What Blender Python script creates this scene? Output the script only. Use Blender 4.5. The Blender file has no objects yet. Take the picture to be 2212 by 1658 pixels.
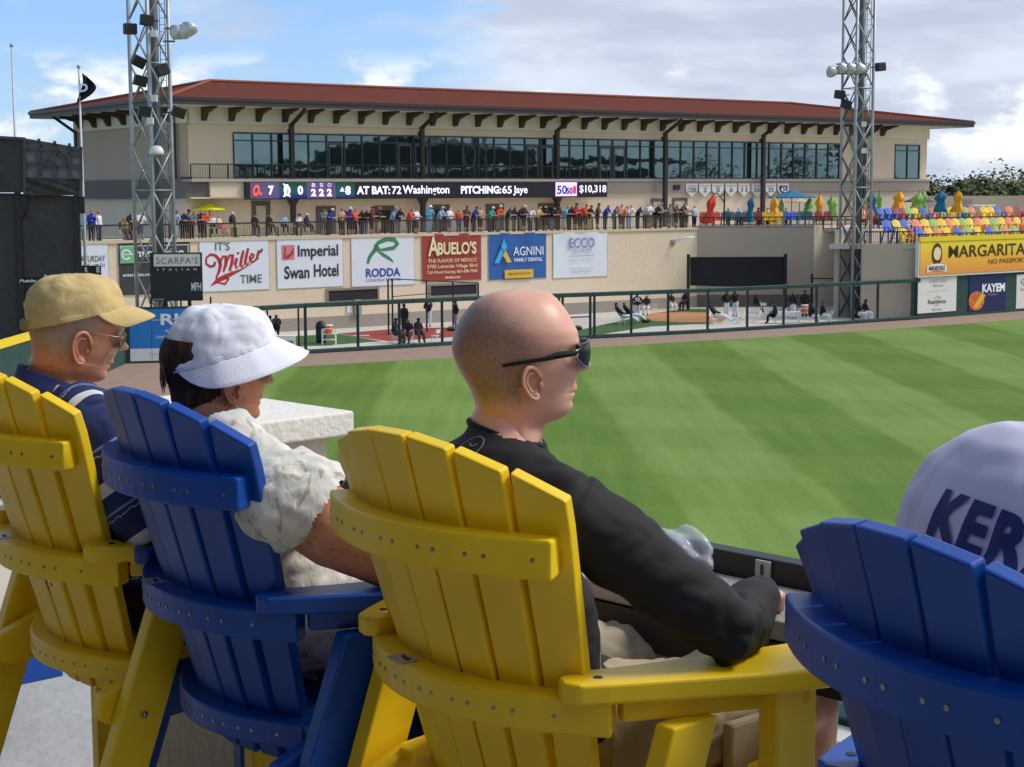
import bpy, bmesh, math, random
from mathutils import Vector, Matrix
C = bpy.context.scene.collection
SC = bpy.context.scene
# ------------------------------------------------------------------ camera
FPX, CXP, CYP, HC = 3580.0, 1106.0, 829.0, 9.6      # focal length and centre in reference pixels (2212 wide), eye height
TH = math.atan(414/3580.0); RHO = math.atan(-0.005)
cam = bpy.data.cameras.new('camera'); camo = bpy.data.objects.new('camera', cam); C.objects.link(camo)
cam.sensor_width = 36; cam.lens = FPX/2212*36; cam.clip_end = 6000; cam.clip_start = 0.05
camo.location = (0, 0, HC)
camo.rotation_euler = (Matrix.Rotation(math.pi/2-TH, 3, 'X') @ Matrix.Rotation(RHO, 3, 'Z')).to_euler()
SC.camera = camo
# ------------------------------------------------------------------ sky
SUN_AZ, SUN_EL = math.radians(8), math.radians(47)   # azimuth from +X towards +Y
w = bpy.data.worlds.new('World'); SC.world = w; w.use_nodes = True
nt = w.node_tree; N = nt.nodes; L = nt.links; N.clear()
wo = N.new('ShaderNodeOutputWorld'); bg = N.new('ShaderNodeBackground'); L.new(bg.outputs[0], wo.inputs[0])
bg.inputs[1].default_value = 0.13
sky = N.new('ShaderNodeTexSky'); sky.sky_type = 'NISHITA'; sky.sun_disc = False
sky.sun_elevation = SUN_EL; sky.sun_rotation = math.pi/2-SUN_AZ
sky.air_density = 1.0; sky.dust_density = 0.6; sky.ozone_density = 1.2; sky.altitude = 50
tc = N.new('ShaderNodeTexCoord')
def wmath(op, a, b=None, clamp=False):
    n = N.new('ShaderNodeMath'); n.operation = op; n.use_clamp = clamp
    for i, v in enumerate((a, b)):
        if v is None: continue
        if isinstance(v, (int, float)): n.inputs[i].default_value = v
        else: L.new(v, n.inputs[i])
    return n.outputs[0]
def wmix(f, a, b):
    n = N.new('ShaderNodeMix'); n.data_type = 'RGBA'
    for i, v in ((0, f), (6, a), (7, b)):
        if isinstance(v, (int, float)): n.inputs[i].default_value = v
        elif isinstance(v, tuple): n.inputs[i].default_value = v
        else: L.new(v, n.inputs[i])
    return n.outputs[2]
def wnoise(scale3, sc, det=6, rough=.6, off=(0, 0, 0), dist=0):
    m = N.new('ShaderNodeMapping'); m.inputs['Scale'].default_value = scale3; m.inputs['Location'].default_value = off
    L.new(tc.outputs['Generated'], m.inputs[0])
    n = N.new('ShaderNodeTexNoise'); n.inputs['Scale'].default_value = sc; n.inputs['Detail'].default_value = det
    n.inputs['Roughness'].default_value = rough; n.inputs['Distortion'].default_value = dist
    L.new(m.outputs[0], n.inputs[0]); return n.outputs[0]
def wramp(v, lo, hi):
    n = N.new('ShaderNodeMapRange'); n.interpolation_type = 'SMOOTHSTEP'
    L.new(v, n.inputs[0]); n.inputs[1].default_value = lo; n.inputs[2].default_value = hi
    return n.outputs[0]
sep = N.new('ShaderNodeSeparateXYZ'); L.new(tc.outputs['Generated'], sep.inputs[0])
sx, sz = sep.outputs[0], sep.outputs[2]
soft = wnoise((1, 1, 3.2), 5.5, 7, .55, (2.3, 1.2, 0.31))           # broad soft layer of cloud
layer = wmath('ADD', wmath('MULTIPLY', wmath('SUBTRACT', soft, .5), 1.8), wmath('MULTIPLY', wramp(sx, -.16, .12), .72))
layer = wmath('ADD', layer, wmath('MULTIPLY', wramp(sz, .04, .11), .12))
cover = wmath('MULTIPLY', wramp(layer, .10, .52), .93)
tone = wnoise((1, 1, 4.0), 8, 6, .55, (7.1, 3.3, .9))               # lilac undersides against paler parts
grey = wmix(wramp(tone, .35, .65), (3.6, 3.9, 4.8, 1), (5.0, 5.4, 6.2, 1))
clear = wmix(wramp(sz, .0, .13), (3.4, 4.8, 5.9, 1), (2.15, 3.8, 6.4, 1))   # clear air seen near the horizon
col = wmix(wramp(sz, .12, .5), clear, sky.outputs[0])
col = wmix(cover, col, grey)
puff = wnoise((1, 1, 2.0), 11, 8, .55, (4.37, .6, .42), .2)         # brighter cumulus heads low over the horizon
band = wmath('MULTIPLY', wramp(sz, .006, .025), wramp(sz, .088, .062))
puffm = wmath('MULTIPLY', wramp(puff, .47, .55), band)
puffc = wmix(wramp(puff, .48, .60), (4.6, 5.1, 5.9, 1), (7.2, 7.3, 7.2, 1))
col = wmix(wmath('MULTIPLY', puffm, .9), col, puffc)
L.new(col, bg.inputs[0])
sunl = bpy.data.lights.new('sun', 'SUN'); sunl.energy = 2.2; sunl.angle = math.radians(20); sunl.color = (1, .95, .87)
suno = bpy.data.objects.new('sun', sunl); C.objects.link(suno)
sd = Vector((math.cos(SUN_AZ)*math.cos(SUN_EL), math.sin(SUN_AZ)*math.cos(SUN_EL), math.sin(SUN_EL)))
suno.rotation_euler = sd.to_track_quat('Z', 'Y').to_euler(); suno.location = (60, 20, 60)
SC.view_settings.view_transform = 'Standard'; SC.view_settings.look = 'None'; SC.view_settings.gamma = 1
SC.view_settings.use_curve_mapping = False; SC.view_settings.exposure = 0.28

# ------------------------------------------------------------------ pixel <-> place (reference pixels, 2212 x 1658)
_F = Vector((0, math.cos(TH), -math.sin(TH))); _U = Vector((0, math.sin(TH), math.cos(TH))); _R = Vector((1, 0, 0)); O3 = Vector((0, 0, HC))
_c, _s = math.cos(RHO), math.sin(RHO)
def ray(x, y):
    a = (x-CXP)/FPX; b = -(y-CYP)/FPX
    return _R*(a*_c-b*_s)+_U*(a*_s+b*_c)+_F
def PZ(x, y, z=0.0):
    d = ray(x, y); return O3+d*((z-HC)/d.z)
def PY(x, y, Y):
    d = ray(x, y); return O3+d*(Y/d.y)

# ------------------------------------------------------------------ materials
_M = {}
def mat(name, col, rough=.6, var=.12, vs=3.0, bump=0.0, bs=40.0, metal=0.0, emit=0.0, spec=None, dirt=0.0, sss=0.0, coat=0.0):
    if name in _M: return _M[name]
    m = bpy.data.materials.new(name); m.use_nodes = True; nt = m.node_tree; n = nt.nodes; l = nt.links
    p = n['Principled BSDF']; p.inputs['Roughness'].default_value = rough; p.inputs['Metallic'].default_value = metal
    if spec is not None: p.inputs['Specular IOR Level'].default_value = spec
    if coat: p.inputs['Coat Weight'].default_value = coat; p.inputs['Coat Roughness'].default_value = .25
    if sss:
        p.inputs['Subsurface Weight'].default_value = sss; p.inputs['Subsurface Radius'].default_value = (.012, .005, .003)
    t = n.new('ShaderNodeTexCoord'); nz = n.new('ShaderNodeTexNoise'); nz.inputs['Scale'].default_value = vs; nz.inputs['Detail'].default_value = 5
    l.new(t.outputs['Object'], nz.inputs[0])
    r = n.new('ShaderNodeMapRange'); r.inputs[1].default_value = .3; r.inputs[2].default_value = .7
    r.inputs[3].default_value = 1-var; r.inputs[4].default_value = 1+var; l.new(nz.outputs[0], r.inputs[0])
    v = n.new('ShaderNodeHueSaturation'); v.inputs['Color'].default_value = (*col, 1); l.new(r.outputs[0], v.inputs['Value'])
    out = v.outputs[0]
    if dirt:
        nd = n.new('ShaderNodeTexNoise'); nd.inputs['Scale'].default_value = vs*.35; nd.inputs['Detail'].default_value = 8; l.new(t.outputs['Object'], nd.inputs[0])
        rd = n.new('ShaderNodeMapRange'); rd.inputs[1].default_value = .5; rd.inputs[2].default_value = .75; rd.inputs[4].default_value = dirt; l.new(nd.outputs[0], rd.inputs[0])
        mx = n.new('ShaderNodeMix'); mx.data_type = 'RGBA'; l.new(rd.outputs[0], mx.inputs[0]); l.new(out, mx.inputs[6]); mx.inputs[7].default_value = (col[0]*.45, col[1]*.42, col[2]*.38, 1); out = mx.outputs[2]
    l.new(out, p.inputs['Base Color'])
    if emit: l.new(out, p.inputs['Emission Color']); p.inputs['Emission Strength'].default_value = emit
    if bump:
        nb = n.new('ShaderNodeTexNoise'); nb.inputs['Scale'].default_value = bs; nb.inputs['Detail'].default_value = 6; l.new(t.outputs['Object'], nb.inputs[0])
        b = n.new('ShaderNodeBump'); b.inputs['Strength'].default_value = bump; b.inputs['Distance'].default_value = .3/bs*3; l.new(nb.outputs[0], b.inputs['Height']); l.new(b.outputs[0], p.inputs['Normal'])
    _M[name] = m; return m

# ------------------------------------------------------------------ mesh builder
class MB:
    def __init__(s): s.v = []; s.f = []; s.m = []
    def add(s, vs, fs, mi=0):
        o = len(s.v); s.v += [Vector(q) for q in vs]; s.f += [tuple(i+o for i in f) for f in fs]; s.m += [mi]*len(fs); return s
    def hexa(s, p, mi=0):      # p: 4 bottom, 4 top
        return s.add(p, [(3, 2, 1, 0), (4, 5, 6, 7), (0, 1, 5, 4), (1, 2, 6, 5), (2, 3, 7, 6), (3, 0, 4, 7)], mi)
    def box(s, c, d, R=None, mi=0):
        c = Vector(c); x, y, z = d[0]/2, d[1]/2, d[2]/2
        ps = [Vector(q) for q in ((-x, -y, -z), (x, -y, -z), (x, y, -z), (-x, y, -z), (-x, -y, z), (x, -y, z), (x, y, z), (-x, y, z))]
        if R is not None: ps = [R @ q for q in ps]
        return s.hexa([c+q for q in ps], mi)
    def beam(s, a, b, w, h, mi=0, up=Vector((0, 0, 1))):
        a = Vector(a); b = Vector(b); d = (b-a).normalized(); r = d.cross(up)
        if r.length < 1e-4: r = d.cross(Vector((0, 1, 0)))
        r.normalize(); u = r.cross(d)
        q = [a-r*w/2-u*h/2, a+r*w/2-u*h/2, b+r*w/2-u*h/2, b-r*w/2-u*h/2, a-r*w/2+u*h/2, a+r*w/2+u*h/2, b+r*w/2+u*h/2, b-r*w/2+u*h/2]
        return s.hexa(q, mi)
    def prism(s, poly, ex, mi=0):   # poly: 3D points, ex: extrusion vector
        n = len(poly); a = [Vector(q) for q in poly]; ex = Vector(ex); b = [q+ex for q in a]
        return s.add(a+b, [tuple(range(n))[::-1], tuple(range(n, 2*n))]+[(i, (i+1) % n, n+(i+1) % n, n+i) for i in range(n)], mi)
    def tube(s, pts, rad, n=8, mi=0, caps=True, sy=1.0, up=None):
        pts = [Vector(q) for q in pts]
        if isinstance(rad, (int, float)): rad = [rad]*len(pts)
        vs = []; pr = None
        for i, q in enumerate(pts):
            d = (pts[min(i+1, len(pts)-1)]-pts[max(i-1, 0)]).normalized()
            if pr is None:
                r = d.cross(up or Vector((0, 0, 1)))
                if r.length < 1e-3: r = d.cross(Vector((0, 1, 0)))
            else: r = pr-d*pr.dot(d)
            r.normalize(); pr = r; u = d.cross(r)
            for k in range(n):
                t = 2*math.pi*k/n; vs.append(q+r*math.cos(t)*rad[i]+u*math.sin(t)*rad[i]*sy)
        fs = [(i*n+k, i*n+(k+1) % n, (i+1)*n+(k+1) % n, (i+1)*n+k) for i in range(len(pts)-1) for k in range(n)]
        if caps: fs += [tuple(range(n))[::-1], tuple((len(pts)-1)*n+k for k in range(n))]
        return s.add(vs, fs, mi)
    def lathe(s, prof, n=16, c=(0, 0, 0), R=None, mi=0):   # prof: (radius, z)
        c = Vector(c); vs = []
        for r, z in prof:
            for k in range(n):
                t = 2*math.pi*k/n; q = Vector((r*math.cos(t), r*math.sin(t), z)); vs.append(c+(R @ q if R is not None else q))
        fs = [(i*n+k, i*n+(k+1) % n, (i+1)*n+(k+1) % n, (i+1)*n+k) for i in range(len(prof)-1) for k in range(n)]
        fs += [tuple(range(n))[::-1], tuple((len(prof)-1)*n+k for k in range(n))]
        return s.add(vs, fs, mi)
    def ball(s, c, r, R=None, n=12, mi=0):
        if isinstance(r, (int, float)): r = (r, r, r)
        prof = []; c = Vector(c); vs = []; m = n//2+1
        for i in range(m+1):
            t = math.pi*i/m
            for k in range(n):
                a = 2*math.pi*k/n; q = Vector((r[0]*math.sin(t)*math.cos(a), r[1]*math.sin(t)*math.sin(a), -r[2]*math.cos(t))); vs.append(c+(R @ q if R is not None else q))
        fs = [(i*n+k, i*n+(k+1) % n, (i+1)*n+(k+1) % n, (i+1)*n+k) for i in range(m) for k in range(n)]
        return s.add(vs, fs, mi)
    def mesh(s, name, mats, smooth=False):
        me = bpy.data.meshes.new(name); me.from_pydata([tuple(q) for q in s.v], [], s.f)
        if not isinstance(mats, (list, tuple)): mats = [mats]
        for m in mats: me.materials.append(m)
        if any(s.m):
            me.polygons.foreach_set('material_index', s.m)
        if smooth: me.polygons.foreach_set('use_smooth', [True]*len(me.polygons))
        me.update(); return me
    def build(s, name, mats, parent=None, smooth=False, **k):
        return link(name, s.mesh(name, mats, smooth), parent, **k)
def link(name, me, parent=None, label=None, cat=None, group=None, kind=None, loc=None, local=False):
    o = bpy.data.objects.new(name, me); C.objects.link(o)
    if parent is not None:
        o.parent = parent
        if not local:
            bpy_loc = parent.get('_o', None)
            if bpy_loc is not None: o.location = (-bpy_loc[0], -bpy_loc[1], -bpy_loc[2])
    if loc is not None: o.location = loc
    tag(o, label, cat, group, kind); return o
def tag(o, label=None, cat=None, group=None, kind=None):
    if label: o['label'] = label
    if cat: o['category'] = cat
    if group: o['group'] = group
    if kind: o['kind'] = kind
    return o
def thing(name, label, cat, loc=(0, 0, 0), group=None, rz=0.0):
    o = bpy.data.objects.new(name, None); C.objects.link(o); o.location = loc; o.rotation_euler = (0, 0, rz); o.empty_display_size = .2
    o['_o'] = tuple(loc) if rz == 0.0 else (0.0, 0.0, 0.0)
    return tag(o, label, cat, group)
def copy_tree(o, parent=None):
    c = o.copy(); C.objects.link(c); c.parent = parent
    for ch in o.children: copy_tree(ch, c)
    return c
def bevel_me(me, off=.004, seg=2, ang=.6):
    bm = bmesh.new(); bm.from_mesh(me)
    es = [e for e in bm.edges if len(e.link_faces) == 2 and e.calc_face_angle(0) > ang]
    bmesh.ops.bevel(bm, geom=es, offset=off, segments=seg, profile=.5, affect='EDGES', clamp_overlap=True)
    bm.to_mesh(me); bm.free(); me.polygons.foreach_set('use_smooth', [False]*len(me.polygons)); me.update(); return me
def text_mesh(s, mt, bold=0.0, shear=0.0, spacing=1.0):
    cu = bpy.data.curves.new('lettering', 'FONT'); cu.body = s; cu.offset = bold; cu.shear = shear; cu.space_character = spacing; cu.resolution_u = 3
    o = bpy.data.objects.new('lettering', cu); C.objects.link(o)
    dg = bpy.context.evaluated_depsgraph_get(); me = bpy.data.meshes.new_from_object(o.evaluated_get(dg))
    bpy.data.objects.remove(o); me.materials.clear(); me.materials.append(mt); return me
def text(s, org, xd, yd, wd, ht, mt, parent=None, bold=0.0, shear=0.0, spacing=1.0, name='lettering', fn=None):
    """flat lettering whose box starts at org and spans wd along xd and ht along yd"""
    me = text_mesh(s, mt, bold, shear, spacing)
    xs = [v.co.x for v in me.vertices]; ys = [v.co.y for v in me.vertices]
    x0, x1, y0, y1 = min(xs), max(xs), min(ys), max(ys); org = Vector(org); xd = Vector(xd).normalized(); yd = Vector(yd).normalized()
    for v in me.vertices:
        a = (v.co.x-x0)/(x1-x0)*wd; b = (v.co.y-y0)/(y1-y0)*ht
        v.co = fn(a, b) if fn else org+xd*a+yd*b
    me.update(); return link(name, me, parent)
rnd = random.Random(7)
def srgb(r, g, b): return tuple(((c/255+.055)/1.055)**2.4 if c > 10 else c/255/12.92 for c in (r, g, b))
# ------------------------------------------------------------------ shared materials
beige = mat('stucco_beige', srgb(228, 210, 184), .85, .05, .25, .25, 6, dirt=.10)
cream = mat('soffit_cream', srgb(226, 220, 200), .85, .05, .5)
greyst = mat('stucco_grey', srgb(158, 148, 138), .85, .06, .3, .2, 6, dirt=.15)
dkgrey = mat('stucco_dark_grey', srgb(112, 106, 100), .85, .06, .3)
bronze = mat('bronze_metal', srgb(52, 44, 42), .5, .15, 3)
black = mat('black_metal', srgb(26, 26, 28), .5, .15, 3)
mullion = mat('mullion_green_grey', srgb(58, 66, 68), .45, .1, 3)
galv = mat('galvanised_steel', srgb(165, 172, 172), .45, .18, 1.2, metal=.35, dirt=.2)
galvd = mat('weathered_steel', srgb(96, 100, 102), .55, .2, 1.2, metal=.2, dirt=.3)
padg = mat('green_padding', srgb(34, 72, 68), .55, .12, .8, .15, 8)
concrete = mat('concrete', srgb(196, 192, 182), .85, .07, .6, .2, 12, dirt=.12)
white = mat('white_print', srgb(226, 232, 240), .6, .02, .6)
whitep = mat('white_plastic', srgb(228, 228, 222), .45, .05, 3)
darkin = mat('dark_opening', srgb(30, 30, 33), .7, .2, 2)
ink = {k: mat('ink_'+k, srgb(*v), .6, .02) for k, v in dict(black=(34, 38, 48), navy=(30, 44, 92), blue=(46, 72, 164), lblue=(128, 140, 190), red=(182, 44, 54), green=(64, 138, 92), cream=(238, 226, 176), white=(236, 240, 246), yellow=(228, 186, 60), grey=(120, 124, 130), pgrey=(172, 182, 192), brown=(84, 52, 20), sky=(70, 172, 226), orange=(226, 120, 50), pink=(214, 130, 140), dgreen=(90, 100, 96), lgreen=(112, 190, 130)).items()}
def led(name, c, e): return mat('led_'+name, srgb(*c), .5, .02, emit=e)

# ------------------------------------------------------------------ facade and deck-wall frames
_d = ray(6060, 390); UH = Vector((_d.x, _d.y, 0)).normalized(); NH = Vector((UH.y, -UH.x, 0)); ZU = Vector((0, 0, 1))
DW0 = PZ(633, 716); KW = NH.dot(Vector((DW0.x, DW0.y, 0)))   # deck wall plane
def FP(x, y, off=0.0):          # pixel -> (s, z) on the vertical plane parallel to the facade, off metres in front of the deck wall
    d = ray(x, y); t = (KW+off)/NH.dot(Vector((d.x, d.y, 0))); p = O3+d*t
    return UH.dot(Vector((p.x, p.y, 0))), p.z
def FW(s, off, z): return UH*s+NH*(KW+off)+ZU*z
def fbox(mb, s0, s1, o0, o1, z0, z1, mi=0):
    return mb.hexa([FW(s0, o1, z0), FW(s1, o1, z0), FW(s1, o0, z0), FW(s0, o0, z0), FW(s0, o1, z1), FW(s1, o1, z1), FW(s1, o0, z1), FW(s0, o0, z1)], mi)
def S(x, off): return FP(x, 400, off)[0]
def Zf(x, y, off): return FP(x, y, off)[1]
DECK = 6.5                       # deck floor height
WTOP = (Zf(700, 511, 0)+Zf(1400, 494, 0))/2
GL = -9.0                        # glass / building wall plane behind the deck wall

# ------------------------------------------------------------------ ground
GR = -0.02
MB().add([(-900, -300, GR), (900, -300, GR), (900, 1500, GR), (-900, 1500, GR)], [(0, 1, 2, 3)]).build('ground', mat('earth_scrub', srgb(104, 108, 74), .95, .2, .05), kind='structure')
def sheet(name, pts, z, m, **k):
    return MB().add([(p[0], p[1], z) for p in pts], [tuple(range(len(pts)))]).build(name, m, kind='structure', **k)
fenceL = [PZ(265, 786), PZ(480, 780), PZ(660, 765), PZ(1363, 728), PZ(1985, 690), PZ(2212, 672)]
F = [Vector((p.x, p.y, 0)) for p in fenceL]
fdir = (F[4]-F[2]).normalized()
F[5] = F[4]+(F[5]-F[4]).normalized()*22
# warning track band
trackm = mat('warning_track_clay', srgb(152, 128, 112), .95, .10, 1.2, .3, 20)
tnt = trackm.node_tree
track = [(-70, 40), (F[0].x-12, F[0].y-20)]+[(p.x, p.y+.6) for p in F]+[(90, 110), (90, 20), (0, 14), (-70, 14)]
sheet('warning_track', track, .0, trackm)
# grass with mown stripes
gm = bpy.data.materials.new('mown_grass'); gm.use_nodes = True; nt = gm.node_tree; n = nt.nodes; l = nt.links
pb = n['Principled BSDF']; pb.inputs['Roughness'].default_value = .9; pb.inputs['Specular IOR Level'].default_value = .15
tcn = n.new('ShaderNodeTexCoord'); sp = n.new('ShaderNodeSeparateXYZ'); 
wn = n.new('ShaderNodeTexNoise'); wn.inputs['Scale'].default_value = .25; wn.inputs['Detail'].default_value = 4; l.new(tcn.outputs['Object'], wn.inputs[0])
l.new(tcn.outputs['Object'], sp.inputs[0])
def gmath(op, a, b=None):
    q = n.new('ShaderNodeMath'); q.operation = op
    for i, v in enumerate((a, b)):
        if v is None: continue
        if isinstance(v, (int, float)): q.inputs[i].default_value = v
        else: l.new(v, q.inputs[i])
    return q.outputs[0]
def gr(v, lo, hi, a=0.0, b=1.0):
    q = n.new('ShaderNodeMapRange'); q.interpolation_type = 'SMOOTHSTEP'; l.new(v, q.inputs[0])
    for i, z in ((1, lo), (2, hi), (3, a), (4, b)): q.inputs[i].default_value = z
    return q.outputs[0]
def stripes(ax, ay, w_, off):      # square-ish wave across direction (ax, ay)
    u = gmath('ADD', gmath('MULTIPLY', sp.outputs[0], ax), gmath('MULTIPLY', sp.outputs[1], ay))
    u = gmath('ADD', u, gmath('MULTIPLY', wn.outputs[0], .9))
    u = gmath('SINE', gmath('MULTIPLY', gmath('ADD', u, off), math.pi/w_))
    return gr(u, -.22, .22)
s1 = stripes(1.0, .035, 5.15, -7.2)
s2 = stripes(.31, .95, 5.6, 1.0)
fine = n.new('ShaderNodeTexNoise'); fine.inputs['Scale'].default_value = 5.0; fine.inputs['Detail'].default_value = 8; fine.inputs['Roughness'].default_value = .75; l.new(tcn.outputs['Object'], fine.inputs[0])
mp = n.new('ShaderNodeMapping'); mp.inputs['Scale'].default_value = (3, .22, 1); l.new(tcn.outputs['Object'], mp.inputs[0])
pat = n.new('ShaderNodeTexNoise'); pat.inputs['Scale'].default_value = .55; pat.inputs['Detail'].default_value = 5; l.new(mp.outputs[0], pat.inputs[0])
v = gmath('ADD', gmath('MULTIPLY', s1, .32), gmath('MULTIPLY', s2, .10))
v = gmath('ADD', v, gmath('MULTIPLY', gmath('SUBTRACT', fine.outputs[0], .5), .75))
v = gmath('ADD', v, gmath('MULTIPLY', gmath('SUBTRACT', pat.outputs[0], .5), .55))
fin2 = n.new('ShaderNodeTexNoise'); fin2.inputs['Scale'].default_value = 22; fin2.inputs['Detail'].default_value = 6; fin2.inputs['Roughness'].default_value = .7; l.new(tcn.outputs['Object'], fin2.inputs[0]); v = gmath('ADD', v, gmath('MULTIPLY', gmath('SUBTRACT', fin2.outputs[0], .5), .55))
v = gmath('ADD', v, .3)
cr = n.new('ShaderNodeValToRGB'); l.new(v, cr.inputs[0]); e = cr.color_ramp.elements
e[0].position = .0; e[0].color = (*srgb(76, 104, 36), 1); e[1].position = 1.0; e[1].color = (*srgb(128, 154, 84), 1)
e2 = e.new(.42); e2.color = (*srgb(98, 126, 52), 1)
l.new(cr.outputs[0], pb.inputs['Base Color'])
bnp = n.new('ShaderNodeBump'); bnp.inputs['Strength'].default_value = .35; bnp.inputs['Distance'].default_value = .05; l.new(fine.outputs[0], bnp.inputs['Height']); l.new(bnp.outputs[0], pb.inputs['Normal'])
gedge = [PZ(250, 905), PZ(420, 838), PZ(520, 808), PZ(639, 793), PZ(806, 783), PZ(974, 773), PZ(1120, 762), PZ(1261, 752), PZ(1500, 738), PZ(1755, 723), PZ(1990, 707), PZ(2212, 690)]
ge = [(p.x, p.y) for p in gedge]; lx = ge[-1]
near = lambda x: (x, 29.5-x)
grass = [(-60, 28)]+ge+[(lx[0]+40, lx[1]+28), (95, 60), (60, -26), (12, 17.5), (5, 24), (0, 29.5), (-8, 37), (-22, 52), (-34, 60)]
grass = ge+[(lx[0]+40, lx[1]+28), (120, 60), (60, -30), near(5), near(0), near(-8), near(-17), (-22, 52)]
bm = bmesh.new(); bm.faces.new([bm.verts.new((x, y, .008)) for x, y in grass]); bmesh.ops.triangulate(bm, faces=bm.faces[:])
me = bpy.data.meshes.new('grass'); bm.to_mesh(me); bm.free(); me.materials.append(gm)
link('outfield_grass', me, kind='structure')
# bullpen surfaces behind the fence
back = [FW(-60, 0, 0), FW(S(1507, 0), 0, 0)]
conc = [(F[1].x-25, F[1].y-1)]+[(p.x, p.y+.35) for p in F[1:5]]+[(75, 160), (back[1].x+3, 152), (back[1].x, back[1].y), (back[0].x, back[0].y)]
sheet('bullpen_concrete', conc, .004, concrete)
turf = mat('bullpen_turf', srgb(56, 92, 40), .9, .12, 2, .3, 30); redm = mat('bullpen_red_mound', srgb(150, 58, 44), .9, .1, 1.5, .2, 20); clay = mat('bullpen_clay', srgb(186, 132, 88), .95, .1, 1.2, .3, 12)
q = lambda l_: [(PZ(x, y).x, PZ(x, y).y) for x, y in l_]
sheet('bullpen_turf_strip', q([(560, 731), (634, 727), (733, 722), (824, 738), (700, 747), (560, 752)]), .012, turf)
sheet('bullpen_red_patch', q([(733, 721), (845, 712), (973, 708), (1160, 699), (1160, 715), (973, 729), (842, 738), (790, 731)]), .016, redm)
sheet('bullpen_turf_plot', q([(1234, 717), (1388, 684), (1466, 668), (1530, 668), (1540, 699), (1408, 706), (1234, 733)]), .012, turf)
sheet('bullpen_mound_clay', q([(1388, 683), (1423, 675), (1522, 676), (1575, 681), (1560, 697), (1470, 697), (1411, 694)]), .016, clay)

# ------------------------------------------------------------------ deck wall with its banners
sL, sR = S(60, 0), S(1507, 0)
dw = thing('deck_wall', 'long beige stucco retaining wall of the far deck, hung with advertising banners', 'wall', tuple(FW(sL, 0, 0)))
m = MB(); fbox(m, sL-14, sR, -1.0, 0, .9, WTOP-.18); m.build('wall', beige, dw)
m = MB(); fbox(m, sL-14, sR, -1.0, .04, -.05, .9); m.build('plinth', greyst, dw)
m = MB(); fbox(m, sL-14, sR+.1, -1.04, .10, WTOP-.18, WTOP); m.build('coping', mat('coping_sand', srgb(214, 194, 160), .85, .05, .4), dw)
for x in (237, 414, 586, 747, 901, 1046, 1187, 1318):          # shallow pilasters between the banners
    pass
m = MB(); fbox(m, sL-14, S(1507, 0)+.0, -12.5, -1.0, DECK-.3, DECK-.02); m.build('deck_floor', concrete, kind='structure')
def frame_opening(parent, x0, x1, y0, y1, off, name='window'):
    s0, s1 = S(x0, off), S(x1, off); z0, z1 = Zf((x0+x1)/2, y1, off), Zf((x0+x1)/2, y0, off); t = .16
    m = MB(); fbox(m, s0, s1, off, off+.10, z1-t, z1); fbox(m, s0, s1, off, off+.10, z0, z0+t); fbox(m, s0, s0+t, off, off+.09, z0+t, z1-t); fbox(m, s1-t, s1, off, off+.09, z0+t, z1-t)
    f = m.build(name, mat('opening_trim', srgb(140, 130, 118), .8, .05), parent)
    m = MB(); fbox(m, s0+t, s1-t, off, off+.03, z0+t, z1-t); p = m.build('pane', darkin, f); return f
frame_opening(dw, 700, 815, 622, 654, 0.0); frame_opening(dw, 923, 1030, 612, 642, 0.0)
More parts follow.
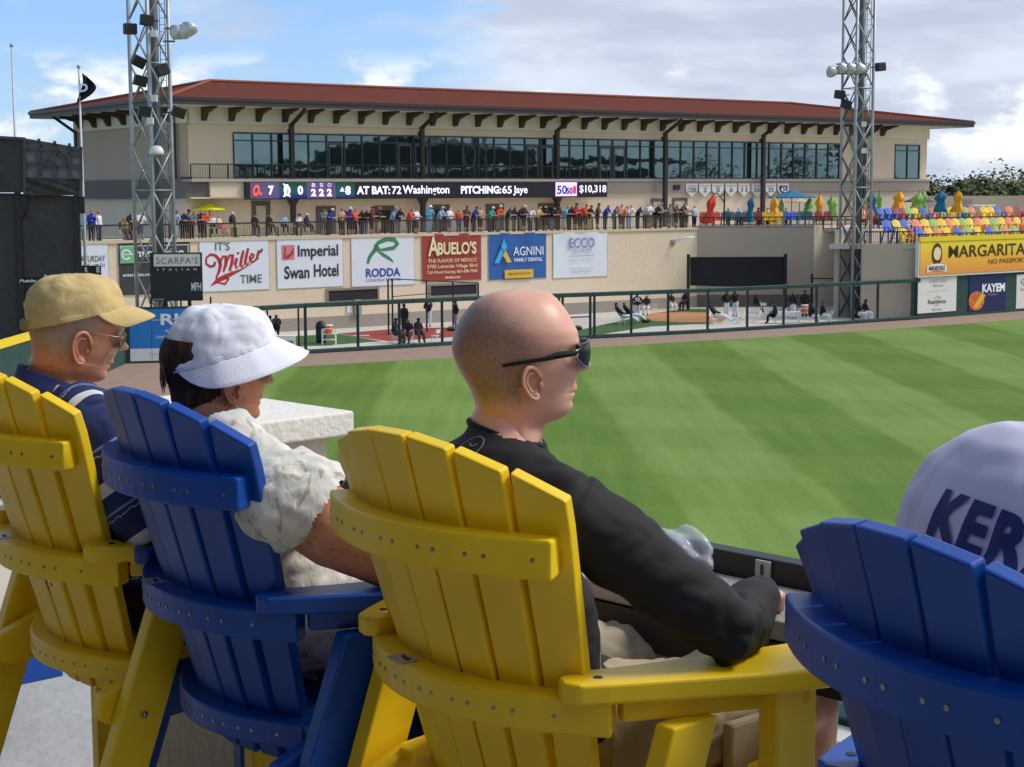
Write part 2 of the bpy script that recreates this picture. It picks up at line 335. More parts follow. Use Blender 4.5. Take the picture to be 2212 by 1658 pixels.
# wall lamp, hose bib
for nm, lb, x, y in (('wall_lamp', 'small white arm lamp on beige deck wall right of last banner', 1465, 518),):
    t = thing(nm, lb, 'lamp', tuple(FW(S(x, 0), 0, Zf(x, y, 0))))
    s_, z_ = FP(x-12, y+6, 0); m = MB(); fbox(m, s_-.18, s_+.18, 0, .12, z_-.22, z_+.22); m.build('bracket', greyst, t)
    m = MB().tube([FW(s_, .1, z_+.1), FW(s_+.6, .9, z_+.35), FW(s_+1.5, 1.0, z_+.4)], [.07, .08, .06], 8); m.build('lamp_arm', white, t, smooth=True)
def banner(lb, x0, x1, y0, y1, m_, sag=0.0, frame=True):
    """banner on the deck wall, described by its pixel box at the middle"""
    xm = (x0+x1)/2; s0, s1 = S(x0, .05), S(x1, .05); z0, z1 = Zf(xm, y1, .05), Zf(xm, y0, .05)
    t = thing('banner', lb, 'banner', tuple(FW((s0+s1)/2, .05, z0)), 'advertising banners on the deck wall')
    m = MB(); nx, nz = 14, 8; vs = []
    for j in range(nz+1):
        for i in range(nx+1):
            u, v_ = i/nx, j/nz
            o = .05+.04*math.sin(3.1*u*5+v_*3)*sag*v_ + (.10*sag*math.exp(-((1-v_)*6)**2)*abs(math.sin(u*7)))
            vs.append(FW(s0+(s1-s0)*u, o, z0+(z1-z0)*v_-(sag*.10*math.sin(math.pi*u)*(v_ > .99))))
    fs = [(j*(nx+1)+i, j*(nx+1)+i+1, (j+1)*(nx+1)+i+1, (j+1)*(nx+1)+i) for j in range(nz) for i in range(nx)]
    m.add(vs, fs); m.build('sheet', m_, t, smooth=True)
    if frame:
        m = MB(); e_ = .05
        fbox(m, s0-e_, s1+e_, 0, .045, z0-e_, z0); fbox(m, s0-e_, s1+e_, 0, .045, z1, z1+e_); fbox(m, s0-e_, s0, 0, .045, z0, z1); fbox(m, s1, s1+e_, 0, .045, z0, z1)
        m.build('edge_frame', mat('banner_frame', srgb(178, 168, 150), .7, .05), t)
    W_, H_ = s1-s0, z1-z0
    def T(s, u, v_, w_, h_, mt, o=.075, **k):     # text box in banner fractions (origin lower left)
        return text(s, FW(s0+u*W_, o+.12*sag, z0+v_*H_), UH, ZU, w_*W_, h_*H_, mt, t, **k)
    def poly(pts, mt, name='emblem', o=.065):
        m = MB(); m.prism([FW(s0+a*W_, o+.12*sag, z0+b*H_) for a, b in pts], NH*.01); return m.build(name, mt, t)
    def stroke(pts, wd, mt, name='emblem', o=.065):   # ribbon along points, widths in banner-height fractions
        m = MB(); n_ = len(pts); wd = wd if isinstance(wd, (list, tuple)) else [wd]*n_; P_ = [Vector((a*W_, b*H_)) for a, b in pts]; vs = []
        for i in range(n_):
            d = (P_[min(i+1, n_-1)]-P_[max(i-1, 0)]).normalized(); q_ = Vector((-d.y, d.x))*wd[i]*H_/2
            for r_ in (P_[i]+q_, P_[i]-q_): vs.append(FW(s0+r_.x, o+.12*sag, z0+r_.y))
        m.add(vs, [(2*i, 2*i+1, 2*i+3, 2*i+2) for i in range(n_-1)]); return m.build(name, mt, t)
    return t, T, poly, stroke
wb = white
t, T, P_, K_ = banner('white banner at the left end of the deck wall reading SATURDAY JUNE 17TH', 150, 228, 525.5, 628, wb)
T('SATURDAY', .18, .60, .74, .13, ink['black']); T('JUNE', .18, .43, .32, .13, ink['black']); T('17', .56, .43, .16, .12, ink['black']); T('TH', .76, .48, .14, .08, ink['blue'])
t, T, P_, K_ = banner('charcoal banner with green e panel reading enterprise, behind the left light tower', 251, 406, 522, 636, mat('banner_charcoal', srgb(58, 58, 60), .6, .04))
P_([(.02, .60), (.98, .60), (.98, .93), (.02, .93)], ink['white'], 'white_border'); P_([(.035, .615), (.965, .615), (.965, .915), (.035, .915)], mat('banner_charcoal', (0, 0, 0)), 'field', .12)
P_([(.03, .61), (.235, .61), (.235, .92), (.03, .92)], ink['lgreen'], 'green_panel', .13)
K_([(.03+.0, .765), (.20, .765)], .015, ink['white'], 'line', .15)
K_([(.10+.06*math.cos(a), .765+.085*math.sin(a)) for a in [i*.35 for i in range(17)]], .03, ink['white'], 'round_letter', .15)
T('enterprise', .13, .66, .78, .20, ink["white"], .13, bold=.02); T('enterprise.com', .05, .33, .42, .08, ink['white'], bold=.01)
t, T, P_, K_ = banner("white banner with red script between grey words IT'S and TIME", 427.7, 577, 515, 628, wb)
T("IT'S", .22, .77, .21, .16, ink['dgreen'], bold=.01); T('TIME', .57, .13, .32, .16, ink['dgreen'], bold=.01)
# red script, letter by letter, rising to the right
def rise(pts, x, y, s, sl=.30): return [(x+s*a, y+s*b*1.35+sl*(s*a)) for a, b in pts]
K_([(.215, .56), (.20, .49), (.14, .47), (.085, .53), (.09, .64), (.15, .70), (.22, .68), (.27, .60), (.29, .50), (.27, .38), (.22, .24)], [.05, .06, .05, .045, .04, .05, .06, .07, .07, .06, .03], ink['red'], 'script')
K_([(.27, .50), (.33, .66), (.37, .66), (.37, .52), (.33, .36)], [.03, .05, .07, .07, .04], ink['red'], 'script')
K_([(.37, .52), (.43, .68), (.47, .68), (.46, .54), (.42, .38), (.46, .37)], [.03, .05, .07, .07, .05, .02], ink['red'], 'script')
K_([(.53, .62), (.505, .50), (.52, .42), (.56, .46)], [.06, .06, .04, .02], ink['red'], 'script'); K_([(.545, .69), (.552, .73)], .05, ink['red'], 'script')
K_([(.63, .76), (.60, .62), (.58, .48), (.60, .44), (.64, .50)], [.05, .06, .06, .04, .02], ink['red'], 'script')
K_([(.70, .80), (.67, .66), (.65, .52), (.67, .48), (.71, .54)], [.05, .06, .06, .04, .02], ink['red'], 'script')
K_([(.71, .58), (.77, .62), (.78, .67), (.75, .69), (.72, .63), (.73, .55), (.78, .54), (.81, .60)], [.03, .04, .05, .05, .05, .05, .04, .02], ink['red'], 'script')
K_([(.82, .58), (.85, .72), (.85, .74), (.88, .72), (.91, .78)], [.05, .06, .05, .06, .05], ink['red'], 'script')
K_([(.15, .11), (.24, .20), (.36, .27), (.60, .40), (.86, .60)], [.02, .09, .10, .03, .012], ink['red'], 'underline')
K_([(.24, .16), (.35, .13), (.40, .22), (.34, .26)], [.02, .05, .06, .05], ink['red'], 'underline')
t, T, P_, K_ = banner('white banner with a pink square emblem reading Imperial Swan Hotel', 595.5, 737.6, 511, 621.5, wb)
P_([(.07, .56), (.26, .56), (.26, .84), (.07, .84)], ink['pink'], 'square_emblem'); K_([(.09, .79), (.12, .80), (.12, .70), (.10, .62), (.14, .58), (.19, .62), (.22, .70), (.25, .78)], .022, ink['red'], 'bird', .12); K_([(.12, .62), (.17, .64), (.24, .68)], .03, ink['red'], 'bird', .12)
for s_, u_, v_, w_, h_ in (('Imperial', .31, .54, .62, .29), ('Swan', .10, .18, .38, .25), ('Hotel', .55, .20, .38, .25)):
    T(s_, u_, v_, w_, h_, ink['black'], bold=.02)
t, T, P_, K_ = banner('white banner with green brush-stroke R over blue RODDA', 757, 892.9, 507, 617, wb)
K_([(.25, .44), (.28, .56), (.34, .66), (.43, .74), (.36, .80)], [.06, .075, .08, .07, .05], ink['green'], 'brush_letter'); K_([(.34, .68), (.42, .84), (.56, .91), (.68, .89), (.73, .81), (.67, .73), (.50, .70), (.40, .70), (.50, .60), (.60, .52), (.66, .45)], [.05, .08, .09, .09, .09, .08, .06, .06, .07, .06, .02], ink['green'], 'brush_letter')
T('RODDA', .22, .17, .55, .17, ink['blue'], bold=.025); T('CONSTRUCTION INC', .22, .08, .56, .055, ink['blue'], bold=.0)
t, T, P_, K_ = banner("brick-red banner with cream lettering reading ABUELO'S", 910, 1038, 504, 607, mat('banner_red', srgb(160, 62, 56), .6, .05), .6)
T('A', .09, .53, .18, .40, ink['cream'], bold=.02); T("BUELO'S", .25, .55, .66, .27, ink['cream'], bold=.03); T('THE FLAVOR OF MEXICO', .09, .39, .82, .075, ink['cream'], bold=.005)
T('3700 Lakeside Village Blvd', .07, .25, .85, .10, ink['cream'], bold=.005); T('Call Ahead Seating: 863-688-7500', .07, .14, .85, .09, ink['cream'], bold=.005); T('abuelos.com', .37, .05, .26, .06, ink['cream'], bold=.02)
t, T, P_, K_ = banner('blue banner with sky-blue and gold A emblem reading AGNINI', 1054.8, 1179, 502, 603, mat('banner_blue', srgb(44, 98, 168), .6, .05), .7)
P_([(.08, .35), (.22, .74), (.26, .60), (.16, .35)], ink['sky'], 'emblem'); P_([(.19, .70), (.245, .87), (.30, .68), (.25, .60)], ink['sky'], 'emblem', .12); P_([(.22, .50), (.27, .62), (.37, .36), (.29, .36), (.255, .46)], ink['yellow'], 'emblem', .12)
T('AGNINI', .41, .50, .53, .19, ink['white'], bold=.005); T('FAMILY DENTAL', .43, .37, .49, .08, ink['white'], bold=.02); P_([(.26, .02), (.76, .02), (.76, .20), (.26, .20)], ink['yellow'], 'gold_strip'); T('AgniniDental.com', .31, .08, .40, .07, ink['brown'], .13)
t, T, P_, K_ = banner('pale blue-white banner with faded letters ECCO, rightmost on the deck wall', 1195, 1312, 500.5, 599, wb, .6)
T('ECCO', .28, .64, .47, .22, ink['lblue'], bold=.015); T('SUITES', .35, .54, .34, .07, ink['pgrey'], bold=.01); K_([(.29, .465), (.74, .465)], .008, ink['grey'], 'line'); T('EXTENDED STAY HOTEL', .27, .35, .46, .04, ink['pgrey']); T('www.eccosuites.com', .28, .17, .45, .045, ink['pgrey']); T('863 904 2050', .33, .10, .35, .045, ink['pgrey'])

# ------------------------------------------------------------------ deck railing
rail = thing('deck_railing', 'dark metal picket railing along the top of the bannered deck wall', 'railing', tuple(FW(sL, -.3, WTOP)))
RT = DECK+1.12
m = MB(); fbox(m, sL-12, sR-.4, -.42, -.26, RT-.10, RT); m.build('top_rail', bronze, rail)
m = MB(); fbox(m, sL-12, sR-.4, -.37, -.31, WTOP+.10, WTOP+.15); m.build('bottom_rail', bronze, rail)
pm = MB(); fbox(pm, -.05, .05, -.39, -.29, WTOP-.2, RT-.1)
s_ = sL
while s_ < sR-.5:
    m = MB(); fbox(m, s_-.05, s_+.05, -.39, -.29, WTOP-.1, RT-.1); m.build('post', bronze, rail); s_ += 2.4
m = MB(); s_ = sL
while s_ < sR-.5: fbox(m, s_-.012, s_+.012, -.35, -.33, WTOP+.12, RT-.1); s_ += .16
tag(m.build('pickets', mat('picket_paint', srgb(150, 138, 118), .6, .1), rail), kind='stuff')

# ------------------------------------------------------------------ main building
EAVE_O = GL+3.2
bl = thing('stadium_building', 'long two-storey cream and tan stadium building with a red tiled hip roof', 'building', tuple(FW(S(1200, GL), GL, 0)))
cL, cR = S(409, GL), S(1995, GL)
zSill = (Zf(600, 388, GL)+Zf(1700, 386, GL))/2; zHead = (Zf(600, 291.5, GL)+Zf(1700, 305, GL))/2; zTr = (Zf(600, 308.5, GL)+Zf(1700, 319.5, GL))/2
zFr = (Zf(700, 279.5, GL+.3)+Zf(1500, 285, GL+.3))/2           # bottom of the cream frieze
zBandB = (Zf(1400, 417, GL+.3)+Zf(1800, 413, GL+.3))/2
zE = (Zf(900, 243.5, EAVE_O)+Zf(1700, 260, EAVE_O))/2           # eave underside height
BW = 20.5                                                        # depth of the building
m = MB()
gL, gR = S(506, GL), S(1812, GL); wL, wR = S(1931, GL), S(1985, GL)
for a, b in ((cL, gL), (gR, wL), (wR, cR)): fbox(m, a, b, GL-.4, GL, zSill, zFr)
for a, b in ((gL, gR), (wL, wR)): fbox(m, a, b, GL-.4, GL, zHead, zFr)
m.build('upper_wall', beige, bl)
m = MB(); fbox(m, cL, cR, GL-.4, GL, DECK-.2, zBandB); m.build('lower_wall', beige, bl)
m = MB(); fbox(m, cL, cR+.5, GL-.4, GL+.32, zBandB, zSill-.22); m.build('grey_band', greyst, bl)
m = MB(); fbox(m, cL, cR+.6, GL-.4, GL+.42, zSill-.22, zSill); m.build('sill_ledge', mat('sill_stone', srgb(176, 166, 152), .8, .05), bl)
m = MB(); fbox(m, cL-.2, cR+.4, GL-.4, GL+.30, zFr, zE+.10); m.build('frieze', cream, bl)
# left return wall (beige stucco darkened to paint in its shade) and the back walls
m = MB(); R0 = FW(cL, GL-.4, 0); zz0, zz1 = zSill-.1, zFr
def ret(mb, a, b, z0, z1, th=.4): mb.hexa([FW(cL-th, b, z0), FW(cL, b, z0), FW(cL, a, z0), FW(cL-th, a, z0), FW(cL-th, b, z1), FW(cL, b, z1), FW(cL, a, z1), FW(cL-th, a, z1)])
ret(m, GL-BW, GL-.001, zSill, zFr); m.build('side_wall', mat('stucco_side_shaded', srgb(186, 168, 146), .85, .05, .3, .2, 6, dirt=.1), bl)
m = MB(); ret(m, GL-BW, GL+.3, zBandB-.25, zSill, .75); m.build('side_grey_band', dkgrey, bl)
m = MB(); ret(m, GL-BW, GL-.001, DECK-.2, zBandB-.25); m.build('side_lower_wall', beige, bl)
m = MB(); ret(m, GL-BW, GL+.3, zFr, zE+.1, .55); m.build('side_frieze', cream, bl)
m = MB(); fbox(m, cR, cR+.4, GL-BW, GL-.001, DECK-.2, zFr); fbox(m, cL-.4, cR+.4, GL-BW-.4, GL-BW, DECK-.2, zFr); m.build('back_wall', beige, bl)
m = MB(); fbox(m, cL, cR, GL-BW, GL-6, zBandB, zBandB+.3); m.build('floor_slab', concrete, bl)
# roof
eL, eR = cL-3.0, S(2100, EAVE_O); eB = GL-BW-3.0; rO = (EAVE_O+eB)/2
rs0, rs1 = S(458, rO), S(1700, rO); rz = (Zf(458, 180, rO)+Zf(1700, 222, rO))/2
A, B, Cc, D, R1, R2 = FW(eL, EAVE_O, zE+.42), FW(eR, EAVE_O, zE+.42), FW(eR, eB, zE+.42), FW(eL, eB, zE+.42), FW(rs0, rO, rz), FW(rs1, rO, rz)
rt = bpy.data.materials.new('red_roof_tile'); rt.use_nodes = True; n = rt.node_tree.nodes; l = rt.node_tree.links; pb = n['Principled BSDF']; pb.inputs['Roughness'].default_value = .95; pb.inputs['Specular IOR Level'].default_value = .1
geo = n.new('ShaderNodeNewGeometry'); 
def dotn(vec, k):
    d = n.new('ShaderNodeVectorMath'); d.operation = 'DOT_PRODUCT'; l.new(geo.outputs['Position'], d.inputs[0]); d.inputs[1].default_value = tuple(vec*k); return d.outputs['Value']
def mm(op, a, b=None):
    q_ = n.new('ShaderNodeMath'); q_.operation = op
    for i, v_ in enumerate((a, b)):
        if v_ is None: continue
        if isinstance(v_, (int, float)): q_.inputs[i].default_value = v_
        else: l.new(v_, q_.inputs[i])
    return q_.outputs[0]
# choose the rib direction from the face normal: ribs run down the slope
nd = n.new('ShaderNodeVectorMath'); nd.operation = 'DOT_PRODUCT'; l.new(geo.outputs['Normal'], nd.inputs[0]); nd.inputs[1].default_value = tuple(UH)
isend = mm('GREATER_THAN', mm('ABSOLUTE', nd.outputs['Value']), .12)
ribs = mm('SINE', mm('ADD', mm('MULTIPLY', dotn(UH, 2*math.pi/.42), mm('SUBTRACT', 1.0, isend)), mm('MULTIPLY', dotn(NH, 2*math.pi/.42), isend)))
rows = mm('FRACT', dotn(ZU, 1/.19))
nz = n.new('ShaderNodeTexNoise'); nz.inputs['Scale'].default_value = 1.6; nz.inputs['Detail'].default_value = 9; nz.inputs['Roughness'].default_value = .8; l.new(geo.outputs['Position'], nz.inputs[0])
val = mm('ADD', mm('MULTIPLY', nz.outputs[0], .9), mm('MULTIPLY', rows, .14)); val = mm('ADD', val, mm('MULTIPLY', ribs, .05))
cr = n.new('ShaderNodeValToRGB'); l.new(val, cr.inputs[0]); cr.color_ramp.elements[0].position = .3; cr.color_ramp.elements[0].color = (*srgb(94, 46, 36), 1); cr.color_ramp.elements[1].position = .85; cr.color_ramp.elements[1].color = (*srgb(130, 74, 58), 1)
l.new(cr.outputs[0], pb.inputs['Base Color']); bp = n.new('ShaderNodeBump'); bp.inputs['Distance'].default_value = .08; bp.inputs['Strength'].default_value = .7; l.new(mm('ADD', ribs, mm('MULTIPLY', rows, .8)), bp.inputs['Height']); l.new(bp.outputs[0], pb.inputs['Normal'])
m = MB(); m.add([A, B, Cc, D, R1, R2], [(0, 1, 5, 4), (1, 2, 5), (2, 3, 4, 5), (3, 0, 4)]); roof = m.build('roof', rt, bl)
for a, b in ((A, R1), (B, R2), (Cc, R2), (D, R1), (R1, R2)):
    m = MB().tube([a+ZU*.06, b+ZU*.06], .16, 6); m.build('ridge_tile_row', mat('ridge_tile', srgb(128, 66, 52), .8, .2, 6), roof)
m = MB()
for a, b in ((A, B), (B, Cc), (Cc, D), (D, A)): m.beam(a-ZU*.24, b-ZU*.24, .16, .42)
m.build('fascia_board', mat('fascia_grey', srgb(88, 82, 84), .6, .1, 2), bl)
m = MB()
for a, b in ((A, B), (D, A)):
    o_ = NH*.12 if a is A else -UH*.12
    m.beam(a+o_-ZU*.03, b+o_-ZU*.03, .2, .22)
m.build('gutter', mat('gutter_brown', srgb(58, 48, 50), .45, .1, 2), bl)
m = MB(); a_, b_, c_, d_ = FW(eL+.1, EAVE_O-.1, zE), FW(eR-.1, EAVE_O-.1, zE), FW(eR-.1, eB+.1, zE), FW(eL+.1, eB+.1, zE); m.add([a_, b_, c_, d_], [(3, 2, 1, 0)]); m.build('soffit', cream, bl)
# corbel brackets under the eave
def bracket(base, out, w_=.34, dep=1.9, hh=.95):
    sd_ = Vector((-out.y, out.x, 0)); pr = [(0, 0), (dep, 0), (dep, -.14), (dep*.72, -.22), (dep*.52, -.36), (dep*.30, -.44), (dep*.22, -.70), (.26, -hh), (0, -hh)]
    m = MB(); m.prism([base-sd_*w_/2+out*a+ZU*b for a, b in pr], sd_*w_); return m.mesh('bracket', mat('bracket_brown', srgb(66, 54, 44), .7, .15, 3))
xs = [439, 501.7, 569, 634, 698, 761]; s_ = [S(x, GL+.3) for x in (501.7, 1659)]; step = (s_[1]-s_[0])/25
b0 = None
for i in range(-1, 33):
    sb = s_[0]+step*i
    if sb > cR+.2: break
    me = bracket(FW(sb, GL+.302, zE-.001), NH, dep=2.0, hh=.98) if b0 is None else None
    if b0 is None: b0 = me; base0 = sb; link('bracket', me, bl)
    else:
        o = link('bracket', b0, bl); o.location = o.location+UH*(sb-base0)
for k in range(7):
    base = FW(cL-.55, GL-1.2-k*2.9, zE-.001); link('bracket', bracket(base, -UH, dep=1.9, hh=.98), bl)
# downspouts at the eave: elbow and column
cols = [S(x, GL+.9) for x in (632, 912.8, 1203.6, 1436.8, 1648, 1866)]
for i, sc in enumerate(cols):
    m = MB(); fbox(m, sc-.16, sc+.16, GL+.75, GL+1.05, zSill-.2 if i < 5 else zBandB, zFr+.1); fbox(m, sc-.10, sc+.10, GL+.45, GL+.75, zFr-.6, zFr-.3); c_ = m.build('column', bronze, bl)
    m = MB(); m.beam(FW(sc, GL+.9, zFr), FW(sc, EAVE_O-.35, zE-.25), .22, .22); m.beam(FW(sc, EAVE_O-.35, zE-.3), FW(sc, EAVE_O-.1, zE+.2), .22, .22); m.build('downspout', bronze, c_)
    m = MB(); fbox(m, sc-.17, sc+.17, GL+.74, GL+1.07, DECK-.02, zBandB if i < 3 else zSill-.1)
    if i < 3: m.lathe([(.17, 0), (.2, .1), (.55, .75), (.62, .9)], 8, FW(sc, GL+.9, zBandB-1.0))
    m.build('post', bronze, c_)
for so, oo in ((cL-.55, GL-.9), (cL-.55, GL-BW+.7)):
    m = MB(); m.beam(FW(so-.1, oo, zSill), FW(so-.1, oo, zFr), .2, .2); m.beam(FW(so-.1, oo, zFr-.05), FW(so-2.0, oo, zE+.05), .2, .2); m.build('downspout', bronze, bl)
m = MB(); fbox(m, cL-.75, cL+.1, GL+.1, GL+.32, zSill-.0, zSill+.12); m.build('ledge', bronze, bl)
# side vent
m = MB(); so = GL-2.4; m.hexa([FW(cL-.46, so, zFr-2.0), FW(cL-.4, so, zFr-2.0), FW(cL-.4, so-.9, zFr-2.0), FW(cL-.46, so-.9, zFr-2.0), FW(cL-.46, so, zFr-.8), FW(cL-.4, so, zFr-.8), FW(cL-.4, so-.9, zFr-.8), FW(cL-.46, so-.9, zFr-.8)]); m.build('vent', greyst, bl)
# window wall
glass = bpy.data.materials.new('tinted_glass'); glass.use_nodes = True; n = glass.node_tree.nodes; l = glass.node_tree.links; pb = n['Principled BSDF']
pb.inputs['Base Color'].default_value = (*srgb(112, 134, 134), 1); pb.inputs['Roughness'].default_value = .02; pb.inputs['Metallic'].default_value = .92
tcg = n.new('ShaderNodeTexCoord'); ng = n.new('ShaderNodeTexNoise'); ng.inputs['Scale'].default_value = .45; ng.inputs['Detail'].default_value = 2; l.new(tcg.outputs['Object'], ng.inputs[0])
bg_ = n.new('ShaderNodeBump'); bg_.inputs['Strength'].default_value = .10; bg_.inputs['Distance'].default_value = .08; l.new(ng.outputs[0], bg_.inputs['Height']); l.new(bg_.outputs[0], pb.inputs['Normal'])
ww = MB(); stp = S(547.4, GL)-S(506, GL); npan = round((gR-gL)/stp); stp = (gR-gL)/npan
frm = MB(); fbox(frm, gL, gR, GL-.15, GL+.06, zHead-.12, zHead); fbox(frm, gL, gR, GL-.15, GL+.06, zSill, zSill+.1); fbox(frm, gL, gR, GL-.14, GL+.05, zTr-.05, zTr+.05)
win = frm.build('window', mullion, bl)
for i in range(npan+1):
    a = gL+i*stp; m = MB(); fbox(m, a-.05, a+.05, GL-.13, GL+.08, zSill+.1, zHead-.12); m.build('mullion', mullion, win)
pane_hi = pane_lo = None
doors_i = {5, 9, 10, 17, 18, 22, 23}
for i in range(npan):
    a = gL+i*stp+.05
    for z0, z1 in ((zSill+.1, zTr-.05), (zTr+.05, zHead-.12)):
        tw = rnd.uniform(-.004, .004); m = MB(); m.add([FW(a, GL-.02+tw, z0), FW(a+stp-.1, GL-.02, z0), FW(a+stp-.1, GL-.02, z1), FW(a, GL-.02+tw, z1)], [(0, 1, 2, 3)]); m.build('pane', glass, win)
    if i in doors_i:
        m = MB(); fbox(m, a+.12, a+.22, GL-.02, GL+.03, zSill+.1, zTr-.05); fbox(m, a+stp-.32, a+stp-.22, GL-.02, GL+.03, zSill+.1, zTr-.05); fbox(m, a+.22, a+stp-.32, GL-.02, GL+.03, zTr-.25, zTr-.05); m.build('door_frame', mat('door_frame_grey', srgb(96, 92, 96), .6, .1), win)
frm = MB(); fbox(frm, wL, wR, GL-.15, GL+.06, zHead-.12, zHead); fbox(frm, wL, wR, GL-.15, GL+.06, zSill, zSill+.1); fbox(frm, wL, wR, GL-.14, GL+.05, zTr-.05, zTr+.05)
for a in (wL+.05, (wL+wR)/2, wR-.05): fbox(frm, a-.05, a+.05, GL-.13, GL+.07, zSill+.1, zHead-.12)
win2 = frm.build('window', mullion, bl); m = MB(); m.add([FW(wL, GL-.02, zSill+.1), FW(wR, GL-.02, zSill+.1), FW(wR, GL-.02, zHead-.1), FW(wL, GL-.02, zHead-.1)], [(0, 1, 2, 3)]); m.build('pane', glass, win2)
m = MB(); fbox(m, gL, gR, GL-.4, GL-.3, zSill, zHead); m.build('dark_interior', darkin, bl)
# balcony with the LED ribbon
BO = GL+2.0; bL, bR = S(413, BO), S(1311, BO); zB = (Zf(500, 388.5, BO)+Zf(1300, 386.5, BO))/2
m = MB(); fbox(m, bL, bR, GL+.42, BO+.15, zB-.20, zB); m.build('balcony_slab', mat('sill_stone', (0, 0, 0)), bl)
zLb = (Zf(700, 429.5, BO)+Zf(1250, 423.5, BO))/2
m = MB(); fbox(m, S(455, BO), S(536, BO), GL+.32, BO-.05, zLb+.1, zB-.22); fbox(m, S(395, BO)+.4, S(455, BO), GL+.32, BO-.3, zLb+.05, zB-.22, 1); m.build('balcony_front', [beige, dkgrey], bl)
m = MB(); fbox(m, bL, bR, GL+.32, BO-.1, zLb+.02, zLb+.12); m.build('balcony_soffit', beige, bl)
br = MB(); fbox(br, bL, bR, BO-.06, BO, zB+1.02, zB+1.09); fbox(br, bL, bR, BO-.05, BO-.01, zB+.08, zB+.12); a = bL
brr = br.build('balcony_railing', black, bl)
while a < bR+.01:
    m = MB(); fbox(m, a-.04, a+.04, BO-.07, BO+.01, zB, zB+1.02); m.build('post', black, brr); a += (bR-bL)/26
m = MB(); a = bL
while a < bR: fbox(m, a-.008, a+.008, BO-.04, BO-.02, zB+.1, zB+1.02); a += .13
tag(m.build('pickets', black, brr), kind='stuff')
# LED ribbon board
lb = thing('scoreboard', 'long black LED ribbon board with score, batter and pitcher names under the balcony', 'scoreboard', tuple(FW(S(900, BO), BO, zLb)))
l0, l1 = S(540, BO+.3), S(1311, BO+.3); zb, zt = zLb, zB-.26; LH = zt-zb
m = MB(); fbox(m, l0-.35, l1+.05, BO+.02, BO+.28, zb-.08, zt+.06); m.build('case', black, lb)
fs = lambda x: S(x, BO+.3)
def led_panel(x0, x1, mt, z0=zb, z1=zt, o=.30):
    m = MB(); m.add([FW(fs(x0), BO+o, z0), FW(fs(x1), BO+o, z0), FW(fs(x1), BO+o, z1), FW(fs(x0), BO+o, z1)], [(0, 1, 2, 3)]); return m.build('led_panel', mt, lb)
Lp, Lg, Lb, Lk = led('purple', (88, 72, 118), .35), led('teal', (6, 74, 82), .35), led('blue', (20, 24, 110), .35), led('black', (20, 20, 32), .12)
Lw, Lo, Lr, Lbt, Lgr = led('white', (226, 222, 255), .75), led('orange', (255, 92, 52), .65), led('red', (214, 60, 80), .6), led('violet', (206, 190, 255), .8), led('green', (8, 66, 30), .35)
led_panel(540, 603, Lp); led_panel(603, 663, Lg); led_panel(663, 725, Lp); led_panel(725, 766, Lg); led_panel(766, 1311, Lk)
led_panel(603, 663, Lgr, zb+LH*.8, zt, .31); led_panel(603, 663, Lb, zb, zb+LH*.2, .31); led_panel(725, 766, Lgr, zb+LH*.8, zt, .31); led_panel(725, 766, Lb, zb, zb+LH*.12, .31)
def LT(s, x0, x1, v0, v1, mt=Lw, bold=.03, **k):
    return text(s, FW(fs(x0), BO+.34, zb+LH*v0), UH, ZU, fs(x1)-fs(x0), LH*(v1-v0), mt, lb, bold=bold, **k)
LT('7', 579, 591, .22, .80, bold=.05); LT('0', 642, 654, .22, .80, bold=.05)
LT('O', 545.5, 560, .15, .86, Lo, .04, shear=.3); LT("'s", 558, 566, .22, .44, Lo, .03, shear=.3)
LT('D', 613, 627, .18, .82, Lw, .02)
def Ls(pts, wd):
    m = MB(); P2 = [Vector((fs(x), zb+LH*v_)) for x, v_ in pts]; vs = []
    for i, p in enumerate(P2):
        d = (P2[min(i+1, len(P2)-1)]-P2[max(i-1, 0)]).normalized(); q_ = Vector((-d.y, d.x))*wd
        for r_ in (p+q_, p-q_): vs.append(FW(r_.x, BO+.35, r_.y))
    m.add(vs, [(2*i, 2*i+1, 2*i+3, 2*i+2) for i in range(len(P2)-1)]); return m.build('blackletter_stroke', Lw, lb)
Ls([(611, .92), (615, .84), (622, .84)], .05); Ls([(611, .10), (615, .20), (622, .20), (626, .12)], .06); Ls([(612, .45), (615, .52), (613, .66)], .07); Ls([(617.5, .25), (617.5, .78)], .05); Ls([(622, .3), (621, .7)], .04)
for s_, x in (('B', 673), ('S', 690), ('O', 707)): LT(s_, x, x+8, .72, .96, Lbt, .01)
for x in (671, 688, 705): LT('2', x, x+11, .12, .60, bold=.05)
m = MB(); m.add([FW(fs(733), BO+.34, zb+LH*.42), FW(fs(744), BO+.34, zb+LH*.42), FW(fs(738.5), BO+.34, zb+LH*.72)], [(0, 1, 2)]); m.build('inning_arrow', Lw, lb)
LT('8', 745, 757, .2, .78, bold=.05)
LT('AT BAT:', 770, 842, .22, .76, bold=.04); LT('72', 846, 866, .22, .76, bold=.02); LT('Washington', 869, 970, .08, .80, bold=.02); LT('PITCHING:', 995, 1082, .22, .76, bold=.04); LT('65', 1084, 1105, .22, .76, bold=.02); LT('Jaye', 1108, 1139, .08, .76, bold=.02)
led_panel(1200, 1246, Lbt, zb+LH*.02, zt+.0, .31); LT('50', 1203, 1224, .16, .78, Lb, .02); LT('50', 1223, 1236, .16, .62, Lb, .03); led_panel(1236.5, 1244, Lr, zb+LH*.2, zb+LH*.72, .36)
LT('$10,318', 1251, 1309, .18, .80, bold=.02)
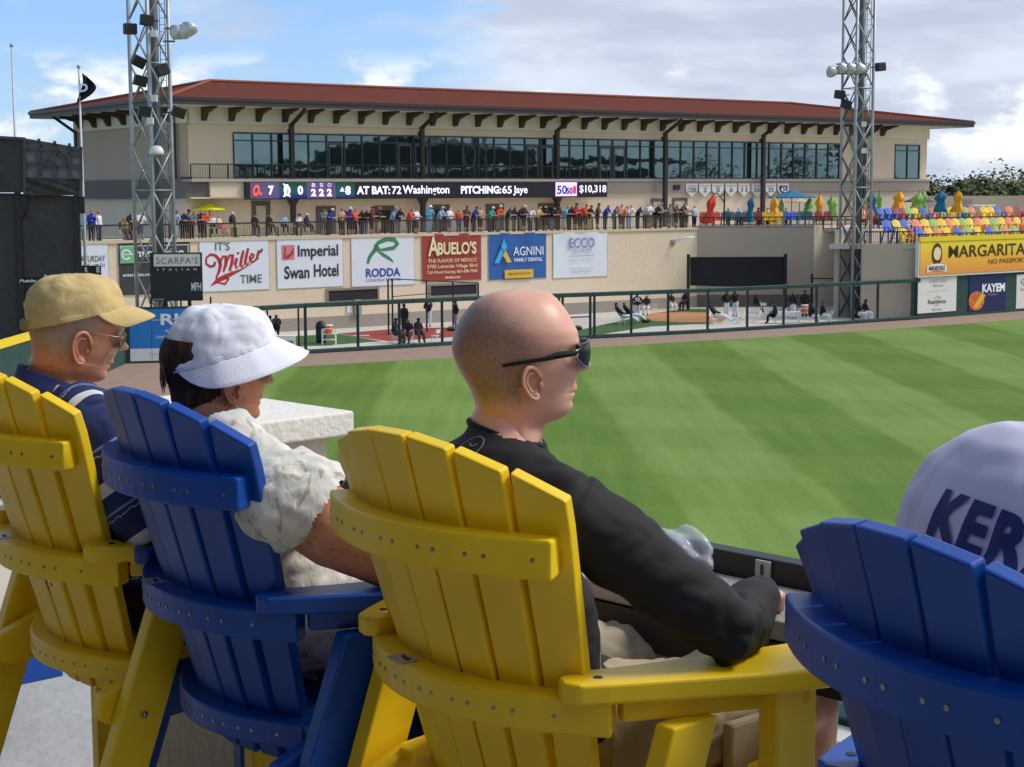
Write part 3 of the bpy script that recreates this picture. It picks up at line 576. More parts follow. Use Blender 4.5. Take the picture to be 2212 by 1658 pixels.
# lower doors behind the crowd
dgrp = 'doorways in the lower wall'
for i, (x0, x1, y0, op) in enumerate(((542, 582, 435, 0), (681, 723, 446, 1), (808, 850, 445, 1), (930.5, 970, 443, 1), (1048.6, 1087.4, 441.5, 1), (1162, 1199.5, 440, 1), (1405.5, 1436, 429.5, 0), (1452, 1484, 428, 0))):
    s0, s1 = S(x0, GL), S(x1, GL); z1 = Zf(x0, y0, GL); t_ = .35 if i < 6 else .25
    m = MB(); fbox(m, s0, s0+t_, GL, GL+.08, DECK, z1); fbox(m, s1-t_, s1, GL, GL+.08, DECK, z1); fbox(m, s0+t_, s1-t_, GL, GL+.08, z1-t_, z1)
    d_ = m.build('door', mat('door_trim', srgb(104, 96, 86), .8, .08), bl)
    m = MB(); fbox(m, s0+t_, s1-t_, GL, GL+.03, DECK, z1-t_); m.build('opening' if op else 'door_panel', darkin if op else mat('door_cream', srgb(206, 192, 170), .7, .05), d_)
# retired-number pennants
pgrp = 'number pennants on the grey band'
pz = zSill-.42
for i, (x0, x1, s_) in enumerate(((1482, 1506.5, 'COBB'), (1510.5, 1535, '2'), (1538.5, 1563, '5'), (1567.5, 1591.5, '6'), (1595.5, 1619.5, '11'), (1623.5, 1647, '16'), (1654, 1676, '23'), (1680, 1703.5, '42'))):
    s0, s1 = S(x0, GL+.4), S(x1, GL+.4); navy = i == 7; hh = 1.05
    t = thing('pennant', ('navy pennant with white number 42, rightmost of the row', 'white pennant with the letters COBB, leftmost of the row')[1] if i == 0 else 'navy pennant with white number 42, rightmost of the row' if navy else ('white pennant reading 2 beside the COBB pennant', 'white pennant reading 5 behind the red folded umbrella top', 'white pennant reading 6, single digit with a closed lower loop', 'white pennant reading 11 in the middle of the row', 'white pennant reading 16 left of a brown downspout column', 'white pennant reading 23 right of a brown downspout column')[i-1], 'sign', tuple(FW((s0+s1)/2, GL+.4, pz-hh)), pgrp)
    pr = [(s0, pz), (s1, pz), (s1, pz-hh*.62), ((s0+s1)/2, pz-hh*1.12), (s0, pz-hh*.62)]
    m = MB(); m.prism([FW(a, GL+.36, b) for a, b in pr], NH*.05); m.build('board', whitep, t)
    if navy:
        c0 = ((s0+s1)/2, pz-hh*.5); m = MB(); m.prism([FW(c0[0]+(a-c0[0])*.74, GL+.42, c0[1]+(b-c0[1])*.78) for a, b in pr], NH*.01); m.build('navy_field', ink['navy'], t)
    w_ = (s1-s0)*(.78 if i == 0 else .30 if len(s_) == 1 else .5)
    text(s_, FW((s0+s1)/2-w_/2, GL+.46, pz-hh*.74), UH, ZU, w_, hh*.42, ink['white'] if navy else ink['grey'], t, bold=.02)
    m = MB(); m.add([FW(s0+.12, GL+.45, pz-hh*.22), FW(s1-.12, GL+.45, pz-hh*.22), FW(s1-.12, GL+.45, pz-hh*.12), FW(s0+.12, GL+.45, pz-hh*.12)], [(0, 1, 2, 3)]); m.build('name_line', ink['pgrey'], t)
m = MB(); s0, s1 = S(1461, GL+.4), S(1470, GL+.4); fbox(m, s0-.3, s1, GL+.33, GL+.45, Zf(1465, 410, GL+.4), Zf(1465, 400, GL+.4)); sg = thing('exit_sign', 'small black sign with a red end on the grey band left of the COBB pennant', 'sign', tuple(FW(s0, GL+.4, 9))); m.build('box', black, sg)
m = MB(); fbox(m, s1-.14, s1-.02, GL+.45, GL+.47, Zf(1465, 409.5, GL+.4), Zf(1465, 400.5, GL+.4)); m.build('red_end', ink['red'], sg)
# ------------------------------------------------------------------ generic vertical plane frame
class VF:
    def __init__(s, p, u): s.p = Vector((p[0], p[1], 0)); s.u = Vector((u[0], u[1], 0)).normalized(); s.n = Vector((s.u.y, -s.u.x, 0))
    def at(s, x, y, off=0.0):
        d = ray(x, y); t = (s.p.dot(s.n)+off)/s.n.dot(Vector((d.x, d.y, 0))); q_ = O3+d*t; return (q_-s.p).dot(s.u), q_.z
    def W(s, a, off, z): return s.p+s.u*a+s.n*off+ZU*z
    def box(s, m, a0, a1, o0, o1, z0, z1, mi=0):
        W = s.W; return m.hexa([W(a0, o1, z0), W(a1, o1, z0), W(a1, o0, z0), W(a0, o0, z0), W(a0, o1, z1), W(a1, o1, z1), W(a1, o0, z1), W(a0, o0, z1)], mi)
# ------------------------------------------------------------------ outfield fence
fgrp = 'outfield fence sections'
fn = thing('outfield_fence', 'open green outfield fence with padded top and bottom rails in front of the bullpens', 'fence', tuple(F[2]))
FH = 3.05
fpads = mat('fence_padding', srgb(30, 68, 66), .5, .12, 1.5, .1, 6); fpost = mat('fence_post_green', srgb(26, 58, 58), .4, .1, 2)
chain = [PZ(468, 781)]+[F[2], PZ(1000, 745), PZ(1280, 732), F[3], PZ(1530, 719.5), PZ(1700, 709)]+[F[4]]
chain = [Vector((p.x, p.y, 0)) for p in chain]
def on_chain(x):      # place on the fence line seen at pixel column x
    d = ray(x, 500)
    for a, b in zip(chain[:-1], chain[1:]):
        e_ = b-a; det = d.x*(-e_.y)+e_.x*d.y
        t = (a.x*(-e_.y)+e_.x*a.y)/det; k = (d.x*a.y-d.y*a.x)/det
        if -.02 <= k <= 1.02: return a+e_*k
    return chain[-1]
for i, (a, b) in enumerate(zip(chain[:-1], chain[1:])):
    nseg = max(1, round((b-a).length/3.4))
    for k in range(nseg):
        p0, p1 = a.lerp(b, k/nseg), a.lerp(b, (k+1)/nseg); dd = (p1-p0).normalized()*.012
        m = MB(); m.beam(p0+dd+ZU*(FH-.14), p1-dd+ZU*(FH-.14), .22, .28); bevel_me(me := m.mesh('top_pad', fpads), .04, 2); link('top_pad', me, fn)
        m = MB(); m.beam(p0+dd+ZU*.14, p1-dd+ZU*.14, .22, .24); bevel_me(me := m.mesh('bottom_pad', fpads), .04, 2); link('bottom_pad', me, fn)
for x in (548, 655.8, 769.8, 860, 953, 1046, 1128, 1207, 1215, 1275, 1284, 1364, 1444, 1530, 1616, 1695, 1766, 1846, 1899, 1974):
    p = on_chain(x); m = MB(); m.box(p+ZU*FH*.5, (.17, .17, FH-.3)); link('post', m.mesh('post', fpost), fn)
m = MB(); p, q_ = on_chain(1217), on_chain(1273); m.beam(p+ZU*1.45, q_+ZU*1.45, .08, .08); m.build('gate_rail', fpost, fn)
# ------------------------------------------------------------------ padded wall with the blue advert, left of the fence
pw = VF(F[0], chain[0]-F[0]); a0, a1 = pw.at(250, 700)[0], pw.at(468, 700)[0]
t = thing('padded_wall', 'green padded outfield wall section carrying a blue advert reading RIS', 'wall', tuple(pw.W(a0, 0, 0)))
m = MB(); pw.box(m, a0, a1, -.5, 0, 0, FH+.02); m.build('wall', padg, t)
m = MB(); pw.box(m, a0, a1, -.55, .05, FH+.02, FH+.12); m.build('cap', fpost, t)
s0, z1 = pw.at(278, 668, .06); s1, _ = pw.at(466, 668, .06); z0 = pw.at(370, 779, .06)[1]; zm = z0+(z1-z0)*.24; bluead = mat('advert_blue', srgb(24, 126, 208), .5, .03)
xs_ = [s0, s0+(s1-s0)*.25, s0+(s1-s0)*.5, s0+(s1-s0)*.75, s1]
for i in range(4):
    m = MB(); pw.box(m, xs_[i]+.01, xs_[i+1]-.01, 0, .05, zm, z1); pw.box(m, xs_[i]+.01, xs_[i+1]-.01, 0, .045, z0, zm, 1); m.build('advert_panel', [bluead, white], t)
def PT(fr, s, a, z, w_, h_, mt, par, o=.08, **k): return text(s, fr.W(a, o, z), fr.u, ZU, w_, h_, mt, par, **k)
Wd, Hd = s1-s0, z1-z0
PT(pw, 'RIS', s0+Wd*.36, z0+Hd*.68, Wd*.34, Hd*.22, ink['white'], t, bold=.03); PT(pw, 'RADIOLOGY & IMAGING SPECIALISTS', s0+Wd*.26, z0+Hd*.765, Wd*.55, Hd*.03, ink['white'], t, o=.09)
PT(pw, 'at', s0+Wd*.41, z0+Hd*.55, Wd*.04, Hd*.05, ink['white'], t); PT(pw, 'Lakeland Regional Health', s0+Wd*.30, z0+Hd*.41, Wd*.50, Hd*.08, ink['white'], t); PT(pw, 'RIS-Imaging.com', s0+Wd*.38, z0+Hd*.28, Wd*.36, Hd*.06, ink['white'], t)
PT(pw, 'Better Technology. Better Care.', s0+Wd*.22, z0+Hd*.10, Wd*.56, Hd*.06, ink['pgrey'], t)
for k in range(4):
    m = MB(); a = a0+.3+k*(a1-a0-.6)/3; pw.box(m, a-.05, a+.05, -.3, -.2, FH+.12, FH+.65); m.build('stub_post', black, t)
# nearer green wall with yellow top line at the far left
gA = PZ(265, 786); gB = Vector((-22.2, 77, 0)); gC = Vector((-22.3, 50, 0))
t = thing('yellow_topped_wall', 'dark green outfield wall with a bright yellow stripe on top at the left edge', 'wall', tuple(gA))
pts = [Vector((gA.x, gA.y-.1, 0)), gB, gC]; yel = mat('yellow_stripe', srgb(244, 214, 40), .5, .04)
for a, b in zip(pts[:-1], pts[1:]):
    m = MB(); m.beam(a+ZU*1.5, b+ZU*1.5, .4, 3.0); m.build('wall', padg, t); m = MB(); m.beam(a+ZU*3.13, b+ZU*3.13, .5, .26); m.build('yellow_cap', yel, t)
# ------------------------------------------------------------------ batter's eye screens
be = VF((-21.9, 88.5), (1, .12)); scr = mat('black_screen_mesh', srgb(62, 62, 63), .85, .12, .8, .4, 3, dirt=.3); scr2 = mat('grey_screen_mesh', srgb(112, 118, 124), .7, .12, 1.2, .3, 3)
t = thing('screen_tower', 'tall black mesh screens on a steel frame at the left edge', 'screen', tuple(be.W(-3, 0, 0)))
def bez(x, y): return be.at(x, y)
def wrinkled(name, x0, x1, y0a, y0b, y1, mt, amp, o=0.0, th=.12):
    a_, b_ = be.at(x0, y0a, o), be.at(x1, y0b, o); zb_ = be.at(x0, y1, o)[1]; m = MB(); nx, nz = 22, 12; vs = []
    for j in range(nz+1):
        for i in range(nx+1):
            u, v_ = i/nx, j/nz; zt_ = a_[1]+(b_[1]-a_[1])*u
            w_ = amp*(math.sin(u*9+v_*5)*.5+math.sin(u*21-v_*9)*.35+math.sin((u+v_)*14)*.5)*(.4+.6*abs(math.sin(v_*3.1)))
            vs.append(be.W(a_[0]+(b_[0]-a_[0])*u, o+w_, zb_+(zt_-zb_)*v_))
    fs = [(j*(nx+1)+i, j*(nx+1)+i+1, (j+1)*(nx+1)+i+1, (j+1)*(nx+1)+i) for j in range(nz) for i in range(nx)]
    m.add(vs, fs); return m.build(name, mt, t, smooth=True)
wrinkled('upper_screen', -90, 53.6, 293, 302.6, 417, scr, .05, .25); wrinkled('upper_screen', 53.6, 177, 304, 323.4, 392, scr2, .05, .2); wrinkled('skirt_screen', 53.6, 177, 384, 387, 423, scr, .16, .32)
wrinkled('lower_screen', 41, 164, 419, 424, 600, scr, .02, -.1); wrinkled('lower_screen', -120, 35, 417, 418, 760, scr, .02, -.1); wrinkled('lower_screen', 41, 160, 600, 590, 760, scr, .02, -.25)
for x0, y0, x1, y1 in ((53.6, 318, 177, 336), (53.6, 352, 177, 362), (84, 300, 84, 388), (118, 305, 118, 388), (150, 310, 150, 388), (175, 318, 175, 425), (78, 385, 118, 310), (118, 310, 150, 368), (53.6, 300, 53.6, 420), (-90, 292, 53.6, 300), (53.6, 302, 177, 323)):
    p, q_ = be.at(x0, y0, .36), be.at(x1, y1, .36); m = MB(); m.beam(be.W(p[0], .36 if y1 > 305 else .3, p[1]), be.W(q_[0], .36 if y1 > 305 else .3, q_[1]), .14, .14); m.build('truss_bar', mat('screen_frame', srgb(66, 68, 72), .5, .15, 2), t)
for x, y0, y1 in ((38, 415, 760), (165, 423, 600), (52, 423, 460), (176, 425, 462)):
    p = be.at(x, y0, -.1); z_ = be.at(x, y1, -.1)[1]; m = MB(); be.box(m, p[0]-.15, p[0]+.15, -.2, .05, z_, p[1]); m.build('frame_post', black, t)
for x0, x1, y0, y1 in ((38, 52, 452, 470), (160, 177, 447, 462)):
    p, q_ = be.at(x0, y0, 0), be.at(x1, y1, 0); m = MB(); be.box(m, p[0], q_[0], -.1, .2, q_[1], p[1]); m.build('junction_box', black, t)
for s, x0, x1, y, h_ in (('Publix', 43, 80, 606, 6), ('DANIELS', 95, 142, 600, 10)):
    p, q_ = be.at(x0, y, .0), be.at(x1, y, .0); PT(be, s, p[0], p[1]-.1, q_[0]-p[0], h_/3580*88, ink['white'], t, o=.12, bold=.02, shear=.2)
sb = VF((-20.6, 91), (1, .15)); p, q_ = sb.at(168, 575), sb.at(219, 626)
t = thing('line_score_board', 'small black scoreboard with white digits behind the khaki cap', 'scoreboard', tuple(sb.W(p[0], 0, 0)))
m = MB(); sb.box(m, p[0]-1, q_[0], -.3, 0, q_[1]-.8, p[1]); m.build('board', black, t); m = MB(); sb.box(m, p[0]-.9, p[0]-.75, -.28, -.05, 0, q_[1]-.8); sb.box(m, q_[0]-.3, q_[0]-.15, -.28, -.05, 0, q_[1]-.8); m.build('legs', black, t)
for s_, fx, fy in (('R', .30, .72), ('H', .30, .45), ('E', .82, .72), ('9', .82, .40)): PT(sb, s_, p[0]+(q_[0]-p[0])*fx, q_[1]+(p[1]-q_[1])*fy, .18, .3, ink['white'], t, o=.03, bold=.03)
# speed board
sp_ = VF((PZ(330, 784).x, 95.6), (1, .10)); p, q_ = sp_.at(322.7, 547), sp_.at(437.8, 650)
t = thing('speed_board', "black pitch-speed board topped by a white panel reading SCARPA'S", 'scoreboard', tuple(sp_.W((p[0]+q_[0])/2, 0, FH)))
m = MB(); sp_.box(m, p[0], q_[0], -.4, 0, q_[1], p[1]); m.build('cabinet', mat('board_black', srgb(34, 36, 40), .5, .08), t)
Wd = q_[0]-p[0]; Hd = p[1]-q_[1]
m = MB(); sp_.box(m, p[0]+Wd*.08, p[0]+Wd*.97, 0, .05, q_[1]+Hd*.72, q_[1]+Hd*.97); m.build('sponsor_panel', whitep, t); m = MB(); sp_.box(m, p[0]+Wd*.08, p[0]+Wd*.97, 0, .045, q_[1]+Hd*.61, q_[1]+Hd*.71); m.build('sponsor_strip', ink['black'], t)
PT(sp_, "SCARPA'S", p[0]+Wd*.13, q_[1]+Hd*.77, Wd*.80, Hd*.14, ink['grey'], t, spacing=1.2); PT(sp_, 'ITALIAN', p[0]+Wd*.15, q_[1]+Hd*.63, Wd*.75, Hd*.05, ink['white'], t, spacing=2.5)
PT(sp_, 'MPH', p[0]+Wd*.79, q_[1]+Hd*.21, Wd*.19, Hd*.17, ink['white'], t, o=.03, bold=.01); PT(sp_, 'DAKTRONICS', p[0]+Wd*.04, q_[1]+Hd*.02, Wd*.22, Hd*.03, ink['white'], t, o=.03)
for k in (.28, .74): m = MB(); sp_.box(m, p[0]+Wd*k-.1, p[0]+Wd*k+.1, -.3, -.1, 0.0, q_[1]); m.build('post', black, t)
# ------------------------------------------------------------------ flagpoles
for lb_, x, yt, d_, fl in (('tall bare white flagpole above the black screens at the left edge', 25, 101, 91, 0), ('thin flagpole with a limp navy flag left of the building roof', 170, 147, 93, 1)):
    p = PY(x, yt, d_); t = thing('flagpole', lb_, 'flagpole', (p.x, p.y, 0)); m = MB().tube([(p.x, p.y, 0), (p.x, p.y, p.z)], [.12, .05], 8); m.build('pole', mat('pole_white', srgb(190, 196, 200), .4, .05), t, smooth=True); m = MB().ball((p.x, p.y, p.z+.06), .11); m.build('finial', galv, t, smooth=True)
    if fl:
        zt_ = PY(170, 158, d_).z; zb_ = PY(170, 217, d_).z; fg = thing('flag', 'limp navy flag with a white letter hanging from the thin flagpole', 'flag', (p.x, p.y, zt_)); m = MB(); nx, nz = 10, 16; vs = []
        for j in range(nz+1):
            v_ = j/nz
            for i in range(nx+1):
                u = i/nx; wv = (.18+.62*max(0, math.sin((v_*1.0+.08)*3.1)))*u; bend = -.62*max(0, (v_-.35))*1.4 if v_ > .35 else 0
                vs.append((p.x+.05+wv+bend*(1 if v_ > .35 else 0)*(.5+.5*u)+.12, p.y+.14*math.sin(u*11+v_*4), zt_+(zb_-zt_)*v_-.25*u))
        fs = [(j*(nx+1)+i, j*(nx+1)+i+1, (j+1)*(nx+1)+i+1, (j+1)*(nx+1)+i) for j in range(nz) for i in range(nx)]
        m.add(vs, fs); m.build('cloth', mat('flag_navy', srgb(18, 24, 52), .8, .1), fg, smooth=True)
        text('D', (p.x+.02, p.y-.18, zt_+(zb_-zt_)*.72), (1, 0, .1), ZU, .5, .45, ink['white'], fg, bold=.04)
# ------------------------------------------------------------------ light towers
def light_tower(lb_, x, d_, y_base, lights, yaw, top_z):
    cpt = PY(x, 400, d_); t = thing('light_tower', lb_, 'tower', (cpt.x, cpt.y, 0), 'lattice floodlight towers'); R_ = 1.13; loc = Vector((cpt.x, cpt.y, 0))
    cs = [loc+Vector((math.cos(yaw+k*math.pi/2), math.sin(yaw+k*math.pi/2), 0))*R_ for k in range(4)]
    for c_ in cs: m = MB().tube([c_, c_+ZU*top_z], .115, 8); m.build('leg', galv, t, smooth=True)
    H_ = 2.45; nb = int(top_z/H_)
    for f in range(4):
        a, b = cs[f], cs[(f+1) % 4]
        for p0, p1, r_ in ((a, b+ZU*H_, .048), (b, a+ZU*H_, .048)):
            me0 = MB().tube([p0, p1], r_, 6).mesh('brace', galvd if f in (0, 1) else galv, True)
            for k in range(nb): o = link('brace', me0, t); o.location = o.location+ZU*(H_*k)
        me0 = MB().tube([a, b], .045, 6).mesh('strut', galv, True)
        for k in range(1, nb, 3): o = link('strut', me0, t); o.location = o.location+ZU*(H_*k)
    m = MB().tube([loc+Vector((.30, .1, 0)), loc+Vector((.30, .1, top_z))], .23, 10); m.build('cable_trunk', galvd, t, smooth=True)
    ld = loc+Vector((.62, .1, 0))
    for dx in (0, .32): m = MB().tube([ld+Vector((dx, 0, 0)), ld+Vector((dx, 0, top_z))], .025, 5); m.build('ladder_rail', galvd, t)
    m = MB()
    for k in range(int(top_z/.4)): m.beam(ld+ZU*(.4*k+.2), ld+Vector((.32, 0, 0))+ZU*(.4*k+.2), .03, .03)
    tag(m.build('rungs', galvd, t), kind='stuff')
    for k, (lx_, ly_, kind, rot) in enumerate(lights):
        p = PY(lx_, ly_, d_-1.2)
        if kind == 'bowl':
            R2_ = Matrix.Rotation(rot, 3, 'Y') @ Matrix.Rotation(math.radians(-35), 3, 'X')
            m = MB().lathe([(.10, -.42), (.16, -.3), (.36, -.15), (.47, .12), (.49, .22), (.45, .23), (.3, .05), (.05, -.05)], 18, p, R2_); l_ = m.build('floodlight', mat('spun_aluminium', srgb(196, 198, 196), .42, .08, 2, metal=.6), t, smooth=True)
            m = MB().lathe([(.0, .20), (.44, .20), (.44, .21), (.0, .21)], 18, p, R2_); m.build('lens', mat('lamp_lens', srgb(225, 225, 215), .1, .03), l_, smooth=True)
        elif kind == 'box':
            R2_ = Matrix.Rotation(rot, 3, 'Y') @ Matrix.Rotation(.5, 3, 'Z'); m = MB().box(p, (.74, .45, .62), R2_); me0 = bevel_me(m.mesh('speaker_box', black), .05, 2); link('speaker_box', me0, t)
            m = MB(); m.beam(p, Vector((loc.x+(.75 if p.x > loc.x else -.75), loc.y-.7, p.z)), .07, .07); m.build('bracket_arm', black, t)
        elif kind == 'dome':
            m = MB().lathe([(.42, -.2), (.43, -.05), (.38, .14), (.25, .28), (.05, .33)], 16, p); m.build('antenna_dome', whitep, t, smooth=True)
        elif kind == 'jbox':
            m = MB().box(p, (.34, .3, .38)); m.build('junction_box', whitep, t)
        elif kind == 'bar':
            q_ = PY(rot, ly_, d_-1.0); m = MB(); m.beam(p, q_, .1, .1); m.build('crossarm', galvd, t)
    return t
light_tower('left steel lattice light tower with bowl lamps pointing right, rising behind the speed board', 331, 98.5, 660, [
    (397, 72, 'bowl', .3), (407, 66, 'bowl', .35), (381, 73, 'bowl', .3), (355, 62, 'bar', 420), (352, 90, 'bar', 378), (281, 63, 'box', 0), (317, 44, 'box', .1), (300, 134, 'box', .5), (351, 152, 'box', -.4), (303, 175, 'box', .25), (312, 241, 'box', .15), (386, 243, 'box', .3), (338, 327, 'dome', 0), (333, 73, 'jbox', 0), (333, 213, 'jbox', 0), (325, 262, 'jbox', 0)], .16, 24.5)
light_tower('right steel lattice light tower with a row of bowl lamps, rising behind the open fence', 1849, 125.5, 690, [
    (1796, 153, 'bowl', 2.4), (1819, 146, 'bowl', 2.6), (1838, 147, 'bowl', 2.6), (1857, 147, 'bowl', 2.8), (1806, 139, 'bar', 1870), (1806, 160, 'bar', 1870), (1902, 145, 'box', -.1), (1814, 205, 'box', .1), (1828, 226, 'box', .3), (1866, 269, 'jbox', 0), (1866, 326, 'jbox', 0)], 1.25, 27)
# ------------------------------------------------------------------ batting-cage net frame and black screen
t = thing('net_frame', 'thin black pole frame of the left bullpen practice net', 'frame', tuple(PZ(845, 726)))
tops = [(838, 604, 112), (847, 603, 112), (921, 607, 114), (978, 610, 117), (1033, 612, 120)]
tp = [PY(*q_) for q_ in tops]
for p in tp: m = MB().tube([(p.x, p.y, 0), p], .06, 8); m.build('pole', black, t)
m = MB()
m.beam(tp[0], tp[1], .06, .06); m.beam(tp[1], tp[4], .07, .07); m.build('top_bar', black, t)
m = MB(); m.beam(Vector((tp[1].x, tp[1].y, 2.6)), Vector((tp[4].x, tp[4].y, 2.6)), .05, .05); m.build('cross_bar', black, t)
for x in (577, 644): p = PY(x, 660, 104); m = MB().tube([(p.x, p.y, 0), p], .06, 8); m.build('pole', black, t)
CW = FW(sR, 0, 0); YW = CW.y
gw = VF((CW.x, YW), (1, 0)); b1 = gw.at(1759, 490)[0]
t = thing('grey_side_wall', 'shaded beige-grey stucco wall behind the black bullpen screen', 'wall', tuple(CW))
zt_ = gw.at(1600, 491)[1]
m = MB(); gw.box(m, .0, b1, -.6, 0, 0, zt_); m.build('wall', mat('stucco_beige_shaded', srgb(196, 180, 158), .85, .05, .25, .25, 6, dirt=.15), t); m = MB(); gw.box(m, .0, b1, -.6, .04, 0, 1.0); m.build('plinth', dkgrey, t)  # wall is the beige stucco with its shade put into the colour
m = MB(); gw.box(m, .0, b1, -.66, .06, zt_, zt_+.12); m.build('coping', greyst, t)
lw = VF(gw.W(b1, 0, 0), UH); m = MB(); lw.box(m, 0, 14, -.6, 0, 0, zt_+.1); m.build('return_wall', beige, t)
sc_ = VF((gw.W(0, 0, 0).x, YW-3.2), (1, 0)); p, q_ = sc_.at(1491, 558), sc_.at(1693, 616)
t = thing('bullpen_screen', 'long black screen hung between two posts against the grey wall', 'screen', tuple(sc_.W(p[0], 0, 0)))
m = MB(); nx = 24; vs = []
for j in range(7):
    for i in range(nx+1): vs.append(sc_.W(p[0]+(q_[0]-p[0])*i/nx, .05*math.sin(i*1.3+j), q_[1]+(p[1]-q_[1])*j/6-(.12*math.sin(math.pi*i/nx) if j == 0 else 0)))
m.add(vs, [(j*(nx+1)+i, j*(nx+1)+i+1, (j+1)*(nx+1)+i+1, (j+1)*(nx+1)+i) for j in range(6) for i in range(nx)]); m.build('screen', mat('screen_black', srgb(28, 30, 32), .8, .1, 1), t, smooth=True)
for a in (p[0]-.15, q_[0]+.12): m = MB(); sc_.box(m, a-.12, a+.12, -.12, .12, 0, p[1]+.3); m.build('post', black, t)
m = MB(); sc_.box(m, p[0], q_[0], -.05, .05, p[1], p[1]+.08); m.build('top_cable', black, t)
pgr = thing('pole_rail', 'black posts joined by a thin top rail around the right light tower foot', 'railing', tuple(PZ(1752, 690)))
pp = [PY(x, y, 128) for x, y in ((1754, 592), (1808, 593), (1885, 594), (1899, 594))]
for p in pp: m = MB().tube([(p.x, p.y, 0), (p.x, p.y, p.z)], .1, 8); m.build('post', black, pgr)
m = MB().tube([p-ZU*.35 for p in pp], .05, 6); m.build('rail', black, pgr)
# ------------------------------------------------------------------ right side: padded wall with signs, banner, tiered party deck
rv = VF(F[4], F[5]-F[4]); rdir = rv.u
t = thing('sign_wall', 'green padded outfield wall at the right edge carrying white and navy signs', 'wall', tuple(F[4]))
m = MB(); rv.box(m, 0, 24, -.5, 0, 0, 3.12); m.build('wall', padg, t); m = MB(); rv.box(m, -.05, 24, -.1, .06, 0, .22); m.build('base_pad', fpads, t)
def sign(lb_, x0, x1, y0, y1, mt):
    p, q_ = rv.at(x0, y0, .05), rv.at(x1, y1, .05); z1_ = rv.at((x0+x1)/2, y0, .05)[1]; z0_ = rv.at((x0+x1)/2, y1, .05)[1]; t = thing('wall_sign', lb_, 'sign', tuple(rv.W(p[0], 0, z0_)), 'signs on the padded wall'); m = MB(); rv.box(m, p[0], q_[0], .0, .05, z0_, z1_); m.build('board', mt, t)
    return t, p[0], z0_, q_[0]-p[0], z1_-z0_
t, a, z, Wd, Hd = sign('white wall sign with faint hotel lettering reading Residence', 1984, 2065, 599, 675, whitep)
PT(rv, 'COURTYARD', a+Wd*.28, z+Hd*.85, Wd*.46, Hd*.09, ink['pgrey'], t, bold=.02); PT(rv, 'Marriott', a+Wd*.38, z+Hd*.73, Wd*.25, Hd*.07, ink['grey'], t); PT(rv, 'LAKELAND', a+Wd*.2, z+Hd*.60, Wd*.58, Hd*.02, ink['pgrey'], t); PT(rv, 'Residence', a+Wd*.26, z+Hd*.25, Wd*.46, Hd*.12, ink['dgreen'], t, bold=.02); PT(rv, 'INN', a+Wd*.44, z+Hd*.18, Wd*.10, Hd*.04, ink['grey'], t); PT(rv, 'Marriott', a+Wd*.36, z+Hd*.05, Wd*.25, Hd*.07, ink['grey'], t)
m = MB(); m.tube([rv.W(a+Wd*.5+Wd*.08*math.cos(q1), .08, z+Hd*.38+Hd*.09*math.sin(q1)) for q1 in [i*.39 for i in range(9)]], .02, 5); m.build('emblem', ink['pgrey'], t)
t, a, z, Wd, Hd = sign('navy wall sign reading KAYEM with orange sandwich picture', 2094, 2172, 596, 671, mat('sign_navy', srgb(18, 36, 92), .5, .08))
PT(rv, 'KAYEM', a+Wd*.34, z+Hd*.52, Wd*.62, Hd*.25, ink['white'], t, bold=.05); PT(rv, 'FRANKS', a+Wd*.50, z+Hd*.42, Wd*.25, Hd*.06, ink['pink'], t)
m = MB(); m.add([rv.W(a+Wd*.2+Wd*.21*math.cos(q1*.5), .07, z+Hd*.30+Hd*.28*math.sin(q1*.5)) for q1 in range(13)], [tuple(range(13))]); m.build('bun_picture', mat('bun_orange', srgb(214, 110, 50), .6, .35, 2.2), t)
m = MB(); m.add([rv.W(a+Wd*(.12+.22*k/8), .085, z+Hd*(.12+.40*k/8+(.03 if k % 2 else 0))) for k in range(9)]+[rv.W(a+Wd*(.22+.22*(8-k)/8), .085, z+Hd*(.08+.36*(8-k)/8)) for k in range(9)], [tuple(range(18))]); m.build('filling_picture', ink['yellow'], t)
t, a, z, Wd, Hd = sign('white wall sign cut off by the right edge of the view', 2197, 2275, 592, 667, whitep)
PT(rv, 'S', a+Wd*.1, z+Hd*.55, Wd*.18, Hd*.35, ink['pgrey'], t)
# margarita banner
p, q_ = rv.at(1990, 531, .3), rv.at(2212, 592, .3); z0_ = 3.22; z1_ = rv.at(2050, 521, .3)[1]
gmat = bpy.data.materials.new('banner_sunset'); gmat.use_nodes = True; n = gmat.node_tree.nodes; l = gmat.node_tree.links; tcx = n.new('ShaderNodeNewGeometry'); sx_ = n.new('ShaderNodeSeparateXYZ'); l.new(tcx.outputs['Position'], sx_.inputs[0]); mr = n.new('ShaderNodeMapRange'); l.new(sx_.outputs[2], mr.inputs[0]); mr.inputs[1].default_value = z0_; mr.inputs[2].default_value = z1_
cr = n.new('ShaderNodeValToRGB'); l.new(mr.outputs[0], cr.inputs[0]); cr.color_ramp.elements[0].color = (*srgb(238, 150, 72), 1); cr.color_ramp.elements[1].color = (*srgb(252, 226, 60), 1); cr.color_ramp.elements.new(.45).color = (*srgb(248, 186, 66), 1); l.new(cr.outputs[0], n['Principled BSDF'].inputs['Base Color'])
t = thing('deck_banner', 'long yellow-orange banner reading MARGARITAV beneath the coloured chairs', 'banner', tuple(rv.W(0, .2, z0_)))
B0 = p[0]; m = MB(); rv.box(m, B0-.15, 24, -.1, .2, z0_-.1, z1_+.05); m.build('white_border', whitep, t); m = MB(); rv.box(m, B0, 24, .2, .24, z0_+.06, z1_-.02); m.build('banner_face', gmat, t); m = MB(); rv.box(m, B0-.1, 24, -.1, .3, z1_+.0, z1_+.34); m.build('yellow_cap', yel, t)
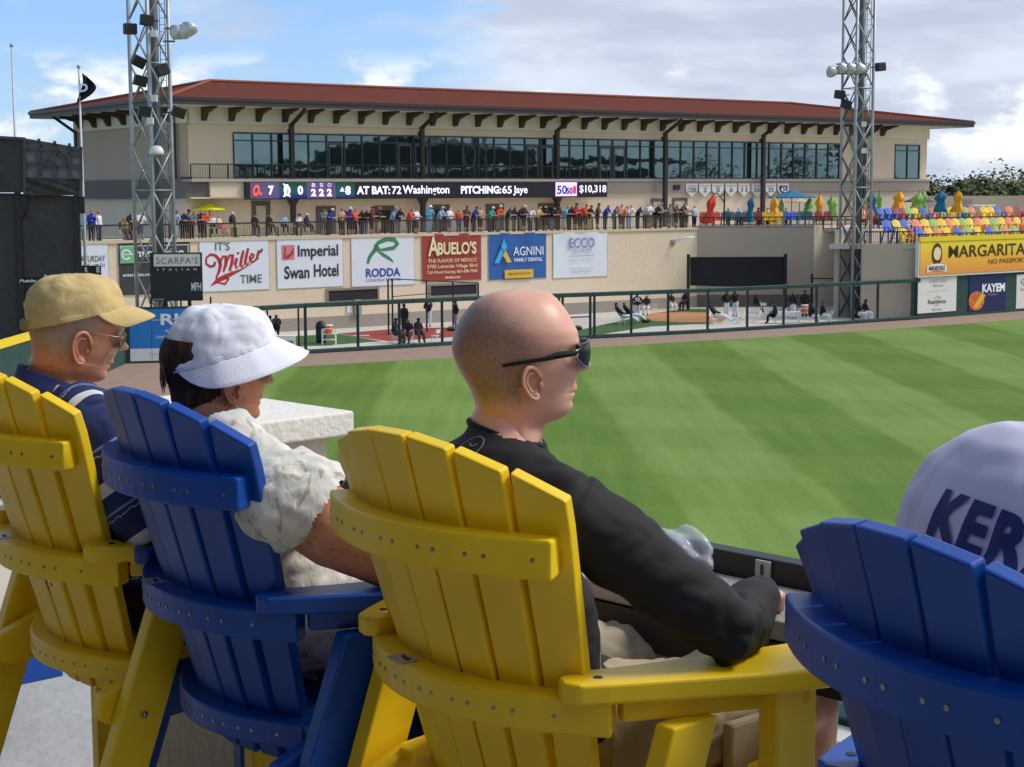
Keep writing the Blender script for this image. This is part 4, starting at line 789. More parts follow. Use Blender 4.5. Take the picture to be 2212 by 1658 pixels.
BH = z1_-z0_; a = rv.at(2050, 560, .3)[0]; PT(rv, 'MARGARITAVILLE', a, z0_+BH*.50, (rv.at(2212, 540, .3)[0]-a)*1.45, BH*.36, mat('ink_olive', srgb(56, 48, 8), .6, .02), t, o=.27, bold=.01)
a = rv.at(2136, 575, .3)[0]; PT(rv, 'NO PASSPORT REQUIRED', a, z0_+BH*.24, 8.6, BH*.17, ink['brown'], t, o=.27, bold=.0)
cx_ = rv.at(2025, 560, .3)[0]; m = MB(); m.add([rv.W(cx_+.62*math.cos(k*.35), .26, z0_+BH*.62+BH*.33*math.sin(k*.35)) for k in range(18)], [tuple(range(18))]); m.build('oval_emblem', ink['brown'], t); m = MB(); m.add([rv.W(cx_+.45*math.cos(k*.5)+.03, .27, z0_+BH*.64+BH*.2*math.sin(k*.5)) for k in range(12)], [tuple(range(12))]); m.build('emblem_centre', ink['cream'], t)
m = MB(); m.add([rv.W(cx_+x_, .275, z0_+BH*y_) for x_, y_ in ((-1.15, .08), (-.6, .13), (0, .15), (.6, .13), (1.15, .08), (1.15, .28), (.6, .33), (0, .35), (-.6, .33), (-1.15, .28))], [tuple(range(10))]); m.build('emblem_ribbon', ink['white'], t); PT(rv, 'MARGARITAVILLE', cx_-.95, z0_+BH*.15, 1.9, BH*.13, ink['brown'], t, o=.29, bold=.03)
# grey wall left of the banner and the tier platforms
t = thing('grey_corner_wall', 'plain shaded grey wall between the right light tower and the yellow banner', 'wall', tuple(rv.W(-.4, -.5, 0)))
g2 = VF((rv.W(-.2, -.3, 0).x, rv.W(-.2, -.3, 0).y+.4), (1, 0)); a2 = g2.at(1862, 560)[0]; zg = g2.at(1930, 527)[1]
m = MB(); g2.box(m, a2, .25, -.5, 0, 0, zg); m.build('wall', mat('stucco_beige_shaded', (0, 0, 0)), t)  # same beige stucco, shade mixed into the colour
m = MB(); W_ = rv.W; m.prism([rv.W(-.2, -.55, zg-.4), rv.W(24, -.1, zg-.4), rv.W(26, -4.6, zg-.4), rv.W(-4.2, -5.2, zg-.4), g2.W(a2, -.5, zg-.4)], ZU*.38); m.build('party_deck_floor', concrete, kind='structure')
Z1, Z2 = zg-.02, zg+1.0
m = MB(); m.prism([rv.W(-3.6, -5.2, 0), rv.W(40, -4.6, 0), rv.W(40, -30, 0), Vector((38, 150, 0)), Vector((28.2, 140.4, 0))], ZU*Z2); m.build('upper_terrace', mat('terrace_riser', srgb(214, 200, 186), .85, .06, .4), kind='structure')
m = MB(); pp_ = [gw.W(.3, -.6, DECK-.3), gw.W(b1, -.6, DECK-.3), gw.W(b1+14, -.6, DECK-.3), gw.W(b1+14, -16, DECK-.3), gw.W(-14, -14, DECK-.3)]; m.prism(pp_, ZU*.29); m.build('upper_patio_floor', concrete, kind='structure')
def rail_run(lb_, frm_, a0_, a1_, off_, zf, h_=1.05, step_=1.6, mt=bronze, pick=False):
    t = thing('guard_rail', lb_, 'railing', tuple(frm_.W(a0_, off_, zf))); m = MB(); frm_.box(m, a0_, a1_, off_-.06, off_+.06, zf+h_-.09, zf+h_); m.build('top_rail', mt, t)
    m = MB(); frm_.box(m, a0_, a1_, off_-.02, off_+.02, zf+.1, zf+.14); m.build('bottom_rail', mt, t); a_ = a0_
    while a_ <= a1_: m = MB(); frm_.box(m, a_-.035, a_+.035, off_-.04, off_+.04, zf, zf+h_-.09); m.build('post', mt, t); a_ += step_
    if pick:
        m = MB(); a_ = a0_
        while a_ < a1_: frm_.box(m, a_-.01, a_+.01, off_-.015, off_+.015, zf+.1, zf+h_-.09); a_ += .14
        tag(m.build('pickets', black, t), kind='stuff')
rail_run('dark front rail of the lower chair tier above the yellow banner', rv, .2, 24, -.3, Z1, .75)
rail_run('dark rail in front of the upper tier of coloured chairs', rv, -4.8, 26, -5.3, Z2, .8)
rail_run('picket rail on the grey corner wall left of the blue chair', g2, a2+.2, -.2, -.25, Z1, .95, 1.2, black, True)
rail_run('thin rail on the grey wall in front of the red and yellow patio chairs', gw, .3, b1+6, -.3, zt_+.05, .8, 2.4)
m = MB(); bw_ = VF((PY(2030, 440, 168).x, 168), (1, .05)); a_, z_ = bw_.at(2035, 424); bw_.box(m, a_-6, a_+60, -.4, 0, 0, z_); t = thing('boundary_wall', 'long low tan wall behind the party deck at the right edge', 'wall', tuple(bw_.W(a_, 0, 0))); m.build('wall', mat('stucco_beige_shaded', (0, 0, 0)), t)
m = MB(); s_, zz = bw_.at(2076, 440); s2_, _ = bw_.at(2100, 440); bw_.box(m, s_, s2_, 0, .06, zz-3, zz+.4); m.build('door', greyst, t)
# ------------------------------------------------------------------ trees beyond the right edge of the building
leafm = [mat('leaves_'+k, srgb(*c), .75, .35, .8) for k, c in dict(dark=(66, 78, 42), mid=(86, 96, 52), olive=(112, 114, 66)).items()]
barkm = mat('bark', srgb(84, 74, 62), .9, .2, 3)
def tree(lb_, x, y, h_, r_, mt, seed, n_=900, group='trees behind the boundary wall'):
    r = random.Random(seed); t = thing('broadleaf_tree', lb_, 'tree', (x, y, 0), group)
    m = MB().tube([(x, y, 0), (x+.2, y, h_*.3), (x-.1, y, h_*.6)], [.35, .25, .12], 7)
    for k in range(6):
        a = k*1.05+r.random(); m.tube([(x, y, h_*.35), (x+math.cos(a)*r_*.35, y+math.sin(a)*r_*.35, h_*.6), (x+math.cos(a)*r_*.7, y+math.sin(a)*r_*.7, h_*(.75+.1*r.random()))], [.12, .08, .03], 5)
    tr = m.build('trunk', barkm, t, smooth=True)
    cl = [(Vector((r.uniform(-1, 1)*r_*.75, r.uniform(-1, 1)*r_*.6, h_*(.45+.45*r.random()))), r_*r.uniform(.25, .5)) for _ in range(16)]
    m = MB(); vs = []; fs = []
    for k in range(n_):
        c_, cr_ = r.choice(cl); d = Vector((r.gauss(0, 1), r.gauss(0, 1), r.gauss(0, .8))).normalized()*cr_*(r.random()**.35)
        p = Vector((x, y, 0))+c_+d; nrm = (d.normalized()+Vector((r.uniform(-.6, .6), r.uniform(-.6, .6), .5))).normalized(); a = nrm.orthogonal().normalized(); b = nrm.cross(a); s = r.uniform(.16, .42)
        o = len(vs); vs += [p+a*s, p+b*s*.7, p-a*s, p-b*s*.7]; fs.append((o, o+1, o+2, o+3))
    m.add(vs, fs); tag(m.build('crown', mt, t), kind='stuff'); return t
dens = lambda x, D: ((x-1106)/3580*D)
desc = ['dark dense tree directly right of the building corner', 'low dark tree second from the building corner', 'dark rounded tree behind the teal folded umbrella', 'olive tree with ragged top behind the yellow folded umbrella', 'mid-green tree above the golf cart roof', 'olive loose-crowned tree right of the golf cart', 'tall pale olive tree touching the right edge of the view', 'dark tree low against the right edge', 'tree peeking between the teal and yellow folded umbrellas']
for i, (x, D, top, r_, k) in enumerate(((2010, 215, 374, 6, 0), (2045, 225, 377, 6.5, 0), (2078, 210, 370, 6, 0), (2105, 230, 374, 6.5, 1), (2135, 215, 368, 6.5, 1), (2168, 225, 368, 7, 2), (2208, 210, 360, 7.5, 2), (2235, 200, 366, 7, 0), (2058, 200, 384, 6, 1))):
    h_ = HC+(410-top)/3580*D; tree(desc[i], dens(x, D), D, h_*.90, r_*1.05, leafm[k], 30+i, 2600)
hedge = MB(); r = random.Random(5); vs = []; fs = []
for k in range(9000):
    x_ = r.uniform(48, 110); p = Vector((x_, 236+r.uniform(-4, 6), r.uniform(0, 9.6)+1.2*math.sin(x_*.7))); a = Vector((r.uniform(-1, 1), r.uniform(-1, 1), r.uniform(-1, 1))).normalized(); b = a.orthogonal().normalized(); s = r.uniform(.5, .95); o = len(vs); vs += [p+a*s, p+b*s, p-a*s, p-b*s]; fs.append((o, o+1, o+2, o+3))
hedge.add(vs, fs); hedge.build('distant_woodland', leafm[0], label='dark continuous woodland mass behind the nearer trees at right', cat='woodland', kind='stuff')
# grandstand out to the right (seen mirrored in the window wall) with trees beside it
gs = thing('grandstand', 'dark roofed grandstand across the field, mirrored in the window wall', 'building', (98, 62, 0)); gd = mat('grandstand_dark', srgb(50, 52, 52), .8, .1, .2)
gv = VF((120, 104), (.31, -.95)); 
m = MB(); gv.box(m, -12, 62, -14, 0, 0, 13.2); m.build('seating_block', gd, gs)
m = MB(); m.prism([gv.W(-16, 3, 14.0), gv.W(66, 3, 14.0), gv.W(66, -16, 14.0), gv.W(-16, -16, 14.0)], ZU*.6); m.prism([gv.W(10, -1, 14.6), gv.W(50, -1, 14.6), gv.W(50, -1, 17), gv.W(30, -1, 19), gv.W(10, -1, 16.4)], gv.n*-10); m.build('roof', gd, gs)
for k, (dx, h_) in enumerate(((-24, 15), (-33, 14), (-42, 17), (-52, 13), (72, 16), (80, 15))):
    p = gv.W(dx, -6, 0); tree(('tree nearest the grandstand across the field', 'second tree beside the grandstand across the field', 'tallest tree beside the grandstand across the field', 'short tree far left of the grandstand', 'tree just beyond the far end of the grandstand', 'last tree beyond the far end of the grandstand')[k], p.x, p.y, h_, 6.5, leafm[0], 60+k, 900, 'trees beside the grandstand across the field')
# ------------------------------------------------------------------ umbrellas
ucol = {k: mat('umbrella_'+k, srgb(*c), .75, .08, 3) for k, c in dict(red=(232, 74, 48), teal=(22, 112, 148), yellow=(246, 172, 28), green=(138, 182, 92), navy=(58, 50, 108), lemon=(236, 236, 22), sand=(206, 184, 148)).items()}
polem = mat('umbrella_pole', srgb(120, 96, 72), .5, .1, 3)
ugc = 'folded patio umbrellas'
def folded(lb_, col, x, yt, yb, D, zf, wpx, lean=0.0, seed=1):
    top = PY(x, yt, D); bot = PY(x, yb, D); t = thing('patio_umbrella', lb_, 'umbrella', (top.x, top.y, zf), ugc); r = random.Random(seed); w_ = wpx/3580*D/2; H_ = top.z-bot.z
    m = MB(); n_ = 18; prof = [(0, .03), (.04, .10), (.14, .34), (.26, .56), (.36, .62), (.46, .50), (.52, .44), (.60, .50), (.75, .64), (.90, .80), (1.0, .78)]; vs = []
    off = [r.uniform(-.12, .12) for _ in range(len(prof))]
    for i, (v_, rr) in enumerate(prof):
        for k in range(n_):
            a = 2*math.pi*k/n_; f = 1+.26*math.cos(a*4+i*.35+seed)+.12*math.cos(a*7+seed); q_ = rr*w_*f
            vs.append((top.x+q_*math.cos(a)+lean*v_*w_*2+off[i]*w_, top.y+q_*math.sin(a), top.z-H_*v_+.04*math.cos(a*5+seed)*(v_ > .8)))
    m.add(vs, [(i*n_+k, i*n_+(k+1) % n_, (i+1)*n_+(k+1) % n_, (i+1)*n_+k) for i in range(len(prof)-1) for k in range(n_)]); m.build('canopy', ucol[col], t, smooth=True)
    m = MB().tube([(top.x, top.y, zf), (top.x, top.y, top.z+.15)], .035, 6); m.build('pole', polem, t)
DU = 141
for i, (lb_, col, x, yt, yb, D, zf, w_, ln) in enumerate((
    ('red folded umbrella hanging from a cantilever arm above the red chairs', 'red', 1541, 420, 484, 139, DECK, 30, -.4), ('teal folded umbrella hanging left of the brown column, twisted', 'teal', 1625, 424, 480, 139, DECK, 24, -.3),
    ('yellow folded umbrella left of the open teal umbrella, pinched in the middle', 'yellow', 1672.5, 423, 480, 140, DECK, 28, 0), ('green folded umbrella just right of the pinched yellow one', 'green', 1688, 430, 476, 142, DECK, 18, 0),
    ('green folded umbrella under the right edge of the open teal umbrella', 'green', 1749, 427, 474, 143, DECK, 26, -.25), ('narrow yellow folded umbrella between the open teal umbrella and the right tower', 'yellow', 1771, 420, 478, 140, DECK, 22, 0), ('green folded umbrella half hidden by the left leg of the right tower', 'green', 1797, 424, 474, 143, DECK, 30, .2),
    ('teal folded umbrella right beside the right tower leg', 'teal', 1885, 418, 462, 135, Z2, 30, 0), ('slim green folded umbrella right of the teal one beside the tower', 'green', 1900, 416, 472, 137, Z2, 22, 0), ('yellow folded umbrella sliver directly behind the right tower leg', 'yellow', 1873, 430, 455, 138, Z2, 20, 0),
    ('yellow folded umbrella in front of the dark kiosk', 'yellow', 1942, 413, 459, 135, Z2, 34, 0), ('green folded umbrella in front of the open navy umbrella', 'green', 1986, 416, 461, 136, Z2, 34, -.25), ('second green folded umbrella overlapping the open navy one', 'green', 1995, 412, 461, 138, Z2, 26, 0),
    ('teal folded umbrella standing against the dark trees', 'teal', 2033, 412, 459, 134, Z2, 36, 0), ('yellow folded umbrella rightmost on the party deck', 'yellow', 2072, 412, 459, 134, Z2, 30, -.15))):
    folded(lb_, col, x, yt, yb, D, zf, w_, ln, i+1)
def open_umb(lb_, col, x, yt, yb, wpx, D, zf):
    top = PY(x, yt, D); z1_ = PY(x, yb, D).z; r_ = wpx/3580*D/2; t = thing('open_umbrella', lb_, 'umbrella', (top.x, top.y, zf)); m = MB(); n_ = 8
    vs = [(top.x+r_*rr*math.cos(2*math.pi*(k+.5)/n_), top.y+r_*rr*math.sin(2*math.pi*(k+.5)/n_), z1_+(top.z-z1_)*h_) for rr, h_ in ((.02, 1.0), (.22, .78), (.26, .66), (1.0, .06), (1.0, -.08)) for k in range(n_)]
    m.add(vs, [(i*n_+k, i*n_+(k+1) % n_, (i+1)*n_+(k+1) % n_, (i+1)*n_+k) for i in range(4) for k in range(n_)]); m.build('canopy', ucol[col], t)
    m = MB().tube([(top.x, top.y, zf), (top.x, top.y, top.z)], .04, 6); m.build('pole', polem, t)
    m = MB()
    for k in range(n_): m.beam((top.x, top.y, top.z-.12), (top.x+r_*.95*math.cos(2*math.pi*(k+.5)/n_), top.y+r_*.95*math.sin(2*math.pi*(k+.5)/n_), z1_-.02), .03, .03)
    m.build('ribs', polem, t)
open_umb('bright lemon-yellow open umbrella over the tables at the left of the deck', 'lemon', 452, 439, 453, 74, 121, DECK)
open_umb('large teal open umbrella below the number 42 pennant', 'teal', 1710.5, 411, 427, 106, 143, DECK)
open_umb('small sand-coloured open umbrella behind the large teal one', 'sand', 1727, 428, 437, 56, 146, DECK)
open_umb('navy open umbrella behind the green folded umbrellas', 'navy', 1985, 423, 436, 64, 140, Z2)
p = PY(1565, 410, 139.2); t = thing('umbrella_arm', 'grey cantilever post and arm holding the red folded umbrella', 'umbrella stand', (p.x, p.y, DECK)); m = MB().tube([(p.x, p.y, DECK), p], .07, 8); m.build('post', bronze, t); a = PY(1541, 419, 139.2); m = MB(); m.beam(PY(1565, 438, 139.2), PY(1549, 418, 139.2), .08, .08); m.beam(PY(1565, 420, 139.2), PY(1556, 424, 139.2), .07, .07); m.beam(PY(1549, 418, 139.2), a, .08, .08); m.build('arm', bronze, t)
# kiosk and golf cart
p, q_ = bw_.at(1905, 446), bw_.at(1945, 475); kv = VF((PY(1925, 440, 140).x, 142), (1, .1)); t = thing('kiosk', 'dark serving kiosk with a pale flat roof behind the yellow folded umbrella', 'kiosk', tuple(kv.p))
a_, z_ = kv.at(1898, 448); b_, _ = kv.at(1946, 448); m = MB(); kv.box(m, a_, b_, -1.6, 0, Z2-.05, z_-.2); m.build('body', darkin, t); m = MB(); kv.box(m, a_-.1, b_-.5, -1.8, .4, z_-.2, z_+.02); m.build('roof', whitep, t); m = MB(); kv.box(m, a_+.9, a_+1.1, 0, .12, Z2, z_-.2); kv.box(m, b_-.2, b_-.05, 0, .12, Z2, z_+.6); m.build('jambs', greyst, t)
cv = VF((PY(2108, 450, 150).x, 150), (1, .1)); t = thing('golf_cart', 'golf cart with a pale roof parked behind the upper rail', 'golf cart', (cv.p.x, cv.p.y, Z2)); a_, z_ = cv.at(2097, 445); b_, _ = cv.at(2146, 445)
m = MB(); cv.box(m, a_, b_, -.65, .65, z_-.05, z_+.08); link('roof', bevel_me(m.mesh('roof', whitep), .04, 2), t)
m = MB()
for s_, e_ in ((a_+.15, a_-.35), (b_-.5, b_-.5), (b_-.15, b_-.1)):
    for o_ in (-.6, .6): m.beam(cv.W(s_, o_, z_-.05), cv.W(e_, o_, z_-1.25), .05, .05)
m.build('roof_posts', black, t)
m = MB(); m.prism([cv.W(a_-.7, -.6, z_-1.9), cv.W(b_+.1, -.6, z_-1.9), cv.W(b_+.1, -.6, z_-1.2), cv.W(b_-.7, -.6, z_-1.2), cv.W(b_-.8, -.6, z_-1.55), cv.W(a_+.1, -.6, z_-1.6), cv.W(a_-.3, -.6, z_-1.2), cv.W(a_-.7, -.6, z_-1.5)], cv.n*1.2); m.build('body', whitep, t)
for s_ in (a_-.3, b_-.4):
    for o_ in (-.62, .62): m = MB().lathe([(.24, -.09), (.25, .09)], 14, cv.W(s_, o_, z_-1.95), Matrix.Rotation(math.pi/2, 3, 'X')); m.build('wheel', black, t)
# ------------------------------------------------------------------ coloured deck chairs on the far tiers
ccol = {k: mat('deck_chair_'+k, srgb(*c), .5, .06, 3) for k, c in dict(blue=(52, 104, 206), yellow=(246, 206, 42), coral=(238, 136, 96), green=(148, 192, 108), maroon=(152, 44, 62), orange=(230, 140, 60), red=(214, 40, 38), teal=(24, 92, 104)).items()}
def far_chair_meshes():
    sl = MB()
    for i in range(-2, 3): sl.prism([Vector((i*.115-.05, -.02, .62)), Vector((i*.115+.05, -.02, .62)), Vector((i*.135+.058, -.36, 1.36-.02*i*i)), Vector((i*.135-.058, -.36, 1.36-.02*i*i))], Vector((0, .035, .01)))
    st = MB().box((0, .2, .66), (.52, .46, .04)); st.box((0, .46, .3), (.5, .1, .03))
    fr = MB()
    for sx_ in (-1, 1):
        fr.prism([Vector((sx_*.27, -.1, .93)), Vector((sx_*.36, -.08, .93)), Vector((sx_*.42, .42, .93)), Vector((sx_*.28, .42, .93))], Vector((0, 0, .03)))
        fr.box((sx_*.33, .36, .465), (.04, .09, .93)); fr.beam((sx_*.33, .05, .93), (sx_*.33, -.3, 0), .04, .09)
    fr.box((0, -.27, 1.1), (.6, .04, .08))
    return [('backrest', sl), ('seat', st), ('frame', fr)]
_fc = [(n_, mb.mesh(n_, ccol['blue'])) for n_, mb in far_chair_meshes()]
def far_chair(col, pos, rz, lb_, grp, sc=1.0):
    t = thing('deck_chair', lb_, 'chair', (0, 0, 0), grp); t.location = pos; t.rotation_euler = (0, 0, rz); t.scale = (sc, sc, sc); t['_o'] = (0, 0, 0)
    for n_, me in _fc:
        o = link(n_, me, t, local=True); o.material_slots[0].link = 'OBJECT'; o.material_slots[0].material = ccol[col]
    return t
def place_on(frm, x, off): a_, _ = frm.at(x, 480, off); return a_
rz_f = math.atan2(-rv.n.x, rv.n.y)
def run(rows, frm, off, z, grp, where, rz, sc=1.0):
    seen = {}
    for i, (x, c_) in enumerate(rows):
        seen.setdefault(c_, []).append(i)
    ordn = ['leftmost', 'second', 'third', 'fourth', 'fifth', 'sixth', 'seventh', 'eighth', 'ninth']
    for i, (x, c_) in enumerate(rows):
        k = seen[c_].index(i); nb = []
        if i: nb.append(rows[i-1][1])
        if i < len(rows)-1: nb.append(rows[i+1][1])
        only = len(seen[c_]) == 1
        lb_ = f'{c_} deck chair, ' + ('the only '+c_+' one' if only else (ordn[k]+' '+c_+' one' if k == 0 else f'{ordn[k]} {c_} one from left')) + f' in {where}'
        far_chair(c_, frm.W(place_on(frm, x, off), off, z), rz+rnd.uniform(-.12, .12), lb_, grp, sc)
run([(1920.7, 'blue'), (1942.7, 'yellow'), (1958.8, 'blue'), (1984, 'coral'), (2004.5, 'yellow'), (2023, 'green'), (2039, 'yellow'), (2056, 'coral'), (2071, 'yellow'), (2087, 'green'), (2102, 'yellow'), (2120, 'coral'), (2135, 'yellow'), (2152, 'green'), (2169, 'yellow'), (2186, 'coral'), (2204, 'yellow'), (2222, 'coral')], rv, -2.6, Z1, 'tall chairs on the lower tier', 'back row of lower tier', rz_f-.1, 1.3)
run([(1957, 'yellow'), (1970, 'maroon'), (1992, 'blue'), (2012, 'yellow'), (2031, 'coral'), (2050, 'yellow'), (2073, 'blue'), (2096, 'green'), (2117, 'yellow'), (2141, 'blue'), (2158, 'green'), (2177, 'coral'), (2196, 'green'), (2214, 'maroon')], rv, -1.1, Z1-.28, 'low chairs on the lower tier', 'front row of lower tier', rz_f-.1, 1.05)
run([(1868, 'coral'), (1884, 'maroon'), (1908, 'blue'), (1925, 'blue'), (1941, 'maroon'), (1955, 'maroon'), (1968, 'green'), (1981, 'yellow'), (1999, 'blue'), (2022, 'coral'), (2038, 'green'), (2058, 'yellow'), (2077, 'blue'), (2088, 'green'), (2103, 'coral'), (2130, 'yellow'), (2144, 'yellow'), (2157, 'blue'), (2184, 'coral'), (2205, 'maroon')], rv, -6.6, Z2, 'chairs on the upper tier', 'the upper tier row', rz_f-.1, 1.15)
run([(1519, 'red'), (1533, 'red'), (1549, 'red'), (1566, 'teal'), (1582, 'teal'), (1596, 'teal'), (1610, 'maroon'), (1626, 'maroon'), (1640, 'maroon'), (1656, 'yellow'), (1671, 'yellow'), (1684, 'yellow'), (1699, 'blue'), (1714, 'blue'), (1730, 'teal'), (1748, 'teal'), (1768, 'maroon'), (1788, 'maroon')], gw, -1.6, DECK, 'chairs on the middle patio', 'row behind grey wall rail', math.pi, 1.0)
# ------------------------------------------------------------------ small people
P_skin = [mat('skin_'+k, srgb(*c), .55, .08, 8, sss=.0) for k, c in dict(light=(206, 156, 130), tan=(170, 118, 92), dark=(96, 66, 52)).items()]
_pm = {}
def cloth(rgb):
    k = 'cloth_%d_%d_%d' % rgb
    return mat(k, srgb(*rgb), .85, .12, 4)
def skin_body(name, J, edges, cats, extra=None):
    """J joint: (x, y, z, r); one continuous skinned mesh; cats: edge -> slot (0 skin 1 hair/cap 2 shirt 3 trousers 4 shoes)"""
    keys = list(J); me = bpy.data.meshes.new(name); me.from_pydata([J[k][:3] for k in keys], [(keys.index(a), keys.index(b)) for a, b in edges], [])
    o = bpy.data.objects.new(name, me); C.objects.link(o); md = o.modifiers.new('s', 'SKIN'); sd_ = me.skin_vertices[0].data
    FAT = 1.3
    for i, k in enumerate(keys): sd_[i].radius = (J[k][3]*FAT, J[k][3]*FAT); sd_[i].use_root = (k == 'pelvis')
    md.use_smooth_shade = True; sb_ = o.modifiers.new('u', 'SUBSURF'); sb_.levels = 1; sb_.render_levels = 1
    dg = bpy.context.evaluated_depsgraph_get(); m2 = bpy.data.meshes.new_from_object(o.evaluated_get(dg)); bpy.data.objects.remove(o); m2.name = name
    for _ in range(5): m2.materials.append(None)
    segs = [(Vector(J[a][:3]), Vector(J[b][:3]), (J[a][3]+J[b][3])/2, cats[(a, b)]) for a, b in edges]; hd = Vector(J['head'][:3])
    for p in m2.polygons:
        c_ = p.center; best = 1e9; k_ = 0
        for a, b, r_, ct in segs:
            e_ = b-a; tt = max(0, min(1, (c_-a).dot(e_)/max(e_.length_squared, 1e-6))); d = ((a+e_*tt)-c_).length/r_
            if d < best: best = d; k_ = ct
        if k_ == 0 and (c_-hd).length < .17 and (c_.z > hd.z+.035 or c_.y < hd.y-.045): k_ = 1
        p.material_index = k_; p.use_smooth = True
    return m2
def standing(lean=0.0, arms='rail', hh=1.0):
    dy = lean
    J = dict(pelvis=(0, -dy*.6, .95, .145), waist=(0, -dy*.3, 1.12, .135), chest=(0, dy*.5, 1.34, .165), neckb=(0, dy*.9, 1.5, .075), neck=(0, dy*1.05+.01, 1.555, .055), head=(0, dy*1.2+.035, 1.64, .088), crown=(0, dy*1.2+.02, 1.715, .075),
             hl=(-.09, -dy*.6, .88, .105), kl=(-.10, .02-dy*.5, .50, .07), al=(-.10, -.03-dy*.4, .10, .05), tl=(-.11, .13-dy*.4, .04, .04), hr=(.09, -dy*.6, .88, .105), kr=(.11, .03-dy*.5, .50, .07), ar=(.12, -.02-dy*.4, .10, .05), tr=(.13, .14-dy*.4, .04, .04),
             sl=(-.18, dy*.7, 1.44, .07), sr=(.18, dy*.7, 1.44, .07))
    if arms == 'rail': J.update(el=(-.26, dy+.10, 1.16, .048), wl=(-.14, dy+.33, 1.17, .036), ml=(-.08, dy+.39, 1.17, .036), er=(.26, dy+.10, 1.16, .048), wr=(.12, dy+.33, 1.18, .036), mr=(.06, dy+.40, 1.18, .036))
    elif arms == 'hips': J.update(el=(-.36, -.08, 1.18, .046), wl=(-.20, .02, 1.0, .036), ml=(-.17, .06, .98, .036), er=(.36, -.08, 1.18, .046), wr=(.20, .02, 1.0, .036), mr=(.17, .06, .98, .036))
    elif arms == 'face': J.update(el=(-.24, .14, 1.2, .046), wl=(-.10, .24, 1.38, .034), ml=(-.05, .20, 1.50, .036), er=(.26, .06, 1.16, .046), wr=(.10, .28, 1.18, .036), mr=(.04, .30, 1.2, .036))
    else: J.update(el=(-.25, -.02, 1.16, .046), wl=(-.26, .06, .93, .036), ml=(-.25, .09, .85, .036), er=(.25, -.02, 1.16, .046), wr=(.26, .06, .93, .036), mr=(.25, .09, .85, .036))
    return J
def sitting(rec=0.0, legs=.45):
    z = .46
    J = dict(pelvis=(0, -.0, z+.10, .15), waist=(0, -.03-rec*.2, z+.26, .14), chest=(0, -.0-rec*.55, z+.48, .165), neckb=(0, .03-rec*.8, z+.64, .075), neck=(0, .05-rec*.85, z+.69, .055), head=(0, .08-rec*.9, z+.78, .088), crown=(0, .07-rec*.95, z+.855, .075),
             hl=(-.10, .06, z+.07, .11), kl=(-.14, legs, z+.06, .075), al=(-.14, legs+.03+rec*.9, .10+rec*.35, .05), tl=(-.15, legs+.17+rec*.8, .05+rec*.45, .04), hr=(.10, .06, z+.07, .11), kr=(.15, legs, z+.07, .075), ar=(.16, legs-.02+rec*.9, .10+rec*.2, .05), tr=(.17, legs+.12+rec*.8, .05+rec*.3, .04),
             sl=(-.18, .01-rec*.7, z+.58, .07), sr=(.18, .01-rec*.7, z+.58, .07), el=(-.25, .10-rec*.4, z+.32, .046), wl=(-.13, .30-rec*.2, z+.22, .036), ml=(-.09, .36-rec*.2, z+.2, .036), er=(.25, .10-rec*.4, z+.32, .046), wr=(.12, .32-rec*.2, z+.24, .036), mr=(.07, .37-rec*.2, z+.22, .036))
    return J
ED = [('pelvis', 'waist'), ('waist', 'chest'), ('chest', 'neckb'), ('neckb', 'neck'), ('neck', 'head'), ('head', 'crown'), ('pelvis', 'hl'), ('hl', 'kl'), ('kl', 'al'), ('al', 'tl'), ('pelvis', 'hr'), ('hr', 'kr'), ('kr', 'ar'), ('ar', 'tr'), ('chest', 'sl'), ('sl', 'el'), ('el', 'wl'), ('wl', 'ml'), ('chest', 'sr'), ('sr', 'er'), ('er', 'wr'), ('wr', 'mr')]
def cats(short=False, sleeves=False):
    d = {}
    for a, b in ED:
        k = 2 if b in ('waist', 'chest', 'neckb', 'sl', 'sr', 'el', 'er') else 0 if b in ('neck', 'head', 'crown', 'wl', 'wr', 'ml', 'mr') else 4 if b in ('tl', 'tr') else 3
        if short and b in ('al', 'ar'): k = 0
        if sleeves and b in ('wl', 'wr'): k = 2
        d[(a, b)] = k
    return d
POSE = {'rail': skin_body('person_body', standing(.16, 'rail'), ED, cats()), 'rail2': skin_body('person_body', standing(.05, 'rail'), ED, cats(True)), 'face': skin_body('person_body', standing(.06, 'face'), ED, cats(False, True)), 'hips': skin_body('person_body', standing(0, 'hips'), ED, cats(False, True)), 'stand': skin_body('person_body', standing(0, 'down'), ED, cats(False, True)), 'sit': skin_body('person_body', sitting(), ED, cats(False, False)), 'recline': skin_body('person_body', sitting(.55, .5), ED, cats(False, True))}
def cap_mesh(kind):
    m = MB()
    if kind == 'cap': m.lathe([(.105, 0), (.104, .04), (.085, .085), (.04, .11), (.005, .115)], 12, (0, 0, 0)); m.prism([(-.07, .07, .005), (.07, .07, .005), (.065, .17, -.005), (0, .2, -.01), (-.065, .17, -.005)], (0, 0, .015))
    else: m.lathe([(.19, -.02), (.19, -.005), (.11, .01), (.105, .06), (.08, .1), (.03, .115)], 14, (0, 0, 0))
    return m.mesh('hat', None, True)
CAPS = {k: cap_mesh(k) for k in ('cap', 'hat')}
